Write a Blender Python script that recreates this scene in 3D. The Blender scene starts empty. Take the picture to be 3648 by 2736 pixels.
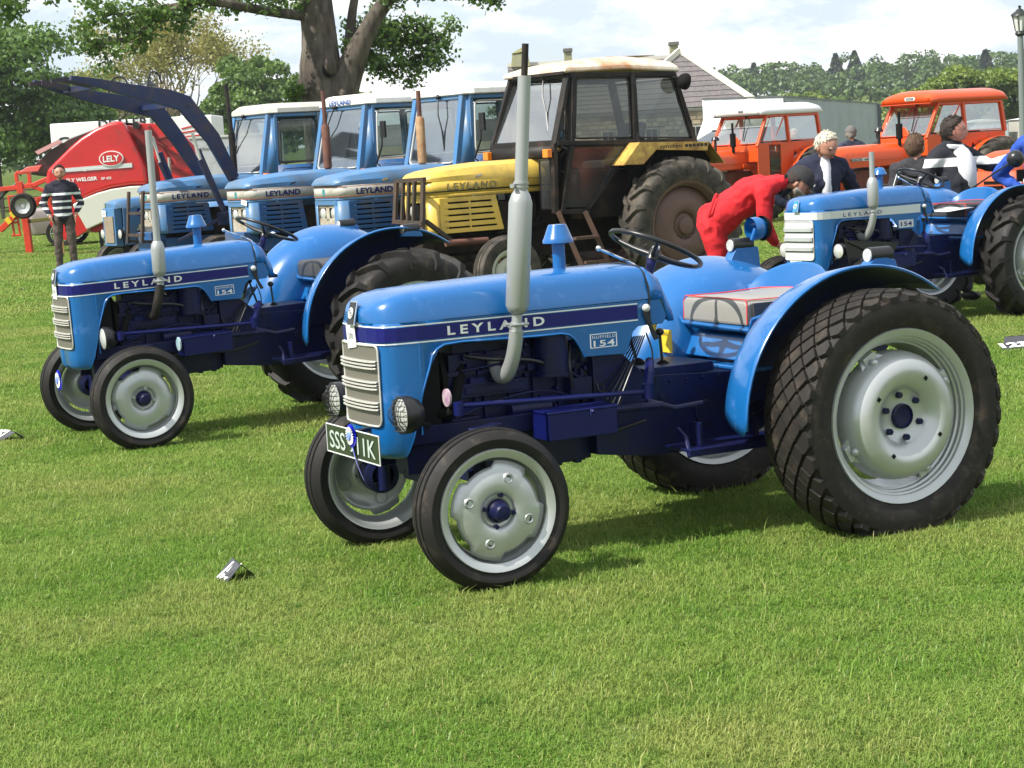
import bpy, bmesh, math, random
import numpy as np
from math import sin, cos, pi, radians, sqrt
from mathutils import Vector, Matrix
random.seed(7); np.random.seed(7)
sc = bpy.context.scene
C = sc.collection
# ------------------------------------------------------------ camera
PITCH, CAMH, ROLL, FPX = .119, 1.64, -.058, 1972.6
cam = bpy.data.cameras.new('camera'); camo = bpy.data.objects.new('camera', cam); C.objects.link(camo)
right = Vector((1, 0, 0)); down = Vector((0, -sin(PITCH), -cos(PITCH))); fw = Vector((0, cos(PITCH), -sin(PITCH)))
r2 = right * cos(ROLL) - down * sin(ROLL); d2 = right * sin(ROLL) + down * cos(ROLL)
m = Matrix((r2, -d2, -fw)).transposed().to_4x4(); m.translation = (0, 0, CAMH)
camo.matrix_world = m
cam.sensor_width = 36; cam.lens = 36 * FPX / 1024; cam.clip_end = 3000; cam.clip_start = .1
sc.camera = camo
# ------------------------------------------------------------ light
SUN_AZ = radians(207 + 1.5)        # direction towards the sun, in the ground plane (angle from +X)
SUN_EL = radians(50)
wd = bpy.data.worlds.new('World'); sc.world = wd; wd.use_nodes = True
nt = wd.node_tree; nt.nodes.clear()
def N(t, nt_, **kw):
    n = nt_.nodes.new(t)
    for k, v in kw.items():
        if k.startswith('i_'): n.inputs[k[2:].replace('_', ' ')].default_value = v
        else: setattr(n, k, v)
    return n
out = N('ShaderNodeOutputWorld', nt); bg1 = N('ShaderNodeBackground', nt); bg2 = N('ShaderNodeBackground', nt); mixw = N('ShaderNodeMixShader', nt)
sky = N('ShaderNodeTexSky', nt, sky_type='NISHITA', sun_disc=False, sun_elevation=SUN_EL, sun_rotation=(pi / 2 - SUN_AZ) % (2 * pi), altitude=50, air_density=1.0, dust_density=.6, ozone_density=1.2)
bg1.inputs[1].default_value = .11
nt.links.new(sky.outputs[0], bg1.inputs[0])
tc = N('ShaderNodeTexCoord', nt); mp = N('ShaderNodeMapping', nt); mp.inputs['Scale'].default_value = (1, 1, 2.6); mp.inputs['Location'].default_value = (.35, .1, .2)
nt.links.new(tc.outputs['Generated'], mp.inputs[0])
n1 = N('ShaderNodeTexNoise', nt); n1.inputs['Scale'].default_value = 9; n1.inputs['Detail'].default_value = 9; n1.inputs['Roughness'].default_value = .6; n1.inputs['Distortion'].default_value = .25
n2 = N('ShaderNodeTexNoise', nt); n2.inputs['Scale'].default_value = 17; n2.inputs['Detail'].default_value = 8; n2.inputs['Roughness'].default_value = .62
nt.links.new(mp.outputs[0], n1.inputs[0]); nt.links.new(mp.outputs[0], n2.inputs[0])
cr = N('ShaderNodeValToRGB', nt); e = cr.color_ramp.elements; e[0].position = .40; e[0].color = (.62, .62, .62, 1); e[1].position = .54; e[1].color = (1, 1, 1, 1)
nt.links.new(n1.outputs[0], cr.inputs[0])
cc = N('ShaderNodeValToRGB', nt); e = cc.color_ramp.elements; e[0].position = .40; e[0].color = (.66, .76, .86, 1); e[1].position = .57; e[1].color = (1.12, 1.12, 1.12, 1)
x = cc.color_ramp.elements.new(.48); x.color = (.80, .87, .95, 1)
nt.links.new(n2.outputs[0], cc.inputs[0]); nt.links.new(cc.outputs[0], bg2.inputs[0]); bg2.inputs[1].default_value = .84
nt.links.new(cr.outputs[0], mixw.inputs[0]); nt.links.new(bg1.outputs[0], mixw.inputs[1]); nt.links.new(bg2.outputs[0], mixw.inputs[2]); nt.links.new(mixw.outputs[0], out.inputs[0])
sl = bpy.data.lights.new('sun', 'SUN'); sl.energy = 5.0; sl.angle = radians(.55); sl.color = (1, .955, .88)
so = bpy.data.objects.new('sun', sl); C.objects.link(so)
sd = Vector((cos(SUN_AZ) * cos(SUN_EL), sin(SUN_AZ) * cos(SUN_EL), sin(SUN_EL)))
so.rotation_euler = (-sd).to_track_quat('-Z', 'Y').to_euler(); so.location = sd * 50
sc.view_settings.view_transform = 'Standard'; sc.view_settings.look = 'None'; sc.view_settings.gamma = 1; sc.view_settings.exposure = .52
sc.view_settings.use_curve_mapping = False
# ------------------------------------------------------------ materials
MATS = {}
def mat(name, col, rough=.5, metal=0, col2=None, ns=3., na=.5, bump=0, bs=60, coat=0, dirt=None, da=.35, ds=5, spec=.5, rv=0, detail=4, stretch=None, trans=0, alpha=1, emit=0):
    if name in MATS: return MATS[name]
    m = bpy.data.materials.new(name); m.use_nodes = True; nt = m.node_tree; b = nt.nodes['Principled BSDF']; L = nt.links.new
    tc = N('ShaderNodeTexCoord', nt); co = tc.outputs['Object']
    if stretch:
        mp = N('ShaderNodeMapping', nt); mp.inputs['Scale'].default_value = stretch; L(co, mp.inputs[0]); co = mp.outputs[0]
    b.inputs['Base Color'].default_value = (*col, 1); src = None
    def noise(s, d=detail, r=.6):
        n = N('ShaderNodeTexNoise', nt); n.inputs['Scale'].default_value = s; n.inputs['Detail'].default_value = d; n.inputs['Roughness'].default_value = r; L(co, n.inputs[0]); return n
    def ramp(s, a, c):
        r = N('ShaderNodeMapRange', nt); r.inputs[1].default_value = a; r.inputs[2].default_value = c; L(s, r.inputs[0]); return r.outputs[0]
    def mix(f, A, B):
        x = N('ShaderNodeMix', nt, data_type='RGBA'); L(f, x.inputs[0])
        if A is None: x.inputs[6].default_value = (*col, 1)
        else: L(A, x.inputs[6])
        x.inputs[7].default_value = (*B, 1); return x.outputs[2]
    if col2:
        src = mix(ramp(noise(ns).outputs[0], .5 - na / 2, .5 + na / 2), None, col2)
    if dirt:
        n = noise(ds, 8, .7); src = mix(ramp(n.outputs[0], .62 - da * .4, .72), src, dirt)
    if src: L(src, b.inputs['Base Color'])
    b.inputs['Roughness'].default_value = rough
    if rv:
        n = noise(ns * 2.3, 5); r = N('ShaderNodeMapRange', nt); r.inputs[1].default_value = .3; r.inputs[2].default_value = .7; r.inputs[3].default_value = rough - rv; r.inputs[4].default_value = rough + rv
        L(n.outputs[0], r.inputs[0]); L(r.outputs[0], b.inputs['Roughness'])
    b.inputs['Metallic'].default_value = metal; b.inputs['Specular IOR Level'].default_value = spec
    if coat: b.inputs['Coat Weight'].default_value = coat; b.inputs['Coat Roughness'].default_value = .06
    if bump:
        n = noise(bs, 5, .7); bp = N('ShaderNodeBump', nt); bp.inputs['Strength'].default_value = bump; bp.inputs['Distance'].default_value = .01; L(n.outputs[0], bp.inputs['Height']); L(bp.outputs[0], b.inputs['Normal'])
    if trans: b.inputs['Transmission Weight'].default_value = trans; b.inputs['IOR'].default_value = 1.45
    if emit: b.inputs['Emission Color'].default_value = (*col, 1); b.inputs['Emission Strength'].default_value = emit
    MATS[name] = m; return m
def glassmat(name, tint, a=.3, rough=.05):
    m = bpy.data.materials.new(name); m.use_nodes = True; nt = m.node_tree; nt.nodes.clear(); L = nt.links.new
    o = N('ShaderNodeOutputMaterial', nt); t = N('ShaderNodeBsdfTransparent', nt); g = N('ShaderNodeBsdfGlossy', nt); d = N('ShaderNodeBsdfDiffuse', nt); x = N('ShaderNodeMixShader', nt); y = N('ShaderNodeMixShader', nt)
    t.inputs[0].default_value = (*tint, 1); g.inputs[1].default_value = rough; d.inputs[0].default_value = (.35, .38, .38, 1)
    f = N('ShaderNodeFresnel', nt); f.inputs[0].default_value = 1.55; mr = N('ShaderNodeMath', nt, operation='MULTIPLY_ADD'); mr.inputs[1].default_value = .45; mr.inputs[2].default_value = a; L(f.outputs[0], mr.inputs[0])
    tc = N('ShaderNodeTexCoord', nt); n = N('ShaderNodeTexNoise', nt); n.inputs['Scale'].default_value = 3; n.inputs['Detail'].default_value = 6; L(tc.outputs['Object'], n.inputs[0])
    mm = N('ShaderNodeMath', nt, operation='MULTIPLY'); mm.inputs[1].default_value = .16; L(n.outputs[0], mm.inputs[0])
    L(mm.outputs[0], y.inputs[0]); L(t.outputs[0], y.inputs[1]); L(d.outputs[0], y.inputs[2])
    L(mr.outputs[0], x.inputs[0]); L(y.outputs[0], x.inputs[1]); L(g.outputs[0], x.inputs[2]); L(x.outputs[0], o.inputs[0])
    return m
def leafmat(name, c1, c2, c3=None, tr=.35, ns=.35):
    m = bpy.data.materials.new(name); m.use_nodes = True; nt = m.node_tree; nt.nodes.clear(); L = nt.links.new
    o = N('ShaderNodeOutputMaterial', nt); d = N('ShaderNodeBsdfDiffuse', nt); t = N('ShaderNodeBsdfTranslucent', nt); g = N('ShaderNodeBsdfGlossy', nt); x = N('ShaderNodeMixShader', nt); y = N('ShaderNodeMixShader', nt)
    ge = N('ShaderNodeNewGeometry', nt); r = N('ShaderNodeValToRGB', nt); e = r.color_ramp.elements; e[0].color = (*c1, 1); e[1].color = (*c2, 1)
    n = N('ShaderNodeTexNoise', nt); n.inputs['Scale'].default_value = ns; n.inputs['Detail'].default_value = 3
    tc = N('ShaderNodeTexCoord', nt); L(tc.outputs['Object'], n.inputs[0])
    a = N('ShaderNodeMath', nt, operation='ADD'); b = N('ShaderNodeMath', nt, operation='MULTIPLY_ADD'); b.inputs[1].default_value = .55; L(ge.outputs['Random Per Island'], b.inputs[0])
    s = N('ShaderNodeMath', nt, operation='MULTIPLY_ADD'); s.inputs[1].default_value = 1.6; s.inputs[2].default_value = -.58; L(n.outputs[0], s.inputs[0]); L(s.outputs[0], b.inputs[2])
    L(b.outputs[0], r.inputs[0])
    if c3: z = e.new(.85) if False else r.color_ramp.elements.new(.93); z.color = (*c2, 1); r.color_ramp.elements[-1].color = (*c3, 1)
    L(r.outputs[0], d.inputs[0]); L(r.outputs[0], t.inputs[0]); g.inputs[1].default_value = .45; g.inputs[0].default_value = (.9, .95, .9, 1)
    x.inputs[0].default_value = tr; L(d.outputs[0], x.inputs[1]); L(t.outputs[0], x.inputs[2]); y.inputs[0].default_value = .04; L(x.outputs[0], y.inputs[1]); L(g.outputs[0], y.inputs[2]); L(y.outputs[0], o.inputs[0])
    return m
BLUE = mat('blue_paint', (.006, .108, .335), .27, col2=(.008, .12, .36), ns=2, coat=.45, bump=.015, bs=25, dirt=(.05, .17, .45), da=.1, ds=9)
CABBLUE = mat('weathered_blue_paint', (.040, .165, .38), .45, col2=(.07, .21, .43), ns=2, coat=.12, dirt=(.12, .16, .2), da=.5, ds=3, bump=.03)
CABDARK = mat('dark_blue_panel', (.014, .08, .24), .5, col2=(.02, .1, .28), ns=3, dirt=(.1, .1, .1), da=.4, ds=4, bump=.03)
RUST = mat('rust', (.10, .042, .03), .8, col2=(.17, .07, .045), ns=8, dirt=(.07, .03, .02), bump=.3, bs=90)
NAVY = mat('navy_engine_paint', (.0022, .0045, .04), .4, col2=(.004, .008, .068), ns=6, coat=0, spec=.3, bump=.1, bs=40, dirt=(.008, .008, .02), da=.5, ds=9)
BOXNAVY = mat('navy_box_paint', (.003, .006, .075), .4, spec=.3, bump=.04, bs=20)
STRIPE = mat('navy_stripe', (.008, .009, .13), .35, coat=.08, spec=.3)
SILV = mat('silver_paint', (.36, .375, .37), .42, .45, col2=(.40, .415, .41), ns=5, bump=.03, bs=50)
RIMS = mat('rim_silver', (.47, .49, .49), .34, .5, col2=(.52, .54, .53), ns=5, bump=.02, bs=30, rv=.06)
ALU = mat('aluminium_trim', (.62, .61, .56), .4, .3, bump=.05, bs=150)
SILVTRIM = mat('silver_stripe_paint', (.6, .62, .62), .4, .15)
WHITEP = mat('white_lettering', (.74, .76, .74), .4)
RUB = mat('tyre_rubber', (.013, .012, .012), .6, col2=(.022, .020, .018), ns=6, dirt=(.07, .055, .04), da=.15, ds=11, bump=.12, bs=120, rv=.08, spec=.25)
RUBT = mat('turf_tyre_rubber', (.017, .015, .014), .65, col2=(.028, .024, .020), ns=9, dirt=(.07, .055, .04), da=.25, ds=13, bump=.15, bs=110, rv=.08, spec=.25)
RUBD = mat('dusty_tyre_rubber', (.028, .026, .023), .7, col2=(.05, .045, .038), ns=5, dirt=(.13, .11, .085), da=.5, ds=7, bump=.15, bs=90, rv=.08, spec=.25)
BLK = mat('black_plastic', (.012, .012, .013), .35)
BLKM = mat('matt_black', (.008, .008, .008), .8, bump=.05, spec=.15)
CHROME = mat('chrome', (.75, .75, .75), .12, 1)
GRILM = mat('grille_mesh', (.17, .16, .13), .55, .3)
SEATG = mat('grey_seat_vinyl', (.27, .26, .24), .45, bump=.06, bs=40)
SEATD = mat('dark_seat_vinyl', (.05, .05, .055), .5, bump=.08, bs=40)
PIPING = mat('red_piping', (.7, .04, .03), .5)
YEL = mat('yellow_paint', (.68, .45, .06), .45, col2=(.72, .50, .10), ns=2, coat=.1, dirt=(.42, .28, .07), da=.4, ds=4, bump=.03)
YELR = mat('yellow_paint_rusting', (.80, .58, .14), .55, col2=(.74, .46, .08), ns=4, dirt=(.20, .07, .02), da=.85, ds=7, bump=.1)
WROOF = mat('white_roof_paint', (.74, .74, .70), .5, col2=(.68, .68, .62), ns=2, dirt=(.4, .38, .3), da=.35, ds=3)
WROOFR = mat('white_roof_rusting', (.78, .75, .62), .55, dirt=(.42, .15, .035), da=.75, ds=2.6, stretch=(1.2, 1, 1))
ORG = mat('orange_paint', (.66, .075, .006), .35, col2=(.66, .07, .006), ns=2, coat=.25, dirt=(.4, .08, .02), da=.15, ds=5)
ORG2 = mat('dull_orange_paint', (.50, .075, .02), .5, col2=(.56, .1, .03), ns=3, dirt=(.2, .06, .03), da=.4, ds=4)
RED = mat('baler_red', (.56, .012, .010), .3, col2=(.50, .012, .012), ns=1.5, coat=.35, dirt=(.3, .03, .02), da=.2, ds=3)
REDO = mat('implement_red', (.66, .045, .015), .4, coat=.1, dirt=(.35, .05, .02), da=.3)
CREAM = mat('cream_panel', (.58, .58, .50), .4, coat=.2)
DKFR = mat('black_cab_frame', (.012, .011, .010), .55, col2=(.022, .02, .018), ns=3, dirt=(.06, .04, .03), da=.3, ds=5, spec=.25)
BRNR = mat('dull_brown_rim', (.13, .075, .055), .6, col2=(.17, .10, .08), ns=4, dirt=(.09, .06, .05), bump=.1)
CREAMR = mat('cream_rim', (.5, .5, .42), .5)
LENS = mat('lamp_lens', (.75, .76, .72), .12, .3, col2=(.5, .5, .45), ns=40, bump=.4, bs=60, spec=.8)
AMB = mat('amber_lens', (.85, .22, .01), .25, spec=.7)
DIRTYM = mat('greasy_underbody', (.008, .007, .006), .8, col2=(.018, .014, .011), ns=5, dirt=(.045, .028, .018), da=.4, bump=.2, spec=.2)
GLASS = glassmat('cab_glass', (.60, .68, .66), .03)
GLASSC = glassmat('clear_glass', (.80, .86, .84), .02)
GLASSD = glassmat('dark_glass', (.40, .42, .36), .03)
# ------------------------------------------------------------ mesh builder
def frame(p0, p1):
    z = (Vector(p1) - Vector(p0)).normalized(); a = Vector((0, 0, 1)) if abs(z.z) < .95 else Vector((1, 0, 0))
    x = a.cross(z).normalized(); return x, z.cross(x), z
class M:
    def __init__(s): s.v = []; s.f = []; s.T = Matrix()
    def add(s, vs, fs):
        b = len(s.v); s.v += [tuple(s.T @ Vector(v)) for v in vs]; s.f += [tuple(b + i for i in f) for f in fs]; return s
    def box(s, c, d, rot=None):
        hx, hy, hz = d[0] / 2, d[1] / 2, d[2] / 2
        vs = [Vector((x, y, z)) for x in (-hx, hx) for y in (-hy, hy) for z in (-hz, hz)]
        if rot: R = Matrix.Rotation(rot[1], 3, rot[0]); vs = [R @ v for v in vs]
        c = Vector(c); vs = [v + c for v in vs]
        return s.add(vs, [(0, 1, 3, 2), (4, 6, 7, 5), (0, 4, 5, 1), (2, 3, 7, 6), (0, 2, 6, 4), (1, 5, 7, 3)])
    def rings(s, rs, cap=True, close=False):
        n = len(rs[0]); vs = [p for r in rs for p in r]; fs = []
        k = len(rs)
        for i in range(k if close else k - 1):
            for j in range(n):
                fs.append((i * n + j, i * n + (j + 1) % n, ((i + 1) % k) * n + (j + 1) % n, ((i + 1) % k) * n + j))
        if cap and not close: fs += [tuple(range(n))[::-1], tuple((k - 1) * n + j for j in range(n))]
        return s.add(vs, fs)
    def sheet(s, rs):
        n = len(rs[0]); vs = [p for r in rs for p in r]
        return s.add(vs, [(i * n + j, i * n + j + 1, (i + 1) * n + j + 1, (i + 1) * n + j) for i in range(len(rs) - 1) for j in range(n - 1)])
    def cyl(s, p0, p1, r0, r1=None, n=14):
        r1 = r0 if r1 is None else r1; x, y, z = frame(p0, p1)
        return s.rings([[Vector(p) + (x * cos(2 * pi * i / n) + y * sin(2 * pi * i / n)) * r for i in range(n)] for p, r in ((p0, r0), (p1, r1))])
    def tube(s, pts, r, n=10, close=False, sub=0):
        pts = [Vector(p) for p in pts]
        rr = list(r) if isinstance(r, (list, tuple)) else [r] * len(pts)
        for _ in range(sub):
            q = []; qr = []; m_ = len(pts)
            for i in range(m_ - 1):
                q += [pts[i] * .75 + pts[i + 1] * .25, pts[i] * .25 + pts[i + 1] * .75]; qr += [rr[i] * .75 + rr[i + 1] * .25, rr[i] * .25 + rr[i + 1] * .75]
            pts = [pts[0]] + q[1:-1] + [pts[-1]]; rr = [rr[0]] + qr[1:-1] + [rr[-1]]
        rs = []; k = len(pts); xprev = None
        for i in range(k):
            a = pts[(i - 1) % k] if close or i else pts[0]; b = pts[(i + 1) % k] if close or i < k - 1 else pts[-1]
            z = (b - a).normalized()
            if xprev is None: x, y, _ = frame((0, 0, 0), z)
            else: x = (xprev - z * xprev.dot(z)).normalized(); y = z.cross(x)
            xprev = x
            rs.append([pts[i] + (x * cos(2 * pi * j / n) + y * sin(2 * pi * j / n)) * rr[i] for j in range(n)])
        return s.rings(rs, True, close)
    def lathe(s, prof, n=32, axis='y', c=(0, 0, 0), close=False, a0=0, a1=2 * pi):
        # prof: (axial, radius)
        full = abs(a1 - a0 - 2 * pi) < 1e-6; rs = []
        for a, r in prof:
            ring = []
            for i in range(n if full else n + 1):
                t = a0 + (a1 - a0) * i / n; u, w = r * cos(t), r * sin(t)
                p = (u, a, w) if axis == 'y' else ((w, u, a) if axis == 'z' else (a, u, w))
                ring.append(Vector(p) + Vector(c))
            rs.append(ring)
        if full:
            if close: return s.rings(rs, False, True)
            return s.rings(rs, prof[0][1] > 1e-4 and prof[-1][1] > 1e-4 and False)
        return s.sheet(rs)
    def prism(s, poly, a, b, ax='y'):
        def P(u, v, w): return (u, w, v) if ax == 'y' else ((w, u, v) if ax == 'x' else (u, v, w))
        n = len(poly); vs = [P(u, v, a) for u, v in poly] + [P(u, v, b) for u, v in poly]
        return s.add(vs, [tuple(range(n)), tuple(range(n, 2 * n))[::-1]] + [(i, (i + 1) % n, n + (i + 1) % n, n + i) for i in range(n)])
    def ell(s, c, r, n=12, k=8, squash=None):
        rs = []; r = (r, r, r) if not isinstance(r, (tuple, list)) else r
        for i in range(1, k):
            a = pi * i / k; rs.append([(c[0] + r[0] * sin(a) * cos(2 * pi * j / n), c[1] + r[1] * sin(a) * sin(2 * pi * j / n), c[2] + r[2] * cos(a)) for j in range(n)])
        b = len(s.v); s.rings(rs, False); t = len(s.v)
        s.v += [tuple(s.T @ Vector((c[0], c[1], c[2] + r[2]))), tuple(s.T @ Vector((c[0], c[1], c[2] - r[2])))]
        s.f += [(b + (j + 1) % n, b + j, t) for j in range(n)] + [(b + (k - 2) * n + j, b + (k - 2) * n + (j + 1) % n, t + 1) for j in range(n)]
        return s
    def quad(s, *p): return s.add(list(p), [tuple(range(len(p)))])
    def build(s, name, m, parent=None, ang=35, bevel=0, loc=None, flat=False, recalc=True, mats=None, solid=0):
        me = bpy.data.meshes.new(name); me.from_pydata(s.v, [], s.f); me.materials.append(m)
        if mats:
            for q in mats: me.materials.append(q)
        if recalc:
            bm = bmesh.new(); bm.from_mesh(me); bmesh.ops.recalc_face_normals(bm, faces=bm.faces); bm.to_mesh(me); bm.free()
        if not flat:
            me.shade_smooth(); me.set_sharp_from_angle(angle=radians(ang))
        o = bpy.data.objects.new(name, me); C.objects.link(o)
        if parent: o.parent = parent
        if loc: o.location = loc
        if solid:
            d = o.modifiers.new('s', 'SOLIDIFY'); d.thickness = solid; d.offset = 0
        if bevel:
            d = o.modifiers.new('b', 'BEVEL'); d.width = bevel; d.segments = 2; d.limit_method = 'ANGLE'; d.angle_limit = radians(38); d.harden_normals = True
        return o
def tag(o, label=None, cat=None, group=None, kind=None):
    if label: o['label'] = label
    if cat: o['category'] = cat
    if group: o['group'] = group
    if kind: o['kind'] = kind
    return o
def empty(name, loc=(0, 0, 0), rz=0, parent=None):
    o = bpy.data.objects.new(name, None); C.objects.link(o); o.location = loc; o.rotation_euler = (0, 0, rz); o.empty_display_size = .2
    if parent: o.parent = parent
    return o
def copy_tree(o, parent=None, loc=None, rz=None):
    c = o.copy(); C.objects.link(c); c.parent = parent
    if loc is not None: c.location = loc
    if rz is not None: c.rotation_euler = (0, 0, rz)
    for ch in o.children: copy_tree(ch, c)
    return c
TXT = {}
def text(s, size, m, parent, loc, X, Y, ext=.002, xs=1.0, bold=0.0, sp=1.0, center=False, name='lettering', width=None):
    key = (s, ext, bold, sp)
    if key not in TXT:
        cu = bpy.data.curves.new('t', 'FONT'); cu.body = s; cu.size = 1; cu.extrude = 0; cu.offset = bold; cu.space_character = sp; cu.resolution_u = 3
        o = bpy.data.objects.new('t', cu); C.objects.link(o); bpy.context.view_layer.update()
        me = bpy.data.meshes.new_from_object(o.evaluated_get(bpy.context.evaluated_depsgraph_get())); bpy.data.objects.remove(o)
        co = [v.co.copy() for v in me.vertices]; TXT[key] = (co, [tuple(p.vertices) for p in me.polygons])
    co, fs = TXT[key]
    x0 = min(c.x for c in co); x1 = max(c.x for c in co)
    X = Vector(X).normalized(); Y = Vector(Y).normalized(); Z = X.cross(Y)
    if width: xs = width / ((x1 - x0) * size)
    ox = (x0 + x1) / 2 if center else x0
    q = M(); L = Vector(loc); vs = [L + X * (c.x - ox) * size * xs + Y * c.y * size + Z * ext for c in co]
    q.v = [tuple(v) for v in vs]; q.f = fs
    return q.build(name, m, parent, flat=True, recalc=False)
def quads(name, cen, size, mats_, parent=None, nrm=None, nb=.5, asp=1.6, seed=0):
    # many leaf-sized faces in one mesh
    rs = np.random.RandomState(seed); n = len(cen); cen = np.asarray(cen, float)
    r = rs.normal(size=(n, 3)); r /= np.linalg.norm(r, axis=1)[:, None]
    if nrm is not None: r = r * (1 - nb) + nrm * nb; r /= np.linalg.norm(r, axis=1)[:, None] + 1e-9
    a = rs.normal(size=(n, 3)); u = np.cross(r, a); u /= np.linalg.norm(u, axis=1)[:, None] + 1e-9; w = np.cross(r, u)
    sz = (size * rs.uniform(.6, 1.35, n))[:, None] if np.isscalar(size) else size[:, None]
    v = np.stack([cen - u * sz * .5 * asp, cen - w * sz * .42 + r * sz * .12, cen + u * sz * .5 * asp, cen + w * sz * .42 + r * sz * .12], 1).reshape(-1, 3)
    me = bpy.data.meshes.new(name); me.vertices.add(4 * n); me.loops.add(4 * n); me.polygons.add(n)
    me.vertices.foreach_set('co', v.astype(np.float32).ravel()); me.loops.foreach_set('vertex_index', np.arange(4 * n, dtype=np.int32))
    me.polygons.foreach_set('loop_start', np.arange(0, 4 * n, 4, dtype=np.int32)); me.update(calc_edges=True); me.materials.append(mats_)
    o = bpy.data.objects.new(name, me); C.objects.link(o)
    if parent: o.parent = parent
    return o
# ------------------------------------------------------------ setting: ground, hill, grass
def hgt(x, y):
    a = max(0, min(1, (y - 70) / 120)); b = max(0, min(1, (y - 260) / 240))
    left = max(0, min(1, (-x - 8) / 30))
    return a * a * (3 - 2 * a) * (.5 + 1.1 * left) + b * b * (3 - 2 * b) * (10.5 if x > 0 else 3)
gm = M(); xs = [-900, -500, -300, -200, -140, -100, -70, -50, -35, -25, -15, -8, 0, 8, 15, 25, 35, 50, 70, 100, 140, 200, 300, 500, 900]
ys = [-60, 0, 8, 16, 30, 50, 70, 80, 90, 100, 115, 130, 150, 170, 190, 230, 270, 300, 340, 380, 420, 460, 500, 600, 900, 1500]
gm.sheet([[(x, y, hgt(x, y)) for x in xs] for y in ys])
def grassmat(name, ground):
    m = bpy.data.materials.new(name); m.use_nodes = True; nt = m.node_tree; nt.nodes.clear(); L = nt.links.new
    o = N('ShaderNodeOutputMaterial', nt); d = N('ShaderNodeBsdfDiffuse', nt); t = N('ShaderNodeBsdfTranslucent', nt); x = N('ShaderNodeMixShader', nt)
    ge = N('ShaderNodeNewGeometry', nt); mp = N('ShaderNodeMapping', nt); L(ge.outputs['Position'], mp.inputs[0]); mp.inputs['Scale'].default_value = (1, 1, 0)
    def noise(s, d_=3, r=.55):
        n = N('ShaderNodeTexNoise', nt); n.inputs['Scale'].default_value = s; n.inputs['Detail'].default_value = d_; n.inputs['Roughness'].default_value = r; L(mp.outputs[0], n.inputs[0]); return n.outputs[0]
    def mixc(f, A, B, lo=.4, hi=.6):
        mr = N('ShaderNodeMapRange', nt); mr.inputs[1].default_value = lo; mr.inputs[2].default_value = hi; L(f, mr.inputs[0])
        q = N('ShaderNodeMix', nt, data_type='RGBA'); L(mr.outputs[0], q.inputs[0])
        for s_, c in ((6, A), (7, B)):
            if isinstance(c, tuple): q.inputs[s_].default_value = (*c, 1)
            else: L(c, q.inputs[s_])
        return q.outputs[2]
    col = mixc(noise(1.6), (.185, .325, .046), (.268, .385, .076))
    col = mixc(noise(.55, 4, .65), col, (.38, .42, .12), .46, .66)
    col = mixc(noise(5.5, 4), col, (.12, .24, .035), .56, .74)
    if ground:
        col = mixc(noise(28, 5), col, (.06, .10, .016), .30, .62)
        col = mixc(noise(160, 4), col, (.17, .18, .05), .48, .72)
        hs = N('ShaderNodeHueSaturation', nt); hs.inputs['Value'].default_value = .62; hs.inputs['Saturation'].default_value = .92; L(col, hs.inputs['Color']); col = hs.outputs[0]
    else:
        oi = ge.outputs['Random Per Island']
        col = mixc(oi, col, (.42, .42, .15), .90, .97)
        col = mixc(oi, (.07, .15, .024), col, .0, .40)
    L(col, d.inputs[0]); L(col, t.inputs[0]); x.inputs[0].default_value = 0 if ground else .38
    L(d.outputs[0], x.inputs[1]); L(t.outputs[0], x.inputs[2])
    if not ground:
        g = N('ShaderNodeBsdfGlossy', nt); g.inputs[1].default_value = .4; y = N('ShaderNodeMixShader', nt); y.inputs[0].default_value = .018; L(x.outputs[0], y.inputs[1]); L(g.outputs[0], y.inputs[2]); L(y.outputs[0], o.inputs[0])
    else: L(x.outputs[0], o.inputs[0])
    return m
GR = grassmat('lawn_ground', True); GB = grassmat('grass_blades', False)
tag(gm.build('lawn', GR, ang=80), kind='structure')
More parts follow.
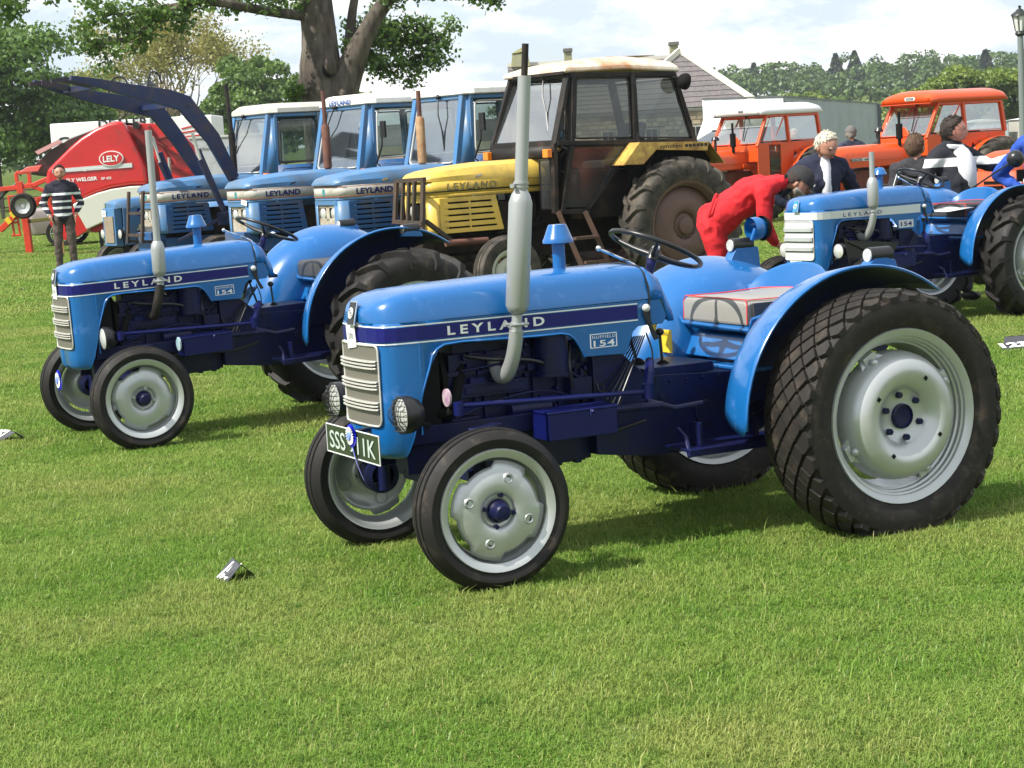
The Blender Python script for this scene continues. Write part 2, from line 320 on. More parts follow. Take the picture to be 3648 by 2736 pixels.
def grass_tile(name, size, n, h, w, seed, area, spacing, jitter=.45):
    rs = np.random.RandomState(seed); V = []; F = []
    px = rs.uniform(-size / 2, size / 2, n); py = rs.uniform(-size / 2, size / 2, n); az = rs.uniform(0, 2 * pi, n); hh = h * rs.uniform(.45, 1.3, n) * np.where(rs.rand(n) < .05, 1.6, 1); le = rs.uniform(.15, 1.0, n) ** .7 * 1.55; ww = w * rs.uniform(.6, 1.3, n)
    ca, sa = np.cos(az), np.sin(az); L1 = hh * np.sin(le * .45); Z1 = hh * .5 * np.cos(le * .5); L2 = hh * np.sin(le * .9) * .95; Z2 = hh * np.cos(le * .8) * .92
    wx, wy = -sa * ww / 2, ca * ww / 2
    P = np.stack([np.stack([px - wx, py - wy, 0 * px - .004], 1), np.stack([px + wx, py + wy, 0 * px - .004], 1),
                  np.stack([px + ca * L1 * .5 + wx * .8, py + sa * L1 * .5 + wy * .8, Z1], 1), np.stack([px + ca * L1 * .5 - wx * .8, py + sa * L1 * .5 - wy * .8, Z1], 1),
                  np.stack([px + ca * L2, py + sa * L2, Z2], 1)], 1).reshape(-1, 3)
    b = np.arange(n) * 5
    F = np.concatenate([np.stack([b, b + 1, b + 2, b + 3], 1).tolist(), ]).tolist() + np.stack([b + 3, b + 2, b + 4], 1).tolist()
    me = bpy.data.meshes.new(name); me.from_pydata(P.tolist(), [], F); me.materials.append(GB)
    o = bpy.data.objects.new(name, me); C.objects.link(o)
    # copy the tile over the lawn: points from a polygon area, random turn and size
    ng = bpy.data.node_groups.new(name, 'GeometryNodeTree'); ng.interface.new_socket('Geometry', in_out='INPUT', socket_type='NodeSocketGeometry'); ng.interface.new_socket('Geometry', in_out='OUTPUT', socket_type='NodeSocketGeometry')
    gi = ng.nodes.new('NodeGroupInput'); go = ng.nodes.new('NodeGroupOutput'); L = ng.links.new
    y0, y1, x_at = area
    grid = ng.nodes.new('GeometryNodeMeshGrid'); ny = max(2, int((y1 - y0) / spacing)); wx_ = x_at; nx = max(2, int(2 * wx_ / spacing))
    grid.inputs['Size X'].default_value = 2 * wx_; grid.inputs['Size Y'].default_value = y1 - y0; grid.inputs['Vertices X'].default_value = nx; grid.inputs['Vertices Y'].default_value = ny
    sp = ng.nodes.new('GeometryNodeSetPosition'); sp.inputs['Offset'].default_value = (0, (y0 + y1) / 2, 0); L(grid.outputs['Mesh'], sp.inputs['Geometry'])
    # keep only what lies inside the wedge in front of the viewer's place
    pos = ng.nodes.new('GeometryNodeInputPosition'); sx = ng.nodes.new('ShaderNodeSeparateXYZ'); L(pos.outputs[0], sx.inputs[0])
    ab = ng.nodes.new('ShaderNodeMath'); ab.operation = 'ABSOLUTE'; L(sx.outputs[0], ab.inputs[0])
    ml = ng.nodes.new('ShaderNodeMath'); ml.operation = 'MULTIPLY_ADD'; L(sx.outputs[1], ml.inputs[0]); ml.inputs[1].default_value = .30; ml.inputs[2].default_value = .9
    gt = ng.nodes.new('ShaderNodeMath'); gt.operation = 'GREATER_THAN'; L(ab.outputs[0], gt.inputs[0]); L(ml.outputs[0], gt.inputs[1])
    de = ng.nodes.new('GeometryNodeDeleteGeometry'); L(sp.outputs[0], de.inputs[0]); L(gt.outputs[0], de.inputs[1])
    rv = ng.nodes.new('FunctionNodeRandomValue'); rv.data_type = 'FLOAT_VECTOR'; rv.inputs[0].default_value = (-spacing * jitter, -spacing * jitter, 0); rv.inputs[1].default_value = (spacing * jitter, spacing * jitter, 0)
    s2 = ng.nodes.new('GeometryNodeSetPosition'); L(de.outputs[0], s2.inputs['Geometry']); L(rv.outputs[0], s2.inputs['Offset'])
    ip = ng.nodes.new('GeometryNodeInstanceOnPoints'); L(s2.outputs[0], ip.inputs['Points']); L(gi.outputs[0], ip.inputs['Instance'])
    rr = ng.nodes.new('FunctionNodeRandomValue'); rr.data_type = 'FLOAT_VECTOR'; rr.inputs[0].default_value = (0, 0, 0); rr.inputs[1].default_value = (0, 0, 6.283); rr.inputs['Seed'].default_value = 3
    e2r = ng.nodes.new('FunctionNodeEulerToRotation'); L(rr.outputs[0], e2r.inputs[0]); L(e2r.outputs[0], ip.inputs['Rotation'])
    nz = ng.nodes.new('ShaderNodeTexNoise'); nz.inputs['Scale'].default_value = 1.1; nz.inputs['Detail'].default_value = 3
    mr = ng.nodes.new('ShaderNodeMapRange'); mr.inputs[1].default_value = .35; mr.inputs[2].default_value = .65; mr.inputs[3].default_value = .7; mr.inputs[4].default_value = 1.25; L(nz.outputs[0], mr.inputs[0])
    cx = ng.nodes.new('ShaderNodeCombineXYZ'); cx.inputs[0].default_value = 1.1; cx.inputs[1].default_value = 1.1; L(mr.outputs[0], cx.inputs[2]); L(cx.outputs[0], ip.inputs['Scale'])
    L(ip.outputs[0], go.inputs[0])
    o.modifiers.new('g', 'NODES').node_group = ng
    return tag(o, kind='stuff')
def rep(label, *a, **k): o = grass_tile(*a, **k); o['label'] = label; o['category'] = 'grass'; return o
rep('short sunlit green grass of the lawn in the foreground', 'grass', .5, 4300, .025, .0028, 1, (3.8, 11.5, 4.3), .33)
rep('mown grass of the lawn among the front tractors', 'grass', .9, 4600, .030, .005, 2, (11.3, 24, 8), .62)
rep('scattered longer grass blades and seed stalks in the near lawn', 'grass', 1.1, 330, .062, .0032, 7, (3.8, 16, 5.8), .9, .8)
rep('mown grass further off under the back row of tractors', 'grass', 2.2, 5200, .042, .014, 3, (23.6, 60, 19), 1.6)
# ------------------------------------------------------------ wheels
def tyre_prof(R, W, rr, k=1.0):
    h = W / 2
    return [(-h * .72, rr), (-h * .88, rr + .012), (-h * .99, rr + (R - rr) * .3), (-h * 1.03, rr + (R - rr) * .55), (-h * .98, rr + (R - rr) * .8), (-h * .86, R - .018 * k), (-h * .62, R - .006 * k), (0, R), (h * .62, R - .006 * k), (h * .86, R - .018 * k), (h * .98, rr + (R - rr) * .8), (h * 1.03, rr + (R - rr) * .55), (h * .99, rr + (R - rr) * .3), (h * .88, rr + .012), (h * .72, rr)]
def ring_prof(R, W, rr): return tyre_prof(R, W, rr)
def add_lugs(q, R, W, n, hgt_, wid):
    h = W / 2
    for side in (-1, 1):
        for i in range(n):
            t0 = 2 * pi * (i + (.5 if side > 0 else 0)) / n
            rs = []
            for u, (yy, dr) in enumerate(((-.06, 0), (.3, 0), (.62, -.004), (.86, -.014), (1.02, -.05), (1.05, -.085))):
                th = t0 + .62 * wid / .045 * .045 / R * (0 if yy < 0 else yy * h * 1.05 / .045 * .5) if False else t0 + max(0, yy) * h / R * .85
                y = side * yy * h; wd = wid * (1.0 if yy < .9 else .8) / R / 2
                top = R + hgt_ + dr; bot = R - .01 + dr - (.0 if yy < .9 else .01)
                if yy > 1.0: top = bot + .022
                rs.append([(bot * cos(th - wd * 1.25), y, bot * sin(th - wd * 1.25)), (top * cos(th - wd), y + side * (.008 if yy > .9 else 0), top * sin(th - wd)), (top * cos(th + wd), y + side * (.008 if yy > .9 else 0), top * sin(th + wd)), (bot * cos(th + wd * 1.25), y, bot * sin(th + wd * 1.25))])
            q.rings(rs)
def add_turf(q, R, W, n=32):
    h = W / 2; dy = W / 6.9
    for j in range(-3, 4):
        for i in range(n):
            t = 2 * pi * (i + (.5 if j % 2 else 0)) / n; y = j * dy; dt = pi / n * .87; d = dy * .87
            def rad(y_): a = abs(y_) / h; return R - .006 * a - (.09 * max(0, a - .78) ** 1.3 if a > .78 else 0)
            def P(tt, yy, up):
                yy = max(-h * 1.0, min(h * 1.0, yy)); r = rad(yy) + up; return (r * cos(tt), yy, r * sin(tt))
            c = [(t - dt, y), (t - dt * .08, y - d), (t + dt, y), (t + dt * .08, y + d)]
            if abs(j) == 3: s_ = 1 if j > 0 else -1; c = [(t - dt, y), (t - dt * .08, y - s_ * d), (t + dt, y), (t + dt * .45, y + s_ * d * .6), (t - dt * .45, y + s_ * d * .6)]
            
            k = len(c); lo = [P(a, b, -.02) for a, b in c]; cx = sum(a for a, b in c) / k; cy = sum(b for a, b in c) / k
            hi = [P(a * .95 + cx * .05, b * .95 + cy * .05, .005 if abs(j) < 3 else .0) for a, b in c]
            q.add(lo + hi, [tuple(range(k, 2 * k))] + [(a, (a + 1) % k, k + (a + 1) % k, k + a) for a in range(k)])
WH = {}
def wheel(parent, name, pos, side, R, W, rr, kind, disc, rub=None, rimm=None, sq=0, steer=0, lug=24, lh=.03, lw=.05):
    """side +1: outer face towards +Y"""
    rub = rub or RUB; rimm = rimm or RIMS
    key = (R, W, rr, kind, disc, rub.name, rimm.name, lug)
    rz = (0 if side > 0 else pi) + steer
    if key in WH:
        w = copy_tree(WH[key], parent, pos, rz); return w
    w = empty('wheel' if False else name, pos, rz, parent); WH[key] = w
    fl = rr + .004; h = W / 2; n = 56
    q = M()
    if kind == 'rib':
        p = tyre_prof(R, W, rr + .012)
        core = [a for a in p if a[1] < R - .02]
        l = [a for a in core if a[0] < 0]; r = [a for a in core if a[0] > 0]; crown = []
        for a, b in ((-.80, -.016), (-.62, -.006), (-.58, -.018), (-.5, -.018), (-.46, -.003), (-.2, 0), (-.17, -.014), (-.1, -.014), (-.07, .002), (.07, .002), (.1, -.014), (.17, -.014), (.2, 0), (.46, -.003), (.5, -.018), (.58, -.018), (.62, -.006), (.80, -.016)): crown.append((a * h, R + b))
        q.lathe(l + crown + r, n)
    else:
        q.lathe(tyre_prof(R if kind != 'turf' else R - .008, W, rr + .012), n)
        if kind == 'lug': add_lugs(q, R, W, lug, lh, lw)
        else: add_turf(q, R, W)
    q.build('tyre', rub, w, ang=38)
    y = h * .80
    kd = .58 if rr < .3 and disc != 'plainf' else 1
    q = M(); q.lathe([(y, rr - .012), (y + .012, rr + .004), (y + .016, rr + .018), (y + .006, rr + .022), (y - .004, rr + .012), (y - .02, rr + .004)], n)  # outer flange
    q.lathe([(y, rr - .012), (y - .012, rr - .014), (y - .014, rr - .022 * kd), (y - .030, rr - .023 * kd), (y - .034, rr - .031 * kd), (y - .050, rr - .032 * kd), (y - .054, rr - .041 * kd), (y - h * .6 * min(1, kd * 1.3), rr - .045 * kd), (y - h * .85, rr - .055 * kd), (-y + .05, rr - .055 * kd), (-y + .05, rr - .03), (-y + .02, rr - .015), (-y, rr - .01), (-y - .012, rr + .004), (-y - .016, rr + .018), (-y, rr + .02)], n)
    q.build('rim', rimm, w, ang=50)
    ri = rr - .05 * kd
    if disc == 'dish':      # pressed dish centre clamped to four lugs on the rim
        q = M(); y0 = .115
        q.lathe([(y0 + .0, .045), (y0 + .0, .105), (y0 + .010, .113), (y0 + .032, .130), (y0 + .050, .160), (y0 + .054, .19), (y0 + .046, .22), (y0 + .026, .242), (y0 - .01, .258), (y0 - .05, .264), (y0 - .08, .264), (y0 - .08, .256), (y0 - .05, .254), (y0 + .02, .23), (y0 + .04, .185), (y0 + .035, .155), (y0 + .015, .13), (y0 - .01, .11), (y0 - .01, .045)], n)
        q.build('wheel_disc', rimm, w, ang=60)
        for k in range(4):
            a = radians(62 + 90 * k); q = M(); q.T = Matrix.Rotation(-a, 4, 'Y')
            q.prism([(.232, -.062), (.29, -.035), (ri + .008, -.035), (ri + .008, .035), (.29, .035), (.232, .062)], y0 - .012, y0 + .008) if False else None
            q.add([(.235, y0 - .005, -.075), (.272, y0 - .035, -.045), (ri, y0 - .045, -.033), (ri, y0 - .045, .033), (.272, y0 - .035, .045), (.235, y0 - .005, .075), (.235, y0 - .03, -.075), (.272, y0 - .05, -.045), (ri, y0 - .06, -.033), (ri, y0 - .06, .033), (.272, y0 - .05, .045), (.235, y0 - .03, .075)], [(0, 1, 2, 3, 4, 5), (11, 10, 9, 8, 7, 6)] + [(i, (i + 1) % 6, 6 + (i + 1) % 6, 6 + i) for i in range(6)])
            q.box((ri - .010, y0 - .038, 0), (.03, .035, .065)); q.ell((ri - .028, y0 - .008, 0), .017); q.cyl((ri - .028, y0 - .05, 0), (ri - .028, y0 - .01, 0), .007)
            q.build('rim_lug', rimm, w, ang=35, bevel=.003)
        q = M()
        for k in range(4):
            a = radians(30 + 90 * k); c = Vector((.172 * cos(a), y0 + .0525, .172 * sin(a)))
            q.lathe([(.003, .0), (.003, .011), (.0, .011)], 4, c=c); q.build('slot', BLKM, w); q = M()
        q = M()
        for k in range(6):
            a = radians(20 + 60 * k); q = M(); q.cyl((.088 * cos(a), y0, .088 * sin(a)), (.088 * cos(a), y0 + .018, .088 * sin(a)), .014, .013, 6); q.build('wheel_nut', NAVY, w)
        q = M(); q.lathe([(y0, .052), (y0 + .012, .05), (y0 + .016, .045), (y0 + .006, .042), (y0 + .004, .018), (y0 + .002, 0.0)], 24); q.build('hub', NAVY, w)
        q = M(); q.cyl((0, -.4, 0), (0, y0 - .005, 0), .045); q.build('axle_shaft', NAVY, w)
    else:
        q = M(); nn = 64; y0 = h * (.74 if disc == 'front' else (.35 if rr < .3 else .25)); rs = []
        bulge = disc == 'front_round'
        prof = [(.040, 0), (.062, 0), (.068, .012), (.082, .016), (.11, .016 if not bulge else .022), (.150, .010 if not bulge else .006), (.168, .002)] if ri < .25 else [(.07, 0), (.14, 0), (.15, .03), (.19, .05), (.28, .045), (.36, .01), (ri - .03, .0)]
        sc_ = .163 / .163 if ri < .25 else 1
        for r_, d_ in prof[:-1]: rs.append([(r_ * sc_ * cos(2 * pi * i / nn), y0 + d_, r_ * sc_ * sin(2 * pi * i / nn)) for i in range(nn)])
        def lob(i):
            a = (2 * pi * i / nn * 4 / (2 * pi)) % 1; return ri + .004 if (a < .50 or a > .98) else ri - .018
        rs.append([((lob(i) if ri < .25 else ri) * cos(2 * pi * i / nn), y0 + prof[-1][1] - .004, (lob(i) if ri < .25 else ri) * sin(2 * pi * i / nn)) for i in range(nn)])
        q.rings(rs, False)
        q.build('wheel_disc', rimm, w, ang=50, solid=.006)
        q = M(); hr = .034 * sc_ if ri < .25 else .10
        q.lathe([(y0 - .03, hr * 1.35), (y0 + .012, hr * 1.3), (y0 + .022, hr * 1.05), (y0 + .045, hr * .95), (y0 + .06, hr * .9), (y0 + .066, hr * .75), (y0 + .068, 0)], 24)
        q.build('hub_cap', NAVY if rimm is RIMS else BRNR, w, ang=40)
        q = M(); kk = 4 if ri < .25 else 8; br = .060 * sc_ if ri < .25 else .125
        for k in range(kk):
            a = radians(12 + 360 / kk * k); s_ = 1 if ri < .25 else 1.4; q = M(); q.cyl((br * cos(a), y0, br * sin(a)), (br * cos(a), y0 + .02, br * sin(a)), .010 * s_, .009 * s_, 6)
            q.build('wheel_nut', NAVY if disc == 'front' else rimm, w)
        if disc == 'front':
            for k in range(4):
                a = radians(20 + 90 * k); q = M(); cc_ = (.126 * cos(a), y0 + .006, .126 * sin(a)); q.lathe([(.012, .011), (.016, .016), (.008, .023), (-.004, .027)], 16, c=cc_); pb = q.build('pressed_boss', SILV, w)
                q = M(); q.lathe([(.010, 0), (.010, .009)], 10, c=cc_); q.build('hole', BLKM, w)
        q = M(); q.lathe([(-.10, .05), (-.09, .075), (-.02, .075), (y0 - .01, .06)], 24); q.build('hub_drum', NAVY if rimm is RIMS else DIRTYM, w)
    return w
def fender(R, y0, y1, c, a0, a1, m, parent, inner=True, n=26, name='rear_fender', thick=.006):
    q = M(); s = 1 if y1 > y0 else -1
    k_ = abs(y1 - y0) / .34
    prof = [(y0, R - .34), (y0 + s * .004, R - .22), (y0 + s * .02 * k_, R - .15), (y0 + s * .06 * k_, R - .085), (y0 + s * .12 * k_, R - .045), (y0 + s * .20 * k_, R - .018), (y0 + s * .28 * k_, R - .005), (y1 - s * .02, R), (y1 - s * .004, R + .001), (y1 + s * .003, R - .004), (y1, R - .012), (y1 - s * .008, R - .010)]
    rs = []
    for y, r in prof:
        ring = []
        for i in range(n + 1):
            f_ = (y - y0) / (y1 - y0); e0 = a0 - .25 * max(0, 1 - f_) ** 1.6; e1 = a1 + .20 * max(0, 1 - f_) ** 1.2 + (.06 if f_ > .97 else (.02 if f_ > .9 else 0)); a = e0 + (e1 - e0) * i / n; k = 1.0
            if y == y0 and r < R - .1: k = 1
            ring.append((c[0] + r * k * cos(a), y, c[1] + r * k * sin(a)))
        rs.append(ring)
    q.sheet(rs)
    o = q.build(name, m, parent, ang=60, mats=[NAVY if m is BLUE else m]); d = o.modifiers.new('s', 'SOLIDIFY'); d.thickness = thick; d.offset = -1 if s > 0 else 1; d.material_offset = 1  # inner face of blue fenders coloured navy to stand in for the shade inside
    return o
def headlamp(parent, p, r, d=(1, 0, 0), guard=False, body=None, name='headlamp', lens=None, depth=1.12):
    d = Vector(d).normalized(); x, y, z = frame((0, 0, 0), d); Rm = Matrix((x, y, z)).transposed().to_4x4(); Rm.translation = p
    q = M(); q.T = Rm; q.lathe([(.012, r * .93), (.014, r), (0, r * 1.07), (-.015, r * 1.06), (-r * .45, r * 1.0), (-r * depth * .7, r * .82), (-r * depth * .92, r * .5), (-r * depth * .98, 0)], 28, 'z')
    o = q.build(name, body or BLK, parent, ang=40)
    q = M(); q.T = Rm; q.lathe([(.012, r * .93), (.02, r * .6), (.024, r * .3), (.025, 0)], 24, 'z'); q.build('lens', lens or LENS, o, ang=60)
    if guard:
        q = M(); q.T = Rm
        for k in range(-3, 4):
            e = k * r * .28; hw = sqrt(max(0, r * r - e * e))
            for s in (0, 1):
                a = (e, -hw, .02) if s else (-hw, e, .02); mm_ = (e, 0, .045) if s else (0, e, .045); b = (e, hw, .02) if s else (hw, e, .02)
                q.tube([a, ((a[0] + mm_[0]) / 2, (a[1] + mm_[1]) / 2, .04), mm_, ((b[0] + mm_[0]) / 2, (b[1] + mm_[1]) / 2, .04), b], .0016, 4)
        q.tube([(r * 1.04 * cos(t), r * 1.04 * sin(t), .016) for t in np.linspace(0, 2 * pi, 24, endpoint=False)], .003, 5, True)
        q.build('wire_guard', BLK, o)
    return o
def cyl_lamp(parent, p, d, L=.10, r=.034, name='side_lamp', lens=None):
    d = Vector(d).normalized(); p = Vector(p); q = M(); q.cyl(p, p + d * -L, r, r, 20); q.cyl(p + d * -L, p + d * (-L - .006), r * .9, r * .8, 20); o = q.build(name, BLK, parent, bevel=.004)
    q = M(); q.cyl(p - d * .001, p + d * .004, r * .88, r * .8, 20); q.build('lens', lens or LENS, o); return o
def board(o): return o
# ------------------------------------------------------------ the small blue tractors
def mini(label, pose, kind):
    x, y, th = pose; t = empty('small_tractor', (x, y, 0), radians(th)); tag(t, label, 'tractor')
    lift = {1: 0, 2: .03, 3: .005}[kind]; B = t
    WBx = -1.736
    turf = kind == 1
    # body
    cp = [(.268, 0), (.264, .10), (.252, .165), (.232, .198), (.19, .216), (.10, .228), (.0, .23)]     # plan of the nose
    # nose cowl
    q = M()
    def cowl_ring(z, k, bx):
        pts = [(a * 1.0 + bx, b * k) for a, b in cp]; return [(a, -b, z) for a, b in pts[::-1]][:-1] + [(a, b, z) for a, b in pts]
    def xr(z): return -.0 if z > .80 else (.085 + (.786 - z) * .27 if z > .55 else .149 + (.55 - z) * .4)
    for s in (1, -1): q.sheet([[(max(a + bx, min(xr(z), .26)) if b > .1 else a + bx, s * b * k, z) for a, b in cp] for z, k, bx in ((1.0, 1, 0), (.93, 1, 0), (.80, .998, .001), (.785, .998, .001), (.70, .99, .003), (.62, .975, .004), (.55, .955, .003), (.50, .92, .001), (.48, .87, -.008), (.472, .78, -.03), (.47, .6, -.06))])
    full = lambda z, k, bx: [(a + bx, s * b * k, z) for s, pts in ((-1, cp[::-1][:-1]), (1, cp)) for a, b in pts]
    q.build('nose_cowl', BLUE, B, ang=50, solid=.005)
    # side panels, plate cut in the shape of the bonnet side
    poly = [(.112, .998), (-.903, .998), (-.978, .993), (-1.004, .923), (-.984, .893), (-.868, .893), (-.842, .872), (-.807, .786), (-.613, .792), (-.593, .832), (-.57, .868), (-.545, .888), (-.511, .896), (-.408, .896), (-.20, .902), (-.074, .906), (.004, .902), (.035, .888), (.058, .862), (.072, .82), (.085, .786), (.112, .790)]
    for s in (-1, 1):
        q = M(); q.prism(poly, s * .2245, s * .231); q.build('bonnet_side', BLUE, B, bevel=.003, ang=30)
        q = M(); pl = [(.085, .786), (.072, .82), (.058, .862), (.035, .888), (.004, .902), (-.074, .906), (-.20, .902), (-.408, .896), (-.511, .896), (-.545, .888), (-.57, .868), (-.593, .832), (-.613, .792)]
        q.tube([(a, s * .232, b) for a, b in pl], .0055, 6); q.tube([(.113, s * .218, .56), (.113, s * .222, .7), (.085, s * .232, .786)], .005, 6); q.build('panel_edge', BLUE, B, ang=60)
    # bonnet top
    q = M(); rs = []
    for X, w, zt in ((.272, .07, 1.035), (.266, .13, 1.055), (.245, .175, 1.075), (.215, .208, 1.092), (.17, .224, 1.106), (.11, .232, 1.116), (-.1, .234, 1.126), (-.4, .234, 1.134), (-.7, .234, 1.138), (-.86, .234, 1.138), (-.92, .234, 1.134)):
        zb = 1.0; f = 1 if X < .2 else .9
        half = [(w, zb), (w * .995, zb + .014), (w * .90, zb + (zt - zb) * .58), (w * .86, zb + (zt - zb) * .74), (w * .78, zb + (zt - zb) * .88), (w * .66, zb + (zt - zb) * .96), (w * .3, zt), (0, zt + .002)]
        rs.append([(X, b, c) for b, c in half] + [(X, -b, c) for b, c in half[::-1][1:]])
    q.sheet(rs); n = len(rs[0]); q.add(rs[0], [tuple(range(n))]); 
    q.build('bonnet', BLUE, B, ang=32, bevel=.006)
    # seam shadow strip under the bonnet and the scuttle
    q = M(); rs = []
    for X, w, zt in ((-.925, .232, 1.132), (-.95, .232, 1.126), (-.985, .231, 1.10), (-1.01, .228, 1.06), (-1.035, .22, 1.0), (-1.045, .215, .93)):
        zb = .995 if X > -1.0 else .90; w_ = w
        half = [(w_, zb), (w_ * .99, zb + (zt - zb) * .4), (w_ * .88, zb + (zt - zb) * .75), (w_ * .66, zt - .005), (0, zt)]
        rs.append([(X, b, c) for b, c in half] + [(X, -b, c) for b, c in half[::-1][1:]])
    q.sheet(rs); q.add(rs[-1], [tuple(range(len(rs[-1])))]); q.build('scuttle', BLUE, B, ang=40, solid=.004)
    q = M(); q.tube([(-.922, b * 1.0, c) for b, c in ((.233, .90), (.2345, 1.0), (.23, 1.05), (.20, 1.105), (.155, 1.131), (0, 1.14), (-.155, 1.131), (-.20, 1.105), (-.23, 1.05), (-.2345, 1.0), (-.233, .9))], .004, 5); q.build('bonnet_seam', BLK, B)
    # stripes
    old = kind == 3
    def band(z0, z1, zr0, zr1, m, nm, off=.0015):
        q = M(); pts = [(.112, .2315), (-.865, .2315)]
        for s in (-1, 1):
            q.quad((.112, s * (.2315 + off), z0), (-.866, s * (.2315 + off), zr0), (-.866, s * (.2315 + off), zr1), (.112, s * (.2315 + off), z1))
            pr = [(a + .0045, b) for a, b in cp[0:]]
            for (a, b), (c, d) in zip(pr, pr[1:]):
                k = 1.012 + off; q.quad((a + off, s * b * k, z0), (c + off, s * d * k, z0), (c + off, s * d * k, z1), (a + off, s * b * k, z1))
        q.build(nm, m, B, recalc=False)
    if old: band(.925, .985, .915, .985, SILVTRIM, 'stripe')
    else:
        band(.928, .982, .925, .978, STRIPE, 'stripe'); band(.985, .990, .982, .987, WHITEP, 'stripe_edge', .002); band(.918, .923, .916, .921, WHITEP, 'stripe_edge', .002)
    for s in (-1, 1):
        X = (-s, 0, 0)
        text('LEYLAND', .048 if not old else .042, WHITEP if not old else STRIPE, B, (-.012 if s > 0 else -.436, s * .2335, .938 if not old else .934), X, (0, 0, 1), bold=.028 if not old else .012, sp=1.55, width=.425 if not old else .42, ext=.001)
        if old:
            q = M(); q.box((-.70, s * .232, .833), (.165, .004, .062)); q.build('number_badge', SILVTRIM, B)
            text('154', .05, STRIPE, B, (-.70, s * .2345, .815), X, (0, 0, 1), bold=.02, sp=1.1, center=True, width=.125)
        else:
            q = M()
            for (a, b, c, d) in ((-.702, .878, .122, .003), (-.702, .824, .122, .003), (-.642, .851, .003, .054), (-.762, .851, .003, .054)): q.box((a, s * .232, b), (c, .002, d))
            q.build('badge_frame', WHITEP, B)
            text('154', .034, WHITEP, B, (-.702, s * .233, .829), X, (0, 0, 1), bold=.015, sp=1.1, center=True, width=.098)
            text('NUFFIELD', .017, WHITEP, B, (-.702, s * .233, .8605), X, (0, 0, 1), sp=1.2, center=True, width=.108)
    # grille
    g = lambda yy: float(np.interp(abs(yy), [0, .10, .165, .20], [.268, .264, .252, .230])) + .009
    q = M(); ysr = np.linspace(-.168, .168, 15)
    q.sheet([[(g(v) + .001 - (z < .62) * .0, v, z) for v in ysr] for z in np.linspace(.605, .915, 6)]); q.build('grille_mesh', GRILM, B, ang=60)
    q = M()
    if True:
        per = [(v, .917) for v in np.linspace(-.158, .158, 12)] + [(.168, .912), (.172, .90)] + [(.172, z) for z in (.8, .7, .63)] + [(.168, .612), (.158, .604)] + [(v, .603) for v in np.linspace(.15, -.158, 12)] + [(-.168, .612), (-.172, .63), (-.172, .8), (-.172, .90), (-.168, .912)]
        q.tube([(g(a) + .003, a, b) for a, b in per], .0045, 6, True)
    q.build('grille_frame', ALU, B, ang=60)
    slat_m = ALU if not old else SILVTRIM
    for zc in ((.842, .762, .682) if not old else (.850, .772, .694)):
        q = M()
        for dz in (-.013, 0, .013) if not old else (-.012, -.004, .004, .012):
            q.sheet([[(g(v) + o_ , v * 1.03, zc + dz + h_) for v in ysr] for o_, h_ in ((.002, .004), (.016, .001), (.016, -.003), (.002, -.004))])
        q.build('grille_slat', slat_m, B, ang=60, solid=.0015)
    if old:
        q = M(); q.sheet([[(g(v) + .002, v, z) for v in ysr] for z in np.linspace(.606, .914, 6)]); q.build('grille_panel', SILVTRIM, B, ang=60)
        q = M()
        for zc in (.874, .796, .718): q.sheet([[(g(v) + .004, v, z) for v in ysr] for z in (zc - .05, zc - .044)])
        q.build('grille_slot', BLKM, B)
    # badge on the nose
    q = M(); q.box((.281, 0, 1.036), (.012, .058, .088), ('Y', -.22)); bd = q.build('nose_badge', BLK if kind == 1 else (mat('badge_blue', (.03, .25, .5), .3) if old else BLK), B, bevel=.002)
    q = M(); q.box((.2805, 0, 1.036), (.008, .066, .096), ('Y', -.22)); q.build('badge_surround', CHROME, B, bevel=.003)
    q = M(); R_ = Matrix.Translation((.289, 0, 1.038)) @ Matrix.Rotation(-.22, 4, 'Y')
    q.T = R_; q.tube([(0, .021 * cos(a), .021 * sin(a)) for a in np.linspace(0, 2 * pi, 20, endpoint=False)], .0018, 5, True)
    for k in range(4): q.tube([(0, .006 * cos(a), .006 * sin(a)) if j == 0 else (0, (.006 + .012 * j / 4) * cos(a), (.006 + .012 * j / 4) * sin(a)) for j, a in enumerate(np.linspace(k * pi / 2, k * pi / 2 + 2.2, 5))], .0022, 5)
    q.build('badge_roundel', WHITEP, bd)
    if kind != 3:
        text('LEYLAND', .011, WHITEP, bd, (.2845, 0, .9985), (0, 1, 0), (.22, 0, 1), center=True, width=.05)
    # exhibit ticket
    if kind != 3:
        q = M(); q.box((.281, -.03, .945), (.002, .085, .09), ('X', .12 if kind == 1 else -.05)); tk = q.build('entry_ticket', WHITEP, B)
        text('370' if kind == 1 else '354', .032, BLK, tk, (.2825, -.03, .935), (0, 1, 0), (0, 0, 1), center=True, width=.045)
    else:
        q = M(); q.box((.276, -.03, .592), (.002, .14, .016)); q.build('entry_ticket', WHITEP, B)
    # engine, gearbox, frame: dark navy castings
    q = M()
    q.box((-.36, 0, .62), (.66, .24, .30)); q.box((-.36, .02, .80), (.60, .20, .09)); q.box((-.36, 0, .44), (.66, .2, .16)); q.box((-.34, .03, .86), (.5, .13, .05))
    for k in range(6): q.box((-.10 - .11 * k, .122, .62), (.02, .03, .24))
    for k in range(9): q.box((-.07 - .075 * k, .128, .77), (.05, .02, .02)); q.cyl((-.09 - .075 * k, .12, .735), (-.09 - .075 * k, .145, .735), .008, n=6)
    q.box((-.24, .135, .70), (.30, .035, .055)); q.box((-.24, .155, .70), (.26, .01, .03)); q.cyl((-.48, .15, .60), (-.30, .15, .60), .035); q.cyl((-.5, .15, .52), (-.2, .15, .52), .03, n=10)
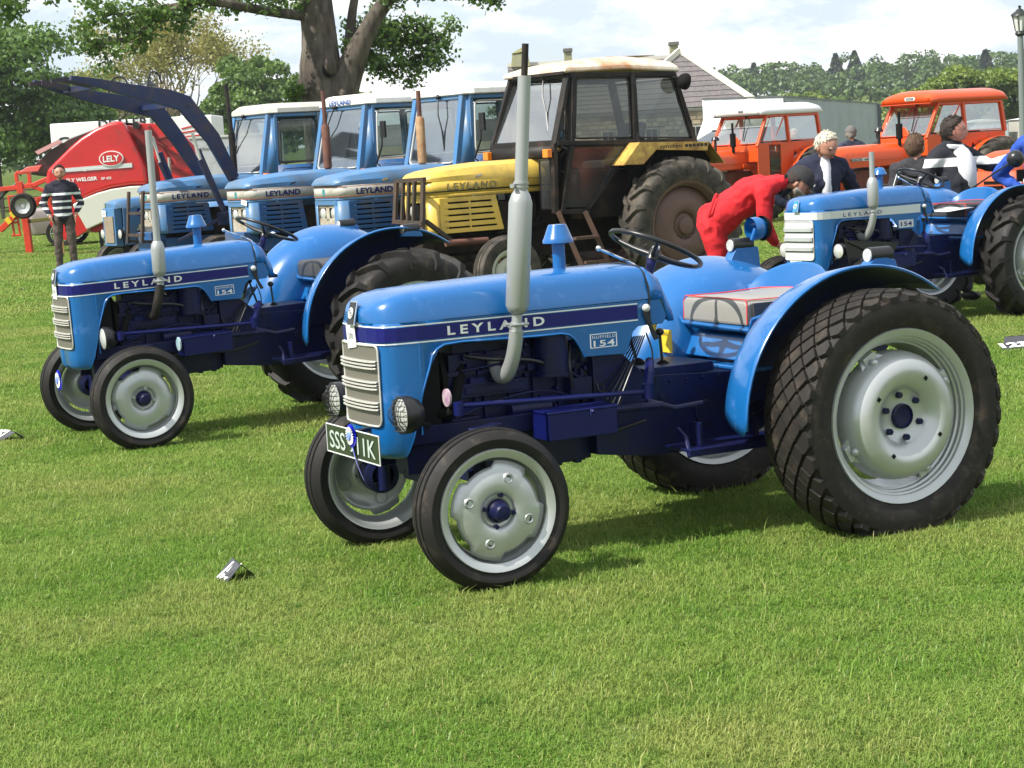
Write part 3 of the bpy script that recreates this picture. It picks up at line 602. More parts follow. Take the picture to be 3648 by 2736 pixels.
    q.box((-.10, .14, .55), (.12, .06, .10)); q.box((-.62, .14, .66), (.10, .07, .09)); q.tube([(-.62, .17, .70), (-.5, .19, .78), (-.3, .17, .80), (-.1, .15, .78)], .006, 6, sub=2); q.tube([(-.6, .18, .62), (-.45, .2, .68), (-.25, .18, .66), (-.05, .17, .60)], .005, 6, sub=2)
    q.box((-.3, 0, .375), (.75, .16, .05))
    for k in range(8): q.box((-.0 - .09 * k, .085, .36), (.03, .03, .03))
    q.build('engine', NAVY, B, bevel=.006)
    rn = random.Random(4); q = M()
    for k in range(46):
        a, b = rn.uniform(-.68, -.06), rn.uniform(.46, .86); q.cyl((a, .118, b), (a, .140 + rn.uniform(0, .02), b), rn.choice((.006, .008, .011)), n=6)
    for k in range(9):
        a, b = rn.uniform(-.62, -.1), rn.uniform(.5, .84); q.box((a, .135, b), (rn.uniform(.03, .10), rn.uniform(.02, .05), rn.uniform(.015, .05)))
    q.build('engine_bolts', BOXNAVY, B, bevel=.002)['kind'] = 'stuff'
    q = M(); q.tube([(-.12, .14, .84), (-.2, .19, .82), (-.42, .2, .80), (-.5, .17, .74)], .009, 8, sub=2); q.tube([(-.08, .12, .5), (-.2, .2, .47), (-.4, .2, .50), (-.7, .19, .46), (-.9, .2, .5)], .007, 6, sub=2); q.tube([(-.58, .17, .84), (-.55, .21, .76), (-.57, .2, .66)], .006, 6, sub=2); q.build('fuel_lines', BLK, B)
    for k in range(4):
        q = M(); q.cyl((-.16 - .12 * k, .06, .90), (-.16 - .12 * k, .06, .945), .014, .012, 8); q.tube([(-.16 - .12 * k, .06, .94), (-.2 - .11 * k, .12, .93), (-.3 - .05 * k, .16, .86)], .004, 5, sub=1); q.build('injector', ALU if k % 2 else NAVY, B)
    q = M(); q.prism([(-.68, .38), (-.68, .78), (-.80, .80), (-.93, .68), (-1.35, .655), (-1.50, .66), (-1.50, .40), (-1.35, .34), (-.93, .345)], -.17, .17); q.box((-1.10, 0, .685), (.34, .30, .04)); q.box((-1.62, 0, .56), (.36, .34, .30)); q.cyl((-1.20, .171, .50), (-1.20, .185, .50), .05); q.cyl((-1.0, .171, .58), (-1.0, .18, .58), .016, n=6)
    for k in range(7): q.cyl((-.96 - .08 * k, .17, .645), (-.96 - .08 * k, .18, .645), .008, n=6)
    q.build('gearbox', NAVY, B, bevel=.008)
    q = M(); q.cyl((WBx, -.42, .49), (WBx, .42, .49), .075, n=18); q.cyl((WBx, -.2, .49), (WBx, .2, .49), .14, n=18); q.lathe([(.36, .075), (.38, .14), (.44, .14), (.45, .06)], 20, c=(WBx, 0, .49)); q.lathe([(-.36, .075), (-.38, .14), (-.44, .14), (-.45, .06)], 20, c=(WBx, 0, .49)); q.build('rear_axle', NAVY, B)
    q = M(); q.cyl((-.50, .15, .74), (-.50, .15, .90), .072, n=20); q.cyl((-.50, .15, .725), (-.50, .15, .74), .08, n=20); q.cyl((-.50, .15, .80), (-.50, .15, .808), .075, n=20); q.tube([(-.50, .15, .88), (-.55, .08, .90), (-.643, 0, .93)], .03, 10, sub=2); q.build('air_cleaner_bowl', NAVY, B)
    q = M(); q.box((.06, 0, .76), (.10, .36, .38)); q.cyl((-.02, 0, .74), (-.04, 0, .74), .15, n=24); q.tube([(.02, .10, .60), (-.03, .15, .62), (-.08, .15, .70), (-.12, .1, .80)], .022, 10, sub=2); q.tube([(.04, .12, .64), (0, .20, .62), (-.02, .26, .66)], .02, 10, sub=2); q.build('radiator', BLKM, B)
    # side rails, front axle, steering gear
    q = M()
    for s in (-1, 1):
        q.box((-.16, s * .19, .555), (.62, .03, .07)); q.box((.05, s * .15, .46), (.22, .03, .12))
        q.prism([(.05, .40), (.05, .44), (-.05, .44), (-.05, .40)], s * .1, s * .48); q.cyl((0, s * .47, .24), (0, s * .47, .50), .03); q.cyl((0, s * .46, .307), (0, s * .55, .307), .03)
        q.cyl((0, s * .47, .50), (0, s * .47, .60), .018); q.box((-.05, s * .44, .585), (.16, .05, .03), ('Z', s * .5))
        for k in range(4): q.cyl((0, s * .47, .50 + .026 * k), (0, s * .47, .512 + .026 * k), .03, n=14)
    q.box((0, 0, .41), (.14, .26, .10)); q.cyl((.12, 0, .43), (-.12, 0, .43), .05)
    q.build('front_axle', NAVY, B, bevel=.004)
    for s in (-1, 1):
        q = M(); q.tube([(.02, s * .36, .675), (-.38, s * .345, .656), (-.83, s * .34, .637)], .0105, 8); q.tube([(-.83, s * .34, .637), (-.86, s * .31, .70), (-.93, s * .2, .74)], .02, 8); q.cyl((-.83, s * .34, .61), (-.83, s * .34, .67), .022); q.cyl((.02, s * .36, .64), (.02, s * .36, .69), .02); q.build('drag_link', BOXNAVY, B)
        q = M(); q.tube([(-.45, s * .30, .585), (-.70, s * .29, .575), (-.92, s * .3, .57)], .016, 8); q.tube([(-.86, s * .28, .59), (-.98, s * .3, .55), (-1.10, s * .32, .56)], .012, 8); q.build('brake_rod', NAVY, B)
    q = M(); q.box((-.52, .29, .543), (.31, .14, .105)); q.box((-.52, .29, .600), (.318, .148, .012)); q.cyl((-.56, .362, .597), (-.56, .372, .585), .008); q.box((-.56, .364, .585), (.02, .008, .03)); q.build('toolbox', BOXNAVY, B, bevel=.004)
    for s in (-1, 1):
        q = M(); q.box((-1.22, s * .31, .385), (.50, .20, .012)); q.box((-1.22, s * .41, .375), (.50, .012, .03)); q.tube([(-.98, s * .40, .36), (-1.0, s * .34, .43), (-1.0, s * .28, .46)], .012, 6); q.box((-1.05, s * .34, .44), (.015, .08, .10)); q.box((-1.33, s * .34, .44), (.015, .06, .08)); q.build('foot_plate', NAVY, B, bevel=.003)
    q = M(); q.tube([(-1.28, .36, .52), (-1.34, .34, .49), (-1.42, .34, .55)], .008, 6); q.box((-1.30, .37, .515), (.12, .05, .01), ('Y', .5)); q.build('brake_pedal', NAVY, B)
    # wires and hoses
    q = M()
    for k in range(7):
        y0 = .1 + .02 * k; q.tube([(-.60 - .03 * k, y0, .78 - .03 * k), (-.70, y0 + .04, .70 - .03 * k), (-.84, y0 + .02, .76), (-.9 - .01 * k, .12, .84)], .0035, 5, sub=2)
    q.tube([(-.93, .18, .86), (-.95, .2, .78), (-.93, .21, .7), (-.96, .2, .64)], .004, 5, sub=2)
    q.build('cables', BLK, B)
    # exhaust
    q = M(); ex = .012 if kind == 1 else 0
    S0 = {1: (-.245, .30, .806), 2: (-.24, .30, .81), 3: (-.245, .30, .81)}[kind]
    low = SILV if kind != 2 else DKFR
    q = M(); q.tube([(-.236, .20, .745), (-.238, .25, .75), (-.24, .28, .78), (-.246, .298, .83), (-.262, .302, .88), (-.275, .303, .935)], .028, 14, sub=2) if kind == 2 else q.tube([(-.25, .13, .805), (-.252, .15, .772), (-.252, .18, .746), (-.258, .225, .752), (-.266, .262, .80), (-.272, .29, .87), (-.2755, .303, .935)], [.024, .026, .030, .031, .030, .029, .0285], 14, sub=2); q.box((-.25, .13, .815), (.06, .05, .012)); q.build('exhaust_elbow', low, B, bevel=0)
    if kind == 1: b0, t0, top, lean = .997, 1.478, 1.91, (-.06, .075)
    elif kind == 2: b0, t0, top, lean = .985, 1.20, 1.86, (-.02, .03)
    else: b0, t0, top, lean = .98, 1.235, 1.44, (-.002, .0)
    def ep(z): return (-.276 + lean[0] * (z - .93), .303 + lean[1] * (z - .93), z)
    q = M(); q.tube([ep(z) for z in (.93, b0)], .021, 14)
    for z, r_ in ((.955, .026), (.962, .026)): q.cyl(ep(z), ep(z + .004), r_, n=14)
    a = ep(.958); q.cyl((a[0] - .04, a[1] + .022, a[2]), (a[0] + .04, a[1] + .022, a[2]), .006); q.cyl((a[0] - .04, a[1] - .022, a[2]), (a[0] + .04, a[1] - .022, a[2]), .006)
    mr_ = .046 if kind != 2 else .042
    q.tube([ep(z) for z in (b0, b0 + .012, b0 + .035, t0 - .05, t0 - .018, t0)], [.02, .036, mr_, mr_, .036, .024], 22)
    q.tube([ep(z) for z in (t0, t0 + .03, top)], [.026, .025, .025] if kind == 1 else [.022, .021, .021], 16)
    if kind == 1:
        c_ = ep(1.495); q.cyl(ep(1.487), ep(1.494), .030, n=18); q.cyl(ep(1.501), ep(1.508), .030, n=18); q.cyl((c_[0] + .03, c_[1], c_[2]), (c_[0] + .05, c_[1] + .02, c_[2]), .009)
    q.build('exhaust_stack', SILV, B, ang=50)
    if kind == 1: q = M(); q.tube([ep(1.90), ep(2.03)], .013, 12); q.build('exhaust_tip', DKFR, B)
    # pre cleaner
    cz = 1.245; q = M(); q.cyl((-.643, 0, 1.10), (-.643, 0, cz + .01), .0265, n=22)
    if kind != 3: q.lathe([(cz - .002, 0), (cz - .002, .062), (cz, .064), (cz + .012, .063), (cz + .02, .058), (cz + .066, .040), (cz + .074, .036), (cz + .0755, 0)], 28, 'z', c=(-.643, 0, 0))
    else: q.lathe([(cz - .004, 0), (cz - .004, .058), (cz, .061), (cz + .006, .058), (cz + .02, .052), (cz + .045, .038), (cz + .056, .025), (cz + .058, 0)], 28, 'z', c=(-.643, 0, 0))
    q.build('pre_cleaner', BLUE, B, ang=40)
    # steering
    q = M(); c0 = Vector((-1.106, 0, 1.185)); tl = .458; ux = Vector((cos(tl), 0, sin(tl))); uy = Vector((0, 1, 0)); nn = ux.cross(uy); nn = -nn if nn.z < 0 else nn
    q.tube([c0 + ux * .2 * cos(a) + uy * .2 * sin(a) for a in np.linspace(0, 2 * pi, 40, endpoint=False)], .0105, 8, True)
    for k in range(3):
        a = radians(60 + 120 * k); e_ = c0 + ux * .2 * cos(a) + uy * .2 * sin(a); q.tube([c0 - nn * .03, (c0 + e_) / 2 - nn * .02, e_], [.014, .011, .008], 8)
    q.cyl(c0 - nn * .05, c0 - nn * .005, .026, .02); q.build('steering_wheel', BLK, B, ang=60)
    q = M(); q.tube([c0 - nn * .04, (-1.06, 0, 1.07), (-1.02, 0, .95)], .02, 12); q.tube([c0 - nn * .10, c0 - nn * .16], .026, 12); q.build('steering_column', BOXNAVY, B)
    q = M(); q.ell(tuple(c0 + nn * .004), (.018, .018, .012)); q.build('wheel_boss_cap', CHROME, B); q = M(); q.tube([(-.983, .05, 1.08), (-.985, .05, 1.115), (-.96, .052, 1.135), (-.88, .055, 1.172), (-.80, .06, 1.208)], .006, 8, sub=1); q.ell((-.797, .06, 1.21), .012); q.build('throttle_lever', CHROME, B)
    q = M(); q.prism([(-.905, .975), (-.888, .94), (-.925, .85), (-.935, .83), (-.955, .835), (-.93, .88)], .236, .244); q.build('side_lever', BLK, B)
    q = M(); q.ell((-.898, .248, .965), .017); q.build('lever_knob', ALU, B)
    q = M()
    for (a, b, c, d, e_) in ((-1.083, .05, .69, -1.075, .83), (-1.01, -.03, .70, -.965, .86), (-1.20, -.22, .86, -1.155, 1.0)):
        q = M(); q.tube([(a, b, c), (d, b, e_)], .0065, 6); gl_ = q.build('gear_lever', BLK, B); q = M(); q.ell((d, b, e_ + .01), (.019, .019, .017)); q.build('knob', BLK, gl_)
        q = M(); q.lathe([(c, .03), (c + .012, .032), (c + .022, .022), (c + .03, .01)], 14, 'z', c=(a, b, 0)); q.build('gaiter', BLKM, gl_)
    # seat
    q = M(); q.box((-1.60, -.02, .675), (.44, .48, .16)) if False else None
    q.prism([(-1.40, .69), (-1.45, .79), (-1.80, .80), (-1.85, .67)], -.33, .27) ; q.prism([(-1.36, .655), (-1.36, .675), (-1.9, .675), (-1.9, .655)], -.35, .30)
    q.box((-1.40, -.34, .735), (.02, .03, .16)); q.box((-1.40, .26, .76), (.03, .04, .13)); q.build('tool_locker', BLUE, B, bevel=.008)
    q = M(); q.tube([(-1.40, -.30, .86), (-1.40, -.28, .835), (-1.40, .24, .825), (-1.40, .26, .87), (-1.55, .275, .91), (-1.75, .26, .96)], .010, 8); q.box((-1.60, -.02, .835), (.40, .50, .012)); q.tube([(-1.41, -.26, .82), (-1.5, .1, .80), (-1.41, .2, .815)], .008, 6); q.tube([(-1.45, -.2, .83), (-1.7, -.2, .79)], .01, 6); q.tube([(-1.45, .16, .83), (-1.7, .16, .79)], .01, 6); q.build('seat_frame', BLUE, B)
    sm = SEATG if kind == 1 else SEATD
    q = M(); rs = []
    for X, zb_, zt_, yk in ((-1.395, .85, .925, .93), (-1.40, .845, .94, 1), (-1.42, .842, .95, 1.0), (-1.60, .842, .945, 1.0), (-1.75, .842, .95, .95), (-1.80, .85, .96, .8)):
        hw = .25 * yk; cy = -.025; rs.append([(X, cy - hw, zb_), (X, cy - hw, zt_ - .012), (X, cy - hw + .02, zt_), (X, cy, zt_ + .006), (X, cy + hw - .02, zt_), (X, cy + hw, zt_ - .012), (X, cy + hw, zb_)])
    q.rings(rs); q.build('seat', sm, B, ang=50, bevel=.008)
    if kind != 2:
        q = M(); cy = -.025
        q.tube([(-1.40, cy - .25, .85), (-1.402, cy - .25, .93), (-1.405, cy - .235, .952), (-1.405, cy + .235, .952), (-1.40, cy + .25, .93), (-1.397, cy + .25, .85)], .0026, 6); q.tube([(-1.405, cy + .238, .951), (-1.60, cy + .24, .948), (-1.78, cy + .2, .958), (-1.8, cy, .965), (-1.78, cy - .2, .958), (-1.60, cy - .24, .948), (-1.405, cy - .238, .951)], .0026, 6); q.build('seat_piping', PIPING, B)
    if kind == 1:
        q = M(); rs = []
        cy = -.02
        q.box((-1.6, cy + .262, .895), (.36, .012, .085)); q.build('seat_side', SEATD, B)
    q = M(); rs = []        # pan backrest: curved sheet
    for u in np.linspace(-1.25, 1.25, 17):
        a = u; X = -1.66 - .20 * cos(a); Y = -.03 + .33 * sin(a); zt_ = 1.07 - .16 * (abs(u) / 1.25) ** 2.2
        rs.append([(X + .03, Y * .9, .84), (X + .01, Y, .90), (X, Y, .97), (X - .02, Y * 1.04, zt_ - .012), (X - .022, Y * 1.05, zt_)])
    q.sheet(rs); q.build('seat_pan', BLUE, B, ang=60, solid=.006)
    # fenders and wheels
    cz_ = .475 + lift * .8; Rf_ = {1: .612, 2: .64, 3: .61}[kind]; cx = WBx + .016
    for s in (-1, 1):
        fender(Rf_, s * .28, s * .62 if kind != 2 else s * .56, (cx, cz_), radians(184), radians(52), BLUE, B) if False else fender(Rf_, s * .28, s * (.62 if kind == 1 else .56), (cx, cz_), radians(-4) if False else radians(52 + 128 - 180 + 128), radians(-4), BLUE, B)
    RR, W, y_ = (.505, .30, .685) if turf else (.50 + lift * .9, .27, .64)
    rw = 'rear_wheel'
    for s in (1, -1):
        wheel(B, rw, (WBx, s * y_, RR - .025), s, RR, W, .335, 'turf' if turf else 'lug', 'dish', rub=RUBT if turf else RUB, lug=17, lh=.032, lw=.042)
        wheel(B, 'front_wheel', (0, s * .555, .303), s, .307, .152, .213, 'rib', 'front' if kind == 1 else 'front_round', steer=radians(-3.5))
    # lamps on the fenders
    for s in (1, -1):
        q = M(); q.prism([(-1.80, 1.06), (-1.84, 1.125), (-1.90, 1.14), (-1.96, 1.12), (-1.97, 1.0)] if s < 0 else [(-1.78, 1.075), (-1.83, 1.115), (-1.92, 1.09), (-1.93, 1.06)], s * .50, s * .56); q.build('lamp_bracket', BLUE, B, bevel=.003)
        if kind == 1 or True:
            cyl_lamp(B, (-1.825 if s < 0 else -1.80, s * .53, 1.135 if s < 0 else 1.115), (1, 0, 0), .11, .033)
    if kind == 1:
        q = M(); c_ = Vector((-1.95, -.50, 1.205)); q.tube([(-1.93, -.52, 1.11), (-1.93, -.51, 1.15), c_], .012, 8); q.lathe([(.03, .052), (.0, .055), (-.03, .048), (-.055, .03), (-.062, 0)], 20, 'x', c=c_); 
        q.v = [tuple(v) for v in q.v]; w_ = q.build('work_lamp', BLUE, B)
        q = M(); q.cyl(c_ + Vector((-.01, 0, 0)), c_ + Vector((-.045, 0, 0)), .056, .05, 20) if False else None
        q.lathe([(-.06, .0), (-.055, .05), (-.04, .058), (-.03, .058)], 20, 'x', c=c_); q.build('lamp_rim', BLKM, w_)
        w_.rotation_euler = (0, 0, 0)
    if kind == 3:
        headlamp(B, (-1.93, .3, 1.30), .07, (-.6, -.8, .1), body=BLK, name='work_lamp')
        q = M(); q.tube([(-1.9, -.2, 1.05), (-1.92, .1, 1.2), (-1.93, .28, 1.28)], .008, 6); q.build('lamp_stalk', BLK, B)
    # headlamps
    if kind == 1:
        headlamp(B, (.235, .336, .663), .068, guard=True); headlamp(B, (.235, -.336, .663), .068, guard=True)
    elif kind == 2: headlamp(B, (.10, .30, .655), .066); headlamp(B, (.10, -.30, .655), .066)
    else: headlamp(B, (.13, .33, .67), .06); headlamp(B, (.13, -.33, .67), .06)
    q = M()
    for s in (-1, 1): q = M(); q.tube([(.06, s * .15, .58), (.10, s * .25, .60), (.17 if kind == 1 else .06, s * .31, .62)], .010, 6); q.build('lamp_arm', BLK, B)
    # lower links at the back
    q = M()
    for s in (-1, 1): q.tube([(-1.8, s * .2, .45), (-2.45, s * .33, .62)], .02, 8); q.lathe([(-.02, .05), (.02, .05), (.02, .022), (-.02, .022)], 18, c=(-2.50, s * .335, .64), close=True)
    q.build('lower_link', NAVY, B)
    if kind == 1:
        # sight glass bulb, plate, stickers
        q = M(); q.lathe([(.0, .035), (.008, .035), (.012, 0)], 20, 'x', c=(.02, .27, .70)); q.build('tax_disc', mat('tax_disc', (.55, .5, .48), .4, col2=(.3, .12, .25), ns=30), B)
        pl = M(); pl.box((.345, .073, .538), (.004, .535, .115)); p_ = pl.build('number_plate', mat('plate_green', (.03, .045, .022), .35), B, bevel=.002)
        q = M()
        for (a, b, c, d) in ((.073, .5935, .535, .004), (.073, .4825, .535, .004), (-.192, .538, .004, .111), (.338, .538, .004, .111)): q.box((.3475, a, b), (.003, c, d))
        q.build('plate_border', WHITEP, p_)
        text('SSS 911K', .098, mat('plate_letter', (.45, .52, .47), .4), p_, (.348, .073, .503), (0, 1, 0), (0, 0, 1), center=True, width=.46, bold=.01, name='registration')
        q = M(); q.box((.30, .073, .585), (.10, .03, .012)); q.box((.30, .073, .50), (.10, .03, .012)); q.build('plate_bracket', NAVY, B)
        q = M(); q.box((-1.36, .03, .655), (.30, .0, .0)) if False else None
        q.box((-1.383, .235, .735), (.004, .075, .085)); q.build('data_plate', mat('data_plate', (.05, .05, .05), .3, .5, col2=(.35, .35, .33), ns=70), B)
        q = M(); q.box((-1.30, -.30, .76), (.004, .15, .10)); k_ = q.build('warning_label', mat('label_yellow', (.75, .52, .02), .5), B)
        text('WARNING', .022, BLK, k_, (-1.297, -.30, .785), (0, 1, 0), (0, 0, 1), center=True)
        q = M(); q.box((-1.22, -.23, .86), (.004, .05, .085), ('X', -.5)); q.build('price_tag', mat('label_yellow', (.75, .52, .02), .5), B)
    if kind == 2:
        q = M(); q.lathe([(.0, .042), (.008, .042), (.012, 0)], 22, 'x', c=(-.355, .30, .565)); q.build('tax_disc', mat('tax_disc2', (.6, .65, .65), .4, col2=(.05, .3, .4), ns=20), B)
    if kind == 3:
        q = M(); q.box((.0, .34, .77), (.30, .004, .0)) if False else None
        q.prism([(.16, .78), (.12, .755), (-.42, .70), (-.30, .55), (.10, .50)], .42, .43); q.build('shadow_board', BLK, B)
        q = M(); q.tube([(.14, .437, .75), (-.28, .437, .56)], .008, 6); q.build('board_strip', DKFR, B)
        q = M(); q.quad((-1.15, .27, .90), (-1.42, .30, .92), (-1.42, .02, .93), (-1.15, -.02, .90)); s_ = q.build('information_sheet', mat('paper', (.7, .7, .68), .6), B, solid=.002)
        text('LEYLAND 154', .03, BLK, s_, (-1.2, .24, .909), (-1, .07, 0.05), (0, -1, 0), ext=.004)
        q = M(); q.box((-1.86, .45, 1.16), (.16, .01, .10)); q.build('fender_board', BLKM, B)
    if kind == 2: t.rotation_euler = (0, .0, radians(th)); 
    if lift and kind == 2:
        for ch in t.children:
            if 'wheel' in ch.name and 'steering' not in ch.name or 'front_axle' in ch.name: continue
            ch.rotation_euler = (0, .031, 0)
    return t
T1 = mini('glossy blue small tractor with chequered turf tyres and green number plate', (-.353, 7.792, 206.686), 1)
T2 = mini('glossy blue small tractor with dark blue stripe and plain headlamps, no number plate', (-2.441, 12.049, 207.83), 2)
T3 = mini('glossy blue small tractor with silver bonnet stripe and silver grille', (2.61, 16.128, 212.45), 3)
for t in (T1, T2, T3): t['group'] = 'small blue tractors parked on the lawn'
def rosette(label, T, p, tail, r=.045, hang=False):
    x, y, th = T.location.x, T.location.y, T.rotation_euler.z
    o = empty('rosette', T.matrix_basis @ Vector(p), th); tag(o, label, 'rosette', 'award rosettes')
    q = M(); n = 22; BL = mat('rosette_blue', (.01, .02, .62), .5)
    for rr_, dx in ((r * 1.0, .0), (r * .82, .004)):
        vs = []
        for i in range(n * 2): a = 2 * pi * i / (n * 2); vs.append((dx + (.006 if i % 2 else 0), rr_ * cos(a) * (1 if i % 2 else .94), rr_ * sin(a) * (1 if i % 2 else .94)))
        q.add(vs + [(dx + .002, 0, 0)], [(i, (i + 1) % (2 * n), 2 * n) for i in range(2 * n)])
    q.build('ribbon_pleats', BL, o, flat=True)
    q = M(); n = 20; vs = []
    for i in range(n * 2): a = 2 * pi * i / (n * 2); vs.append((.009 + (.005 if i % 2 else 0), r * .76 * cos(a), r * .76 * sin(a)))
    q.add(vs + [(.010, 0, 0)], [(i, (i + 1) % (2 * n), 2 * n) for i in range(2 * n)]); q.build('white_pleats', WHITEP, o, flat=True)
    q = M(); q.lathe([(.012, r * .36), (.018, r * .34), (.0185, 0)], 20, 'x'); q.build('centre_disc', mat('rosette_centre', (.2, .3, .75), .4), o)
    for k, (mm_, dy) in enumerate(((WHITEP, -.006), (BL, .008))):
        q = M(); rs = []
        for u in range(7): v = u / 6; rs.append([(.0 + .004 * k, dy - .01 + tail[0] * v * v, -v * tail[1]), (.004 + .004 * k, dy + .01 + tail[0] * v * v, -v * tail[1] - .004)])
        q.sheet(rs); q.build('ribbon_tail', mm_, o, ang=60)
    return o
rosette('blue and white rosette pinned over the green number plate', T1, (.352, .085, .572), (.10, .16), .046)
rosette('blue and white rosette dangling under the nose of the left blue tractor', T2, (.33, -.02, .40), (.05, .12), .062)
q = M(); 
# ------------------------------------------------------------ windows: a frame with rounded corners and its pane
def rrect(p, r, n=4):
    """rounded polygon from corner points (in a plane)"""
    p = [Vector(a) for a in p]; o = []; k = len(p)
    for i in range(k):
        a, b, c = p[i - 1], p[i], p[(i + 1) % k]; u = (a - b).normalized(); v = (c - b).normalized(); s, e_ = b + u * r, b + v * r
        for j in range(n + 1): t = j / n; o.append(s * (1 - t) ** 2 + b * 2 * t * (1 - t) + e_ * t * t)
    return o
def window(parent, p, glass=None, seal=None, r=.06, th=.011, name='window'):
    q = M(); rr_ = rrect(p, r); q.tube(rr_, th, 6, True); f = q.build(name, seal or BLK, parent, ang=60)
    q = M(); q.add(rr_, [tuple(range(len(rr_)))]); q.build('pane', glass or GLASS, f, flat=True); return f
def holed(parent, outer, holes, thick, m, name):
    """panel with window openings: bridge outline and holes with strips"""
    pass
def plate(parent, pts, m, name, th=.02, bevel=0):
    q = M(); P = [Vector(p) for p in pts]; nn = (P[1] - P[0]).cross(P[2] - P[0]).normalized() * th; n = len(P)
    q.add([p - nn for p in P] + [p for p in P], [tuple(range(n))[::-1], tuple(range(n, 2 * n))] + [(i, (i + 1) % n, n + (i + 1) % n, n + i) for i in range(n)])
    return q.build(name, m, parent, bevel=bevel)
def bar(q, a, b, w, d=None):
    d = d or w; x, y, z = frame(a, b); a = Vector(a); b = Vector(b)
    c = [(-w / 2, -d / 2), (w / 2, -d / 2), (w / 2, d / 2), (-w / 2, d / 2)]
    q.rings([[a + x * u + y * v for u, v in c], [b + x * u + y * v for u, v in c]])
def wiper(parent, a, b, arm=(0, 0, 0)):
    q = M(); a = Vector(a); b = Vector(b); q.tube([a, (a + b) / 2 + Vector((.03, 0, 0)), b], .008, 5); d = (b - a).normalized(); q.tube([b - d * .02, b + d * .22], .011, 5); q.ell(tuple(a), .03); q.build('wiper', BLK, parent)
def big(label, pose, paint, dark, kind, roofm, rub=RUBD, rimm=BRNR):
    x, y, th = pose; B = empty('cab_tractor', (x, y, 0), radians(th)); tag(B, label, 'tractor', 'large cab tractors in the back row')
    yel = kind == 'yellow'; D = .0
    # bonnet cap
    q = M(); rs = []
    for X, w, zb, zt in ((2.835, .20, 1.345, 1.365), (2.82, .25, 1.342, 1.40), (2.77, .29, 1.34, 1.435), (2.66, .315, 1.338, 1.46), (2.45, .33, 1.335, 1.485), (2.1, .335, 1.33, 1.51), (1.6, .335, 1.32, 1.515), (1.28, .335, 1.315, 1.515)):
        h = [(w, zb), (w, zb + (zt - zb) * .35), (w * .86, zb + (zt - zb) * .8), (w * .7, zt - .008), (w * .35, zt), (0, zt + .004)]
        rs.append([(X, a, b) for a, b in h] + [(X, -a, b) for a, b in h[::-1][1:]])
    q.sheet(rs); q.add(rs[0], [tuple(range(len(rs[0])))]); q.build('bonnet', paint, B, ang=32, bevel=.008)
    plan = [(2.80, 0), (2.80, .18), (2.785, .25), (2.75, .285), (2.70, .305), (2.6, .318), (1.40, .318)]
    def wrap(z0, z1, m, nm, off=0, i0=0, i1=None, ang=60, solid=.008):
        q = M(); pts = [(a + off, b + (off if b else 0)) for a, b in plan[i0:i1]]; pp = [(a, -b) for a, b in pts[::-1]] + pts[1 if pts[0][1] == 0 else 0:]
        if i0: 
            for s in (-1, 1): q.sheet([[(a, s * b, z) for a, b in pts] for z in (z0, z1)])
        else: q.sheet([[(a, b, z) for a, b in pp] for z in (z0, z1)])
        return q.build(nm, m, B, ang=ang, solid=solid)
    bandm = paint if yel else mat('dirty_band_white', (.52, .51, .46), .5, dirt=(.3, .27, .22), da=.5, ds=4)
    wrap(1.205, 1.335, bandm, 'bonnet_band', .004)
    wrap(1.17, 1.205, paint, 'lower_band', 0)
    q = M()
    if yel: wrap(1.225, 1.24, DKFR, 'band_stripe', .009, solid=.002)
    else:
        for z in (1.212, 1.322): wrap(z, z + .006, mat('thin_red_line', (.4, .08, .06), .5), 'band_line', .009, solid=.002)
    for s in (-1, 1):
        text('LEYLAND', .094 if yel else .088, BLK if yel else (STRIPE if kind != 'loader' else STRIPE), B, (2.60 if s > 0 else 2.12, s * .3315, 1.246 if yel else 1.236), (-s, 0, 0), (0, 0, 1), bold=.03, sp=1.3 if yel or kind == 'loader' else 1.0, width=.60 if yel else (.52 if kind == 'loader' else .48))
        if yel: text('LEYLAND', .090, mat('letter_pale_yellow', (.74, .62, .26), .5), B, (2.595 if s > 0 else 2.12, s * .3338, 1.2485), (-s, 0, 0), (0, 0, 1), bold=-.022, sp=1.3, width=.588)
        # louvred side panel, slats one by one
        sx0, sx1t, sx1b, z0, z1 = 2.70, 2.10, 2.04, .80, 1.165
        if yel: sx1t, sx1b = 2.02, 1.94
        y_ = s * .318
        nsl = 5 if yel else 6
        hh = (z1 - z0) / (nsl * 2 + 1) 
        q = M(); q.box(((sx0 + sx1b) / 2, s * .285, (z0 + z1) / 2), (sx0 - sx1b - .06, .02, z1 - z0 - .03)); q.build('louvre_backing', BLKM, B)
        for k in range(nsl + 1):
            hb = hh * 1.35; zc = z0 + hb / 2 + (z1 - z0 - hb) * k / nsl; f = (zc - z0) / (z1 - z0); xr = sx1b + (sx1t - sx1b) * f
            q = M(); q.box(((sx0 + xr) / 2, y_, zc), (sx0 - xr, .014, hb)); q.build('louvre_slat', paint if yel else dark, B, bevel=.003)
        q = M(); q.box((sx0 - .03, y_, (z0 + z1) / 2), (.06, .013, z1 - z0)); q.build('louvre_frame', paint if yel else dark, B, bevel=.003); q = M(); q.prism([(sx1b, z0), (sx1b + .07, z0), (sx1t + .07, z1), (sx1t, z1)], y_ - .0065, y_ + .0065)
        q.build('louvre_frame', paint if yel else dark, B, bevel=.003); q = M(); xm = (sx0 + sx1b) / 2 + .02; q.box((xm, y_, (z0 + z1) / 2), (.02, .012, z1 - z0)); q.build('louvre_frame', paint if yel else dark, B, bevel=.003)
        q = M(); q.box((2.22, s * .335, 1.375), (.07, .012, .016), ('Y', .3)); q.cyl((2.25, s * .32, 1.37), (2.25, s * .345, 1.37), .012, n=8); q.build('bonnet_catch', CHROME, B)
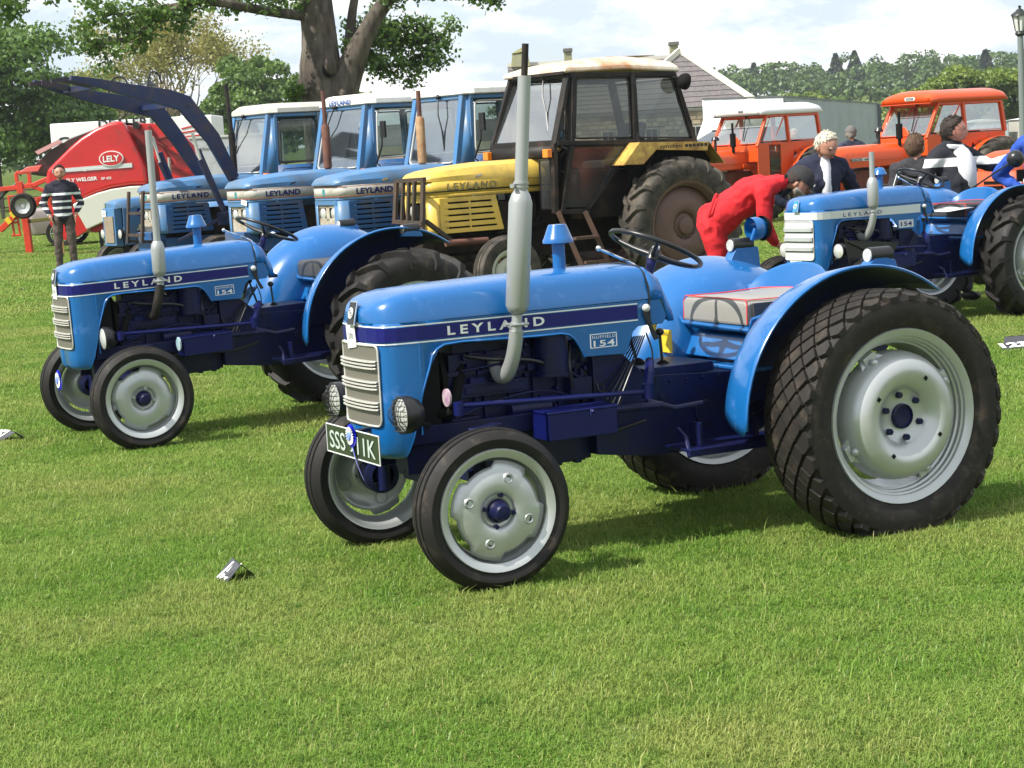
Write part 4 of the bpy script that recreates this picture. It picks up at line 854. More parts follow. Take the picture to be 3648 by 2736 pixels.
    # nose below the band
    for s in (-1, 1): q = M(); q.sheet([[(a, s * b * k, z) for a, b in plan[1:6]] for z, k in ((1.17, 1), (.85, .97), (.80, .96))]); q.build('nose_side', paint, B, ang=60, solid=.01)
    q = M(); q.box((2.795, 0, 1.15), (.02, .44, .05)); q.box((2.79, 0, .815), (.02, .40, .03)); q.build('nose_frame', paint, B, bevel=.005)
    gf = mat('pale_grille_surround', (.5, .48, .40), .5, dirt=(.25, .17, .1), da=.6, ds=6) if not yel else BLKM
    q = M(); q.box((2.775, 0, .90), (.02, .42, .16)); q.box((2.775, 0, 1.11), (.02, .42, .03)); q.box((2.777, .195, 1.03), (.02, .035, .17)); q.box((2.777, -.195, 1.03), (.02, .035, .17)); q.box((2.776, 0, 1.03), (.018, .07, .17)); q.build('grille_surround', gf, B, bevel=.003)
    q = M(); q.box((2.74, 0, 1.02), (.02, .40, .22)); q.build('grille_backing', BLKM, B)
    for k in range(5): q = M(); q.box((2.755, 0, .955 + .035 * k), (.012, .06, .012)); q.build('grille_bar', BLKM, B)
    for s in (-1, 1): headlamp(B, (2.765, s * .115, 1.035), .066, body=BLK, depth=.9)
    q = M(); q.box((2.807, -.02, 1.265), (.006, .05, .075)); q.build('nose_badge', mat('badge_teal', (.04, .22, .25), .4), B)
    if kind == 'mid':
        q = M(); q.box((2.812, .17, 1.175), (.004, .13, .06), ('X', -.15)); t_ = q.build('entry_ticket', WHITEP, B); text('121', .04, BLK, t_, (2.816, .17, 1.16), (0, 1, 0), (0, 0, 1), center=True)
    # chassis
    q = M(); q.box((1.95, 0, .66), (1.7, .36, .22)); q.box((1.0, 0, .68), (1.4, .42, .40)); q.box((2.0, 0, .92), (1.1, .42, .34)); q.cyl((0, -.7, .70), (0, .7, .70), .12, n=16); q.box((0, 0, .72), (.7, .5, .5)); q.box((2.2, 0, .42), (.16, 1.2, .12)); q.cyl((2.2, -.7, .40), (2.2, .7, .40), .05)
    for k in range(7): q.box((2.5 - .2 * k, .19, .64), (.07, .03, .10))
    q.tube([(2.0, .25, .75), (1.8, .3, .85), (1.5, .28, .8), (1.3, .25, .9)], .02, 6, sub=1); q.tube([(2.1, .2, .9), (1.9, .26, .7), (1.6, .26, .72), (1.35, .25, 1.0)], .014, 6, sub=1)
    q.build('chassis', DIRTYM, B, bevel=.01)
    q = M(); q.box((2.78, 0, .70), (.20, .46, .26)); q.box((2.0, .22, .66), (1.5, .02, .16)); q.box((2.0, -.22, .66), (1.5, .02, .16)); q.build('front_frame', DIRTYM if yel else dark, B, bevel=.01)
    # exhaust
    if kind in ('mid', 'right'):
        em = RUST if kind == 'mid' else mat('tan_rusty_pipe', (.42, .30, .16), .6, dirt=(.25, .09, .03), da=.8, ds=9)
        xx, yy = (1.60, .16) if kind == 'mid' else (1.585, .15)
        q = M(); q.tube([(xx, yy, 1.44), (xx, yy, 1.52)], .035, 14); q.tube([(xx, yy, 1.52), (xx, yy, 1.53), (xx, yy, 2.02), (xx, yy, 2.05)], [.04, .052, .052, .035], 16); q.build('exhaust_muffler', em, B)
        q = M(); q.tube([(xx, yy, 2.05), (xx + .0, yy + .0, 2.46 if kind == 'mid' else 2.34)], .026, 12); q.build('exhaust_pipe', RUST, B)
    elif kind == 'loader':
        q = M(); q.tube([(1.62, .2, 1.42), (1.62, .2, 2.05)], .045, 14); q.tube([(1.62, .2, 2.05), (1.65, .2, 2.68)], .028, 12); q.build('exhaust_pipe', DKFR, B)
    # cab
    if not yel:
        zr = 2.26; w0 = .50; P = {}
        fw_t = Vector((1.19, .45, 2.24)); fw_b = Vector((1.36, .48, 1.50))
        # front wall pillars
        q = M()
        for s in (-1, 1):
            bar(q, (1.20, s * .47, 2.26), (1.38, s * .50, 1.42), .075, .06)
            bar(q, (1.14, s * .53, 2.26), (1.22, s * .62, 1.10), .05, .05)
            bar(q, (.52, s * .58, 2.26), (.50, s * .66, 1.10), .055, .05); bar(q, (-.05, s * .56, 2.24), (-.12, s * .62, 1.30), .06, .06)
            bar(q, (1.16, s * .54, 2.245), (-.05, s * .57, 2.235), .06, .05)
        bar(q, (1.19, -.48, 2.25), (1.19, .48, 2.25), .06, .06); bar(q, (-.05, -.55, 2.24), (-.05, .55, 2.24), .06)
        q.build('cab_frame', paint, B, bevel=.008)
        q = M()
        for s in (-1, 1): q.quad((1.205, s * .475, 2.26), (1.14, s * .54, 2.26), (1.22, s * .63, 1.42), (1.385, s * .505, 1.42))
        q.quad((1.375, -.5, 1.49), (1.375, .5, 1.49), (1.40, .5, 1.37), (1.40, -.5, 1.37))
        q.build('cab_corner', paint, B, solid=.012)
        window(B, [(1.195, -.435, 2.225), (1.195, .435, 2.225), (1.365, .455, 1.51), (1.365, -.455, 1.51)], seal=ALU, r=.07, name='windscreen')
        for s in (-1, 1):
            window(B, [(1.105, s * .557, 2.19), (.57, s * .582, 2.19), (.545, s * .635, 1.63), (1.165, s * .61, 1.61)], seal=BLK if kind == 'loader' else ALU, r=.07, name='door_window')
            window(B, [(.46, s * .585, 2.19), (-.02, s * .575, 2.19), (-.08, s * .62, 1.63), (.45, s * .64, 1.63)], r=.03, name='rear_side_window')
            q = M(); q.add([(1.185, s * .612, 1.59), (.535, s * .640, 1.59), (.50, s * .672, 1.05), (1.24, s * .65, 1.05)], [(0, 1, 2, 3)]); q.build('door_panel', dark, B, solid=.02)
            q = M(); q.tube(rrect([(1.15, s * .640, 1.54), (.56, s * .665, 1.54), (.54, s * .69, 1.1), (1.17, s * .675, 1.1)], .08), .006, 5, True); q.cyl((.62, s * .655, 1.575), (.72, s * .66, 1.575), .010); q.build('door_handle', BLK if kind == 'loader' else CHROME, B)
            q = M(); q.box((1.36, s * .60, 1.47), (.05, .10, .05)); q.build('side_light', AMB, B, bevel=.006)
            q = M(); q.box((1.36, s * .53, 1.465), (.04, .05, .045)); q.build('side_light_clear', LENS, B)
        window(B, [(-.06, -.5, 2.18), (-.06, .5, 2.18), (-.11, .54, 1.60), (-.11, -.54, 1.60)], r=.04, name='rear_window')
        q = M(); rs = []
        for z, k, dx in ((2.265, 0, 0), (2.275, .012, .012), (2.335, 0, 0), (2.392, -.10, -.06), (2.402, -.16, -.1)):
            rs.append([(1.235 + dx, -.50 - k, z), (1.235 + dx, .50 + k, z), (1.13 + dx * .5, .60 + k, z), (-.10 - dx, .60 + k, z), (-.10 - dx, -.60 - k, z), (1.13 + dx * .5, -.60 - k, z)])
        q.rings(rs); q.build('cab_roof', roofm, B, bevel=.01)
        if kind == 'mid': text('LEYLAND', .078, mat('roof_letter_blue', (.02, .07, .3), .5), B, (1.252, -.02, 2.285), (0, 1, 0), (-.03, 0, 1), center=True, bold=.03, width=.50)
        for s in ((-.15,) if kind != 'right' else (.05,)):
            wiper(B, (1.25, s + .0, 2.26), (1.30, s - (.16 if kind != 'right' else -.12), 1.86))
        if kind != 'loader':
            q = M(); q.tube([(1.20, .64, 1.55), (1.22, .80, 1.75), (1.2, .80, 1.95)], .012, 6); q.box((1.2, .82, 1.95), (.03, .10, .2)); q.build('door_mirror', BLK, B, bevel=.01)
        q = M(); q.box((1.25, 0, 1.25), (.2, .9, .5)); q.box((.1, 0, 1.35), (.4, 1.1, .3)); q.build('cab_floor', DIRTYM, B)
    else:
        q = M(); c = {}
        for s in (-1, 1):
            bar(q, (1.19, s * .56, 2.39), (1.445, s * .62, 1.65), .075, .05); bar(q, (1.445, s * .61, 1.66), (1.47, s * .60, .93), .07, .05)
            bar(q, (1.14, s * .58, 2.38), (1.24, s * .635, 1.66), .07, .05); bar(q, (1.24, s * .635, 1.66), (1.40, s * .62, .94), .06, .05)
            bar(q, (.40, s * .60, 2.36), (.44, s * .65, 1.63), .07, .05); bar(q, (-.16, s * .58, 2.34), (-.36, s * .65, 1.58), .075, .05)
            bar(q, (1.2, s * .585, 2.36), (-.16, s * .585, 2.335), .06, .05); bar(q, (1.44, s * .645, 1.66), (-.36, s * .655, 1.60), .055, .05)
            bar(q, (.44, s * .655, 1.63), (1.08, s * .63, .95), .05, .04); bar(q, (1.47, s * .61, .945), (1.05, s * .61, .93), .05, .05); bar(q, (.42, s * .66, 2.3), (.42, s * .665, 1.7), .02, .03)
        bar(q, (1.19, -.58, 2.38), (1.19, .58, 2.38), .06); bar(q, (1.445, -.62, 1.66), (1.445, .62, 1.66), .05); bar(q, (-.16, -.58, 2.34), (-.16, .58, 2.34), .06)
        q.build('cab_frame', DKFR, B, bevel=.006)
        window(B, [(1.17, -.52, 2.35), (1.17, .52, 2.35), (1.435, .585, 1.69), (1.435, -.585, 1.69)], glass=GLASS, r=.02, th=.006, name='windscreen')
        q = M(); q.quad((1.45, -.6, 1.66), (1.45, .6, 1.66), (1.50, .6, 1.52), (1.50, -.6, 1.52)); q.quad((1.49, .36, 1.52), (1.49, .61, 1.52), (1.47, .60, .95), (1.47, .36, .95)) if False else None; q.build('cab_cowl', DKFR, B, solid=.02)
        for s in (-1, 1):
            window(B, [(1.115, s * .605, 2.32), (.46, s * .615, 2.31), (.49, s * .655, 1.68), (1.20, s * .645, 1.70)], glass=GLASSD if s > 0 else GLASS, r=.03, th=.01, name='door_window')
            window(B, [(.365, s * .615, 2.31), (-.13, s * .60, 2.30), (-.30, s * .655, 1.64), (.385, s * .655, 1.67)], glass=GLASSD if s > 0 else GLASS, r=.03, th=.01, name='rear_side_window')
            window(B, [(1.23, s * .645, 1.61), (.56, s * .655, 1.59), (1.06, s * .625, .98), (1.37, s * .618, .99)], glass=GLASSD, r=.02, th=.006, name='lower_door_window')
            window(B, [(1.478, s * .56, 1.50), (1.478, s * .36, 1.50), (1.478, s * .36, .98), (1.478, s * .56, .98)], glass=GLASSD, r=.02, th=.01, name='front_corner_window')
            q = M(); q.box((1.53, s * .60, 1.56), (.06, .10, .09)); q.build('indicator', AMB, B, bevel=.008)
            q = M(); q.box((1.14, s * .66, 1.655), (.16, .02, .02)); q.box((.43, s * .665, 2.28), (.04, .02, .1)); q.box((.43, s * .69, 1.66), (.04, .02, .12)); q.build('door_hinge', BLK, B)
            # yellow mudguard
            q = M(); out_ = [(.751, 1.391), (.529, 1.62), (-.393, 1.585), (-.588, 1.344), (-.60, 1.33), (-.46, 1.42), (-.367, 1.488), (.315, 1.53), (.494, 1.385)]
            q.prism([(.751, 1.391), (.529, 1.62), (-.393, 1.585), (-.367, 1.488), (.315, 1.53), (.494, 1.385)], s * .855, s * .87); q.build('mudguard_side', YELR, B, bevel=.004)
            q = M(); q.prism([(.751, 1.391), (.529, 1.62), (-.393, 1.585), (-.588, 1.344), (-.60, 1.345), (-.40, 1.57), (.52, 1.605), (.735, 1.388)], s * .64, s * .87 - s * .001) ; q.build('mudguard', YELR, B)
            q = M(); q.box((0, s * .66, 1.2), (1.1, .02, .74)); q.build('wheel_arch_liner', BLKM, B)
            text('synchro', .055, BLK, B, (.27, s * .872, 1.545) if s > 0 else (-.1, s * .872, 1.545), (-s, 0, -.01 * s), (0, 0, 1), width=.30, bold=.01)
            q = M()
            for k in range(6): q.box((-.085 - .052 * k, s * .872, 1.556), (.038, .003, .03))
            q.build('mudguard_emblem', BLK, B)
            q = M(); bar(q, (1.50, s * .70, .95), (1.29, s * .80, .33), .03, .05); bar(q, (1.16, s * .70, .93), (.94, s * .80, .33), .03, .05); q.box((1.22, s * .77, .66), (.30, .10, .03)); q.box((1.13, s * .80, .40), (.30, .10, .03)); q.build('step_ladder', mat('worn_step', (.06, .045, .035), .8, col2=(.13, .06, .035), ns=6), B)
        window(B, [(-.18, -.54, 2.28), (-.18, .54, 2.28), (-.36, .60, 1.63), (-.36, -.60, 1.63)], r=.03, name='rear_window')
        q = M(); rs = []
        for z, k, xf, xb in ((2.385, .0, 1.255, -.22), (2.40, .02, 1.27, -.235), (2.44, .01, 1.25, -.22), (2.50, -.10, 1.05, -.25 + .05), (2.54, -.22, .80, -.05), (2.55, -.38, .55, .1)):
            w_ = .60 + k; rs.append([(xf, -w_, z), (xf, w_ * 1.0, z), ((xf + xb) / 2, w_ * 1.02, z + .012), (xb, w_, z - .03), (xb, -w_, z - .03), ((xf + xb) / 2, -w_ * 1.02, z + .012)])
        q.rings(rs); q.build('cab_roof', WROOFR, B, ang=50, bevel=.012)
        q = M(); q.box((.15, .12, 2.556), (.62, .30, .008)); q.build('roof_plate', mat('pale_roof_plate', (.5, .46, .36), .7, dirt=(.25, .1, .04), da=.6), B)
        q = M(); q.box((1.262, .1, 2.39), (.02, 1.0, .03)); q.build('roof_gutter', DKFR, B)
        wiper(B, (1.215, .12, 2.36), (1.33, .32, 1.98)); 
        headlamp(B, (-.21, .75, 2.24), .085, (-.8, .1, -.15), body=BLKM, name='work_lamp')
        q = M(); q.tube([(-.12, .6, 2.3), (-.17, .74, 2.28)], .015, 6); q.tube([(-.18, .60, 2.28), (-.22, .66, 2.05), (-.3, .66, 1.8)], .014, 6); q.build('lamp_bracket', BLKM, B)
        # seat and steering inside
        q = M(); q.prism([(.05, 1.35), (.55, 1.35), (.55, 1.45), (.16, 1.45), (.02, 1.85), (-.06, 1.83)], -.22, .22); q.build('seat', SEATD, B, bevel=.03)
        q = M(); q.box((.4, 0, 1.1), (1.4, 1.1, .5)); q.box((1.3, 0, 1.2), (.2, .7, .75)); q.build('cab_floor', DIRTYM, B)
        q = M(); q.tube([(.95 + .2 * cos(a) * .7, .2 * sin(a), 1.72 + .2 * cos(a) * .7) for a in np.linspace(0, 2 * pi, 20, endpoint=False)], .012, 6, True); q.tube([(.95, 0, 1.72), (1.2, 0, 1.45)], .02, 8); q.build('steering_wheel', BLK, B)
        # front guard of flat bars
        gx = 2.96
        for yy, zb, zt in ((-.09, .95, 1.38), (.06, .94, 1.38), (.18, .93, 1.38), (.30, .93, 1.38), (.47, .80, 1.385)):
            q = M(); bar(q, (gx + .05, yy, zb), (gx, yy, zt), .035 if .0 < yy < .4 else .06, .03); q.build('guard_bar', mat('guard_steel', (.035, .028, .022), .7, dirt=(.1, .05, .03), da=.5), B)
        for a_, b_ in (((gx, -.12, 1.365), (gx, .50, 1.375)), ((gx + .05, -.12, .95), (gx + .05, .5, .93)), ((gx, .47, .95), (2.6, .36, .72)), ((gx, -.1, .95), (2.6, -.36, .72))): q = M(); bar(q, a_, b_, .04); q.build('guard_rail', MATS['guard_steel'], B)
        q = M(); q.cyl((2.7, .40, .705), (2.2, .40, .70), .035); q.build('step_tube', RUST, B)
    # wheels
    for s in (1, -1):
        wheel(B, 'rear_wheel', (0, s * .82, .70), s, .71, .34, .47, 'lug', 'plain', rub=rub, rimm=rimm, lug=19, lh=.035, lw=.055)
        wheel(B, 'front_wheel', (2.2, s * .76, .375), s, .38, .20, .215, 'rib', 'plainf', rub=rub, rimm=CREAMR)
    return B
ROOFG = mat('grey_white_roof', (.48, .47, .42), .6, dirt=(.3, .28, .22), da=.5, ds=2)
H1 = big('blue cab tractor with the raised dark blue front loader and grey roof', (-2.276, 27.273, 214.75), CABBLUE, CABDARK, 'loader', ROOFG)
H2 = big('blue cab tractor with rusty brown exhaust and blue lettering on its white roof edge', (-.914, 25.339, 217.3), CABBLUE, CABDARK, 'mid', WROOF)
H3 = big('blue cab tractor with tan rusty exhaust, beside the yellow tractor', (.327, 23.565, 215.96), CABBLUE, CABDARK, 'right', WROOF)
HY = big('yellow cab tractor with black cab frame and rusting white roof', (1.493, 22.054, 211.68), YEL, YEL, 'yellow', WROOFR)
q = M(); GS_ = MATS['guard_steel']
for yy in (-.22, .22):
    q = M(); bar(q, (3.02, yy, .70), (2.95, yy, 1.36), .05, .03); q.build('guard_bar', GS_, H1)
for a_, b_ in (((2.97, -.24, 1.08), (2.97, .24, 1.08)), ((3.0, -.24, .80), (3.0, .24, .80)), ((3.0, -.22, .72), (2.8, -.2, .70)), ((3.0, .22, .72), (2.8, .2, .70))):
    q = M(); bar(q, a_, b_, .035); q.build('guard_rail', GS_, H1)
# the loader on H1
LB = mat('loader_dark_blue', (.007, .017, .07), .5, col2=(.012, .026, .09), dirt=(.06, .04, .04), da=.4, ds=5, bump=.05)
for s in (1, -1):
    y = s * .60; X0 = [(1.84, 1.45), (2.10, 1.98), (2.46, 2.44), (2.70, 2.52), (3.25, 2.64), (3.62, 2.73), (3.97, 2.80)]
    if s < 0: X0 = [(1.70, 1.50), (2.02, 2.02), (2.30, 2.40), (2.55, 2.47), (3.22, 2.62), (3.58, 2.71), (3.97, 2.82)]
    wd = [.08, .11, .13, .12, .085, .06, .035]
    up = []; lo = []
    for i, (a, b) in enumerate(X0):
        p0 = Vector(X0[max(0, i - 1)]); p1 = Vector(X0[min(len(X0) - 1, i + 1)]); d = (p1 - p0).normalized(); n_ = Vector((-d.y, d.x)); w_ = wd[i] * .88
        up.append((a + n_.x * w_, b + n_.y * w_)); lo.append((a - n_.x * w_, b - n_.y * w_))
    q = M(); q.prism(up + lo[::-1], y - .035, y + .035); lb = q.build('loader_arm', LB, H1, bevel=.005)
    q = M(); q.cyl((2.44, y - .04, 2.40), (2.44, y + .04, 2.40), .02, n=12); q.build('pivot_pin', BLK, lb)
    q = M(); bar(q, (1.84, y, 1.46), (1.90, y, 1.0), .12, .06); bar(q, (1.90, y, 1.02), (2.10, y, .98), .10, .06); bar(q, (2.30, y * .95, 1.85), (1.98, y, .98), .05, .05); q.box((1.95, y, .95), (.3, .08, .16)); bar(q, (1.95, y, 1.0), (2.6, y * .7, .70), .04); q.build('loader_post', LB, H1, bevel=.004)
    q = M(); q.cyl((2.30, y, 1.72), (2.02, y, 1.06), .038, n=12); cy_ = q.build('hydraulic_ram', LB, H1); q = M(); q.cyl((2.38, y, 2.06), (2.29, y, 1.70), .02, n=12); q.build('ram_rod', ALU, cy_)
q = M(); bar(q, (3.55, -.62, 2.70), (3.55, .62, 2.71), .09, .07); bar(q, (2.5, -.6, 2.44), (2.5, .6, 2.44), .07); q.build('loader_cross_beam', LB, H1)
for s in (1, -1):
    q = M(); bar(q, (3.97, s * .35, 2.80), (3.62, s * .35, 2.72), .09, .07); bar(q, (3.95, s * .36, 2.80), (4.12, s * .36, 2.78), .05); q.build('loader_tine_socket', mat('rusty_loader_blue', (.012, .022, .07), .6, col2=(.07, .035, .025), ns=5), H1)
    q = M(); q.tube([(2.95, s * .6, 2.62), (2.93, s * .6, 2.78), (2.85, s * .55, 2.86), (2.75, s * .5, 2.84), (2.70, s * .5, 2.70)], .012, 6, sub=1); q.build('hydraulic_hose', BLK, H1)
# ------------------------------------------------------------ the worn small blue tractor behind the loader tractor
def old_small():
    B = empty('small_tractor', (-3.97, 28.2, 0), radians(214)); tag(B, 'worn blue small tractor with a brown board over its grille beside the baler', 'tractor')
    q = M(); rs = []
    for X, w, zt in ((1.72, .12, 1.20), (1.70, .18, 1.225), (1.62, .235, 1.245), (1.45, .25, 1.26), (.9, .25, 1.275), (.6, .25, 1.27)):
        zb = 1.13; h = [(w, zb), (w * .97, zb + (zt - zb) * .5), (w * .8, zt - .012), (w * .4, zt), (0, zt)]
        rs.append([(X, a, b) for a, b in h] + [(X, -a, b) for a, b in h[::-1][1:]])
    q.sheet(rs); q.add(rs[0], [tuple(range(len(rs[0])))]); q.build('bonnet', CABBLUE, B, ang=35, bevel=.006)
    q = M(); poly = [(1.62, 1.13), (.6, 1.13), (.6, .9), (.85, .88), (.9, .98), (1.3, .99), (1.42, .86), (1.46, .62), (1.62, .62)]
    for s in (-1, 1): q.prism(poly, s * .235, s * .25)
    q.prism([(1.62, .60), (1.73, .62), (1.73, 1.13), (1.62, 1.13)], -.2, .2); q.build('bonnet_side', CABBLUE, B, bevel=.005)
    q = M(); q.box((1.74, .02, .84), (.012, .30, .36)); q.build('grille_board', mat('old_board', (.30, .24, .17), .8, col2=(.2, .16, .11), ns=6, bump=.2), B)
    q = M(); q.box((1.742, -.12, 1.06), (.006, .13, .09)); k = q.build('entry_ticket', WHITEP, B); text('118', .05, BLK, k, (1.746, -.12, 1.045), (0, 1, 0), (0, 0, 1), center=True)
    q = M(); q.box((1.72, -.11, 1.175), (.02, .05, .06)); q.build('nose_badge', mat('badge_grey_green', (.2, .28, .2), .5), B)
    for s in (-1, 1):
        q = M(); q.box((1.10, s * .252, 1.06), (.62, .004, .10)); q.build('stripe', STRIPE, B)
        text('HERON', .06, WHITEP, B, (1.38 if s > 0 else 1.05, s * .256, 1.155), (-s, 0, 0), (0, 0, 1), width=.30, bold=.02) if False else text('LEYLAND', .06, WHITEP, B, (1.38 if s > 0 else .95, s * .256, 1.04), (-s, 0, 0), (0, 0, 1), width=.42, bold=.02)
        headlamp(B, (1.70, s * .30, .78), .065); wheel(B, 'front_wheel', (1.42, s * .52, .33), s, .335, .16, .215, 'rib', 'plainf', rub=RUBD, rimm=CREAMR); wheel(B, 'rear_wheel', (-.2, s * .62, .52), s, .54, .28, .335, 'lug', 'dish', rub=RUBD, lug=17, lh=.032, lw=.042)
        fender(.63, s * .28, s * .55, (-.2, .50), radians(180), radians(0), CABBLUE, B)
    q = M(); q.box((.7, 0, .62), (1.6, .26, .36)); q.box((1.42, 0, .45), (.1, .9, .1)); q.cyl((-.2, -.5, .52), (-.2, .5, .52), .09); q.build('engine', DIRTYM, B, bevel=.01)
    q = M(); q.tube([(.9, .30, .9), (.9, .30, 1.2)], .02, 8); q.tube([(.9, .3, 1.2), (.9, .3, 1.24), (.9, .3, 1.5), (.9, .3, 1.52)], [.02, .04, .04, .022], 12); q.tube([(.9, .3, 1.5), (.9, .3, 1.78)], .02, 10); q.build('exhaust_stack', mat('old_pipe', (.35, .33, .27), .6), B)
    q = M(); q.tube([(.3 + .19 * cos(a), .19 * sin(a), 1.3 + .08 * cos(a)) for a in np.linspace(0, 2 * pi, 20, endpoint=False)], .011, 6, True); q.tube([(.3, 0, 1.3), (.5, 0, 1.1)], .015, 6); q.build('steering_wheel', BLK, B)
    q = M(); q.box((-.05, 0, .88), (.36, .4, .08)); q.build('seat', SEATD, B, bevel=.02)
old_small()
# ------------------------------------------------------------ orange tractors
def orange(label, pose, cab, roofm, num, paint=ORG):
    x, y, th = pose; B = empty('orange_tractor', (x, y, 0), radians(th)); tag(B, label, 'tractor', 'orange tractors at the right')
    q = M(); rs = []
    for X, w, zb, zt in ((3.10, .17, 1.14, 1.20), (3.085, .23, 1.12, 1.27), (3.02, .28, 1.10, 1.32), (2.9, .295, 1.10, 1.345), (2.4, .30, 1.10, 1.36), (1.3, .30, 1.10, 1.365), (1.0, .30, 1.1, 1.36)):
        h = [(w, zb), (w * 1.0, zb + (zt - zb) * .45), (w * .88, zb + (zt - zb) * .82), (w * .6, zt - .006), (0, zt)]
        rs.append([(X, a, b) for a, b in h] + [(X, -a, b) for a, b in h[::-1][1:]])
    q.sheet(rs); q.add(rs[0], [tuple(range(len(rs[0])))]); q.build('bonnet', paint, B, ang=50)
    q = M(); q.sheet([[(a, b, z) for a, b in [(2.9, -.30), (3.04, -.285), (3.11, -.2), (3.13, 0), (3.11, .2), (3.04, .285), (2.9, .30)]] for z in (1.15, .9, .62)]); q.build('nose', paint, B, ang=60, solid=.01)
    q = M(); q.box((3.135, 0, .86), (.012, .22, .40)); q.build('grille', BLKM, B)
    for k in range(7): q = M(); q.box((3.145, 0, .69 + .055 * k), (.012, .24, .014)); q.build('grille_bar', paint, B)
    for s in (-1, 1):
        q = M(); q.prism([(2.95, 1.12), (1.0, 1.12), (1.0, 1.02), (1.2, .86), (1.35, 1.0), (1.5, 1.02), (2.8, 1.0), (2.9, .7), (2.95, .7)], s * .285, s * .30); q.prism([(1.55, 1.10), (1.0, 1.10), (1.0, 1.03), (1.55, 1.03)], s * .30, s * .34); q.build('bonnet_side', paint, B, bevel=.01)
        q = M(); q.prism(rr2(2.56, 1.135, .42, .05, .024), s * .302, s * .308); pl = q.build('name_plate', ALU, B); q = M(); q.prism(rr2(2.66 if s > 0 else 2.46, 1.135, .24, .042, .02), s * .308, s * .311); q.build('name_field', BLK, pl)
        text('NUFFIELD', .036, WHITEP, pl, (2.76 if s > 0 else 2.36, s * .3125, 1.123), (-s, 0, 0), (0, 0, 1), width=.20, bold=.015); text(num, .038, BLK, pl, (2.50 if s > 0 else 2.6, s * .3125, 1.122), (-s, 0, 0), (0, 0, 1), width=.12, bold=.02)
        wheel(B, 'front_wheel', (2.5, s * .66, .37), s, .38, .18, .22, 'rib', 'plainf', rub=RUBD, rimm=CREAMR)
        wheel(B, 'rear_wheel', (0, s * .74, .66), s, .68, .32, .44, 'lug', 'plain', rub=RUBD, rimm=CREAMR, lug=19, lh=.035, lw=.055)
        fender(.76, s * .42, s * .78, (0, .62), radians(175), radians(15), paint, B)
    q = M(); q.box((1.9, 0, .72), (1.9, .34, .5)); q.box((.6, 0, .72), (1.3, .4, .45)); q.box((2.5, 0, .46), (.14, 1.1, .12)); q.cyl((0, -.6, .66), (0, .6, .66), .12); q.build('engine', mat('orange_dirty_engine', (.25, .045, .012), .6, dirt=(.04, .02, .015), da=.9, ds=5), B, bevel=.02)
    q = M(); q.cyl((2.0, .1, 1.35), (2.0, .1, 1.55), .025); q.lathe([(1.55, .07), (1.57, .075), (1.62, .05), (1.64, .0)], 16, 'z', c=(2.0, .1, 0)); q.build('pre_cleaner', BLK, B)
    q = M(); q.tube([(1.7, .25, 1.3), (1.7, .25, 1.42)], .03, 12); q.tube([(1.7, .25, 1.42), (1.7, .25, 1.66), (1.7, .25, 1.67), (1.7, .25, 1.85)], [.055, .055, .022, .022], 12); q.build('exhaust_stack', BLKM, B)
    if cab:
        W = .57; q = M()
        for s in (-1, 1):
            bar(q, (1.12, s * .55, 1.97), (1.42, s * .57, 1.40), .06, .05); bar(q, (.62, s * .57, 1.95), (.60, s * .60, 1.45), .06, .05); bar(q, (-.22, s * .55, 1.95), (-.28, s * .58, 1.45), .07, .06)
            bar(q, (1.12, s * .55, 1.95), (-.22, s * .56, 1.945), .05, .05); bar(q, (.66, s * .56, 1.94), (1.0, s * .57, 1.47), .03, .03)
        bar(q, (1.12, -.55, 1.96), (1.12, .55, 1.96), .05); q.build('cab_frame', paint, B, bevel=.01)
        q = M()
        for s in (-1, 1):
            q.prism([(1.42, 1.46), (-.28, 1.46), (-.30, .98), (.1, .98), (.45, 1.3), (.60, .75), (.82, .75), (.82, 1.42), (1.12, 1.42), (1.12, .75), (1.44, .75)], s * .575, s * .595)
        q.box((1.40, 0, 1.28), (.04, 1.15, .30)); q.prism([(-.18, 1.43), (.18, 1.43), (.05, 1.60), (-.05, 1.60)], 1.38, 1.40, ax='x') if True else None
        q.box((-.28, 0, 1.25), (.03, 1.1, .45)); q.build('cab_body', paint, B, bevel=.012)
        window(B, [(1.11, -.52, 1.93), (1.11, .52, 1.93), (1.405, .54, 1.46), (1.405, -.54, 1.46)], GLASSC, paint, r=.03, th=.008, name='windscreen')
        for s in (-1, 1):
            window(B, [(1.04, s * .56, 1.92), (.66, s * .565, 1.92), (.65, s * .59, 1.49), (1.28, s * .585, 1.49)], GLASSC, paint, r=.02, th=.006, name='door_window')
            window(B, [(.57, s * .565, 1.92), (-.17, s * .555, 1.92), (-.21, s * .585, 1.49), (.56, s * .59, 1.49)], GLASSC, paint, r=.03, th=.006, name='side_window')
            window(B, [(1.10, s * .585, 1.40), (.84, s * .585, 1.40), (.84, s * .585, .8), (1.10, s * .585, .8)], GLASSD, BLK, r=.02, th=.006, name='lower_door_window')
        window(B, [(-.23, -.5, 1.90), (-.23, .5, 1.90), (-.26, .53, 1.5), (-.26, -.53, 1.5)], GLASSC, paint, r=.03, th=.006, name='rear_window')
        q = M(); rs = []
        for X, k in ((1.30, .0), (1.31, .6), (1.26, .85), (1.14, 1), (-.18, 1), (-.30, .85), (-.34, .3), (-.33, 0)):
            n_ = 9; ring = [(X, .60 * math.copysign(abs(sin(a)) ** .75, sin(a)), 1.965 + .005 + (.20 * k) * abs(cos(a)) ** .6) for a in np.linspace(-pi / 2, pi / 2, n_ * 2 + 1)]
            rs.append(ring)
        q.sheet(rs); q.build('cab_roof', roofm, B, ang=60, solid=.02)
        q = M(); q.tube([(1.33, y_, 1.968) for y_ in np.linspace(-.6, .6, 5)], .008, 5); q.build('roof_gutter', BLK if roofm is not ORG else ORG, B)
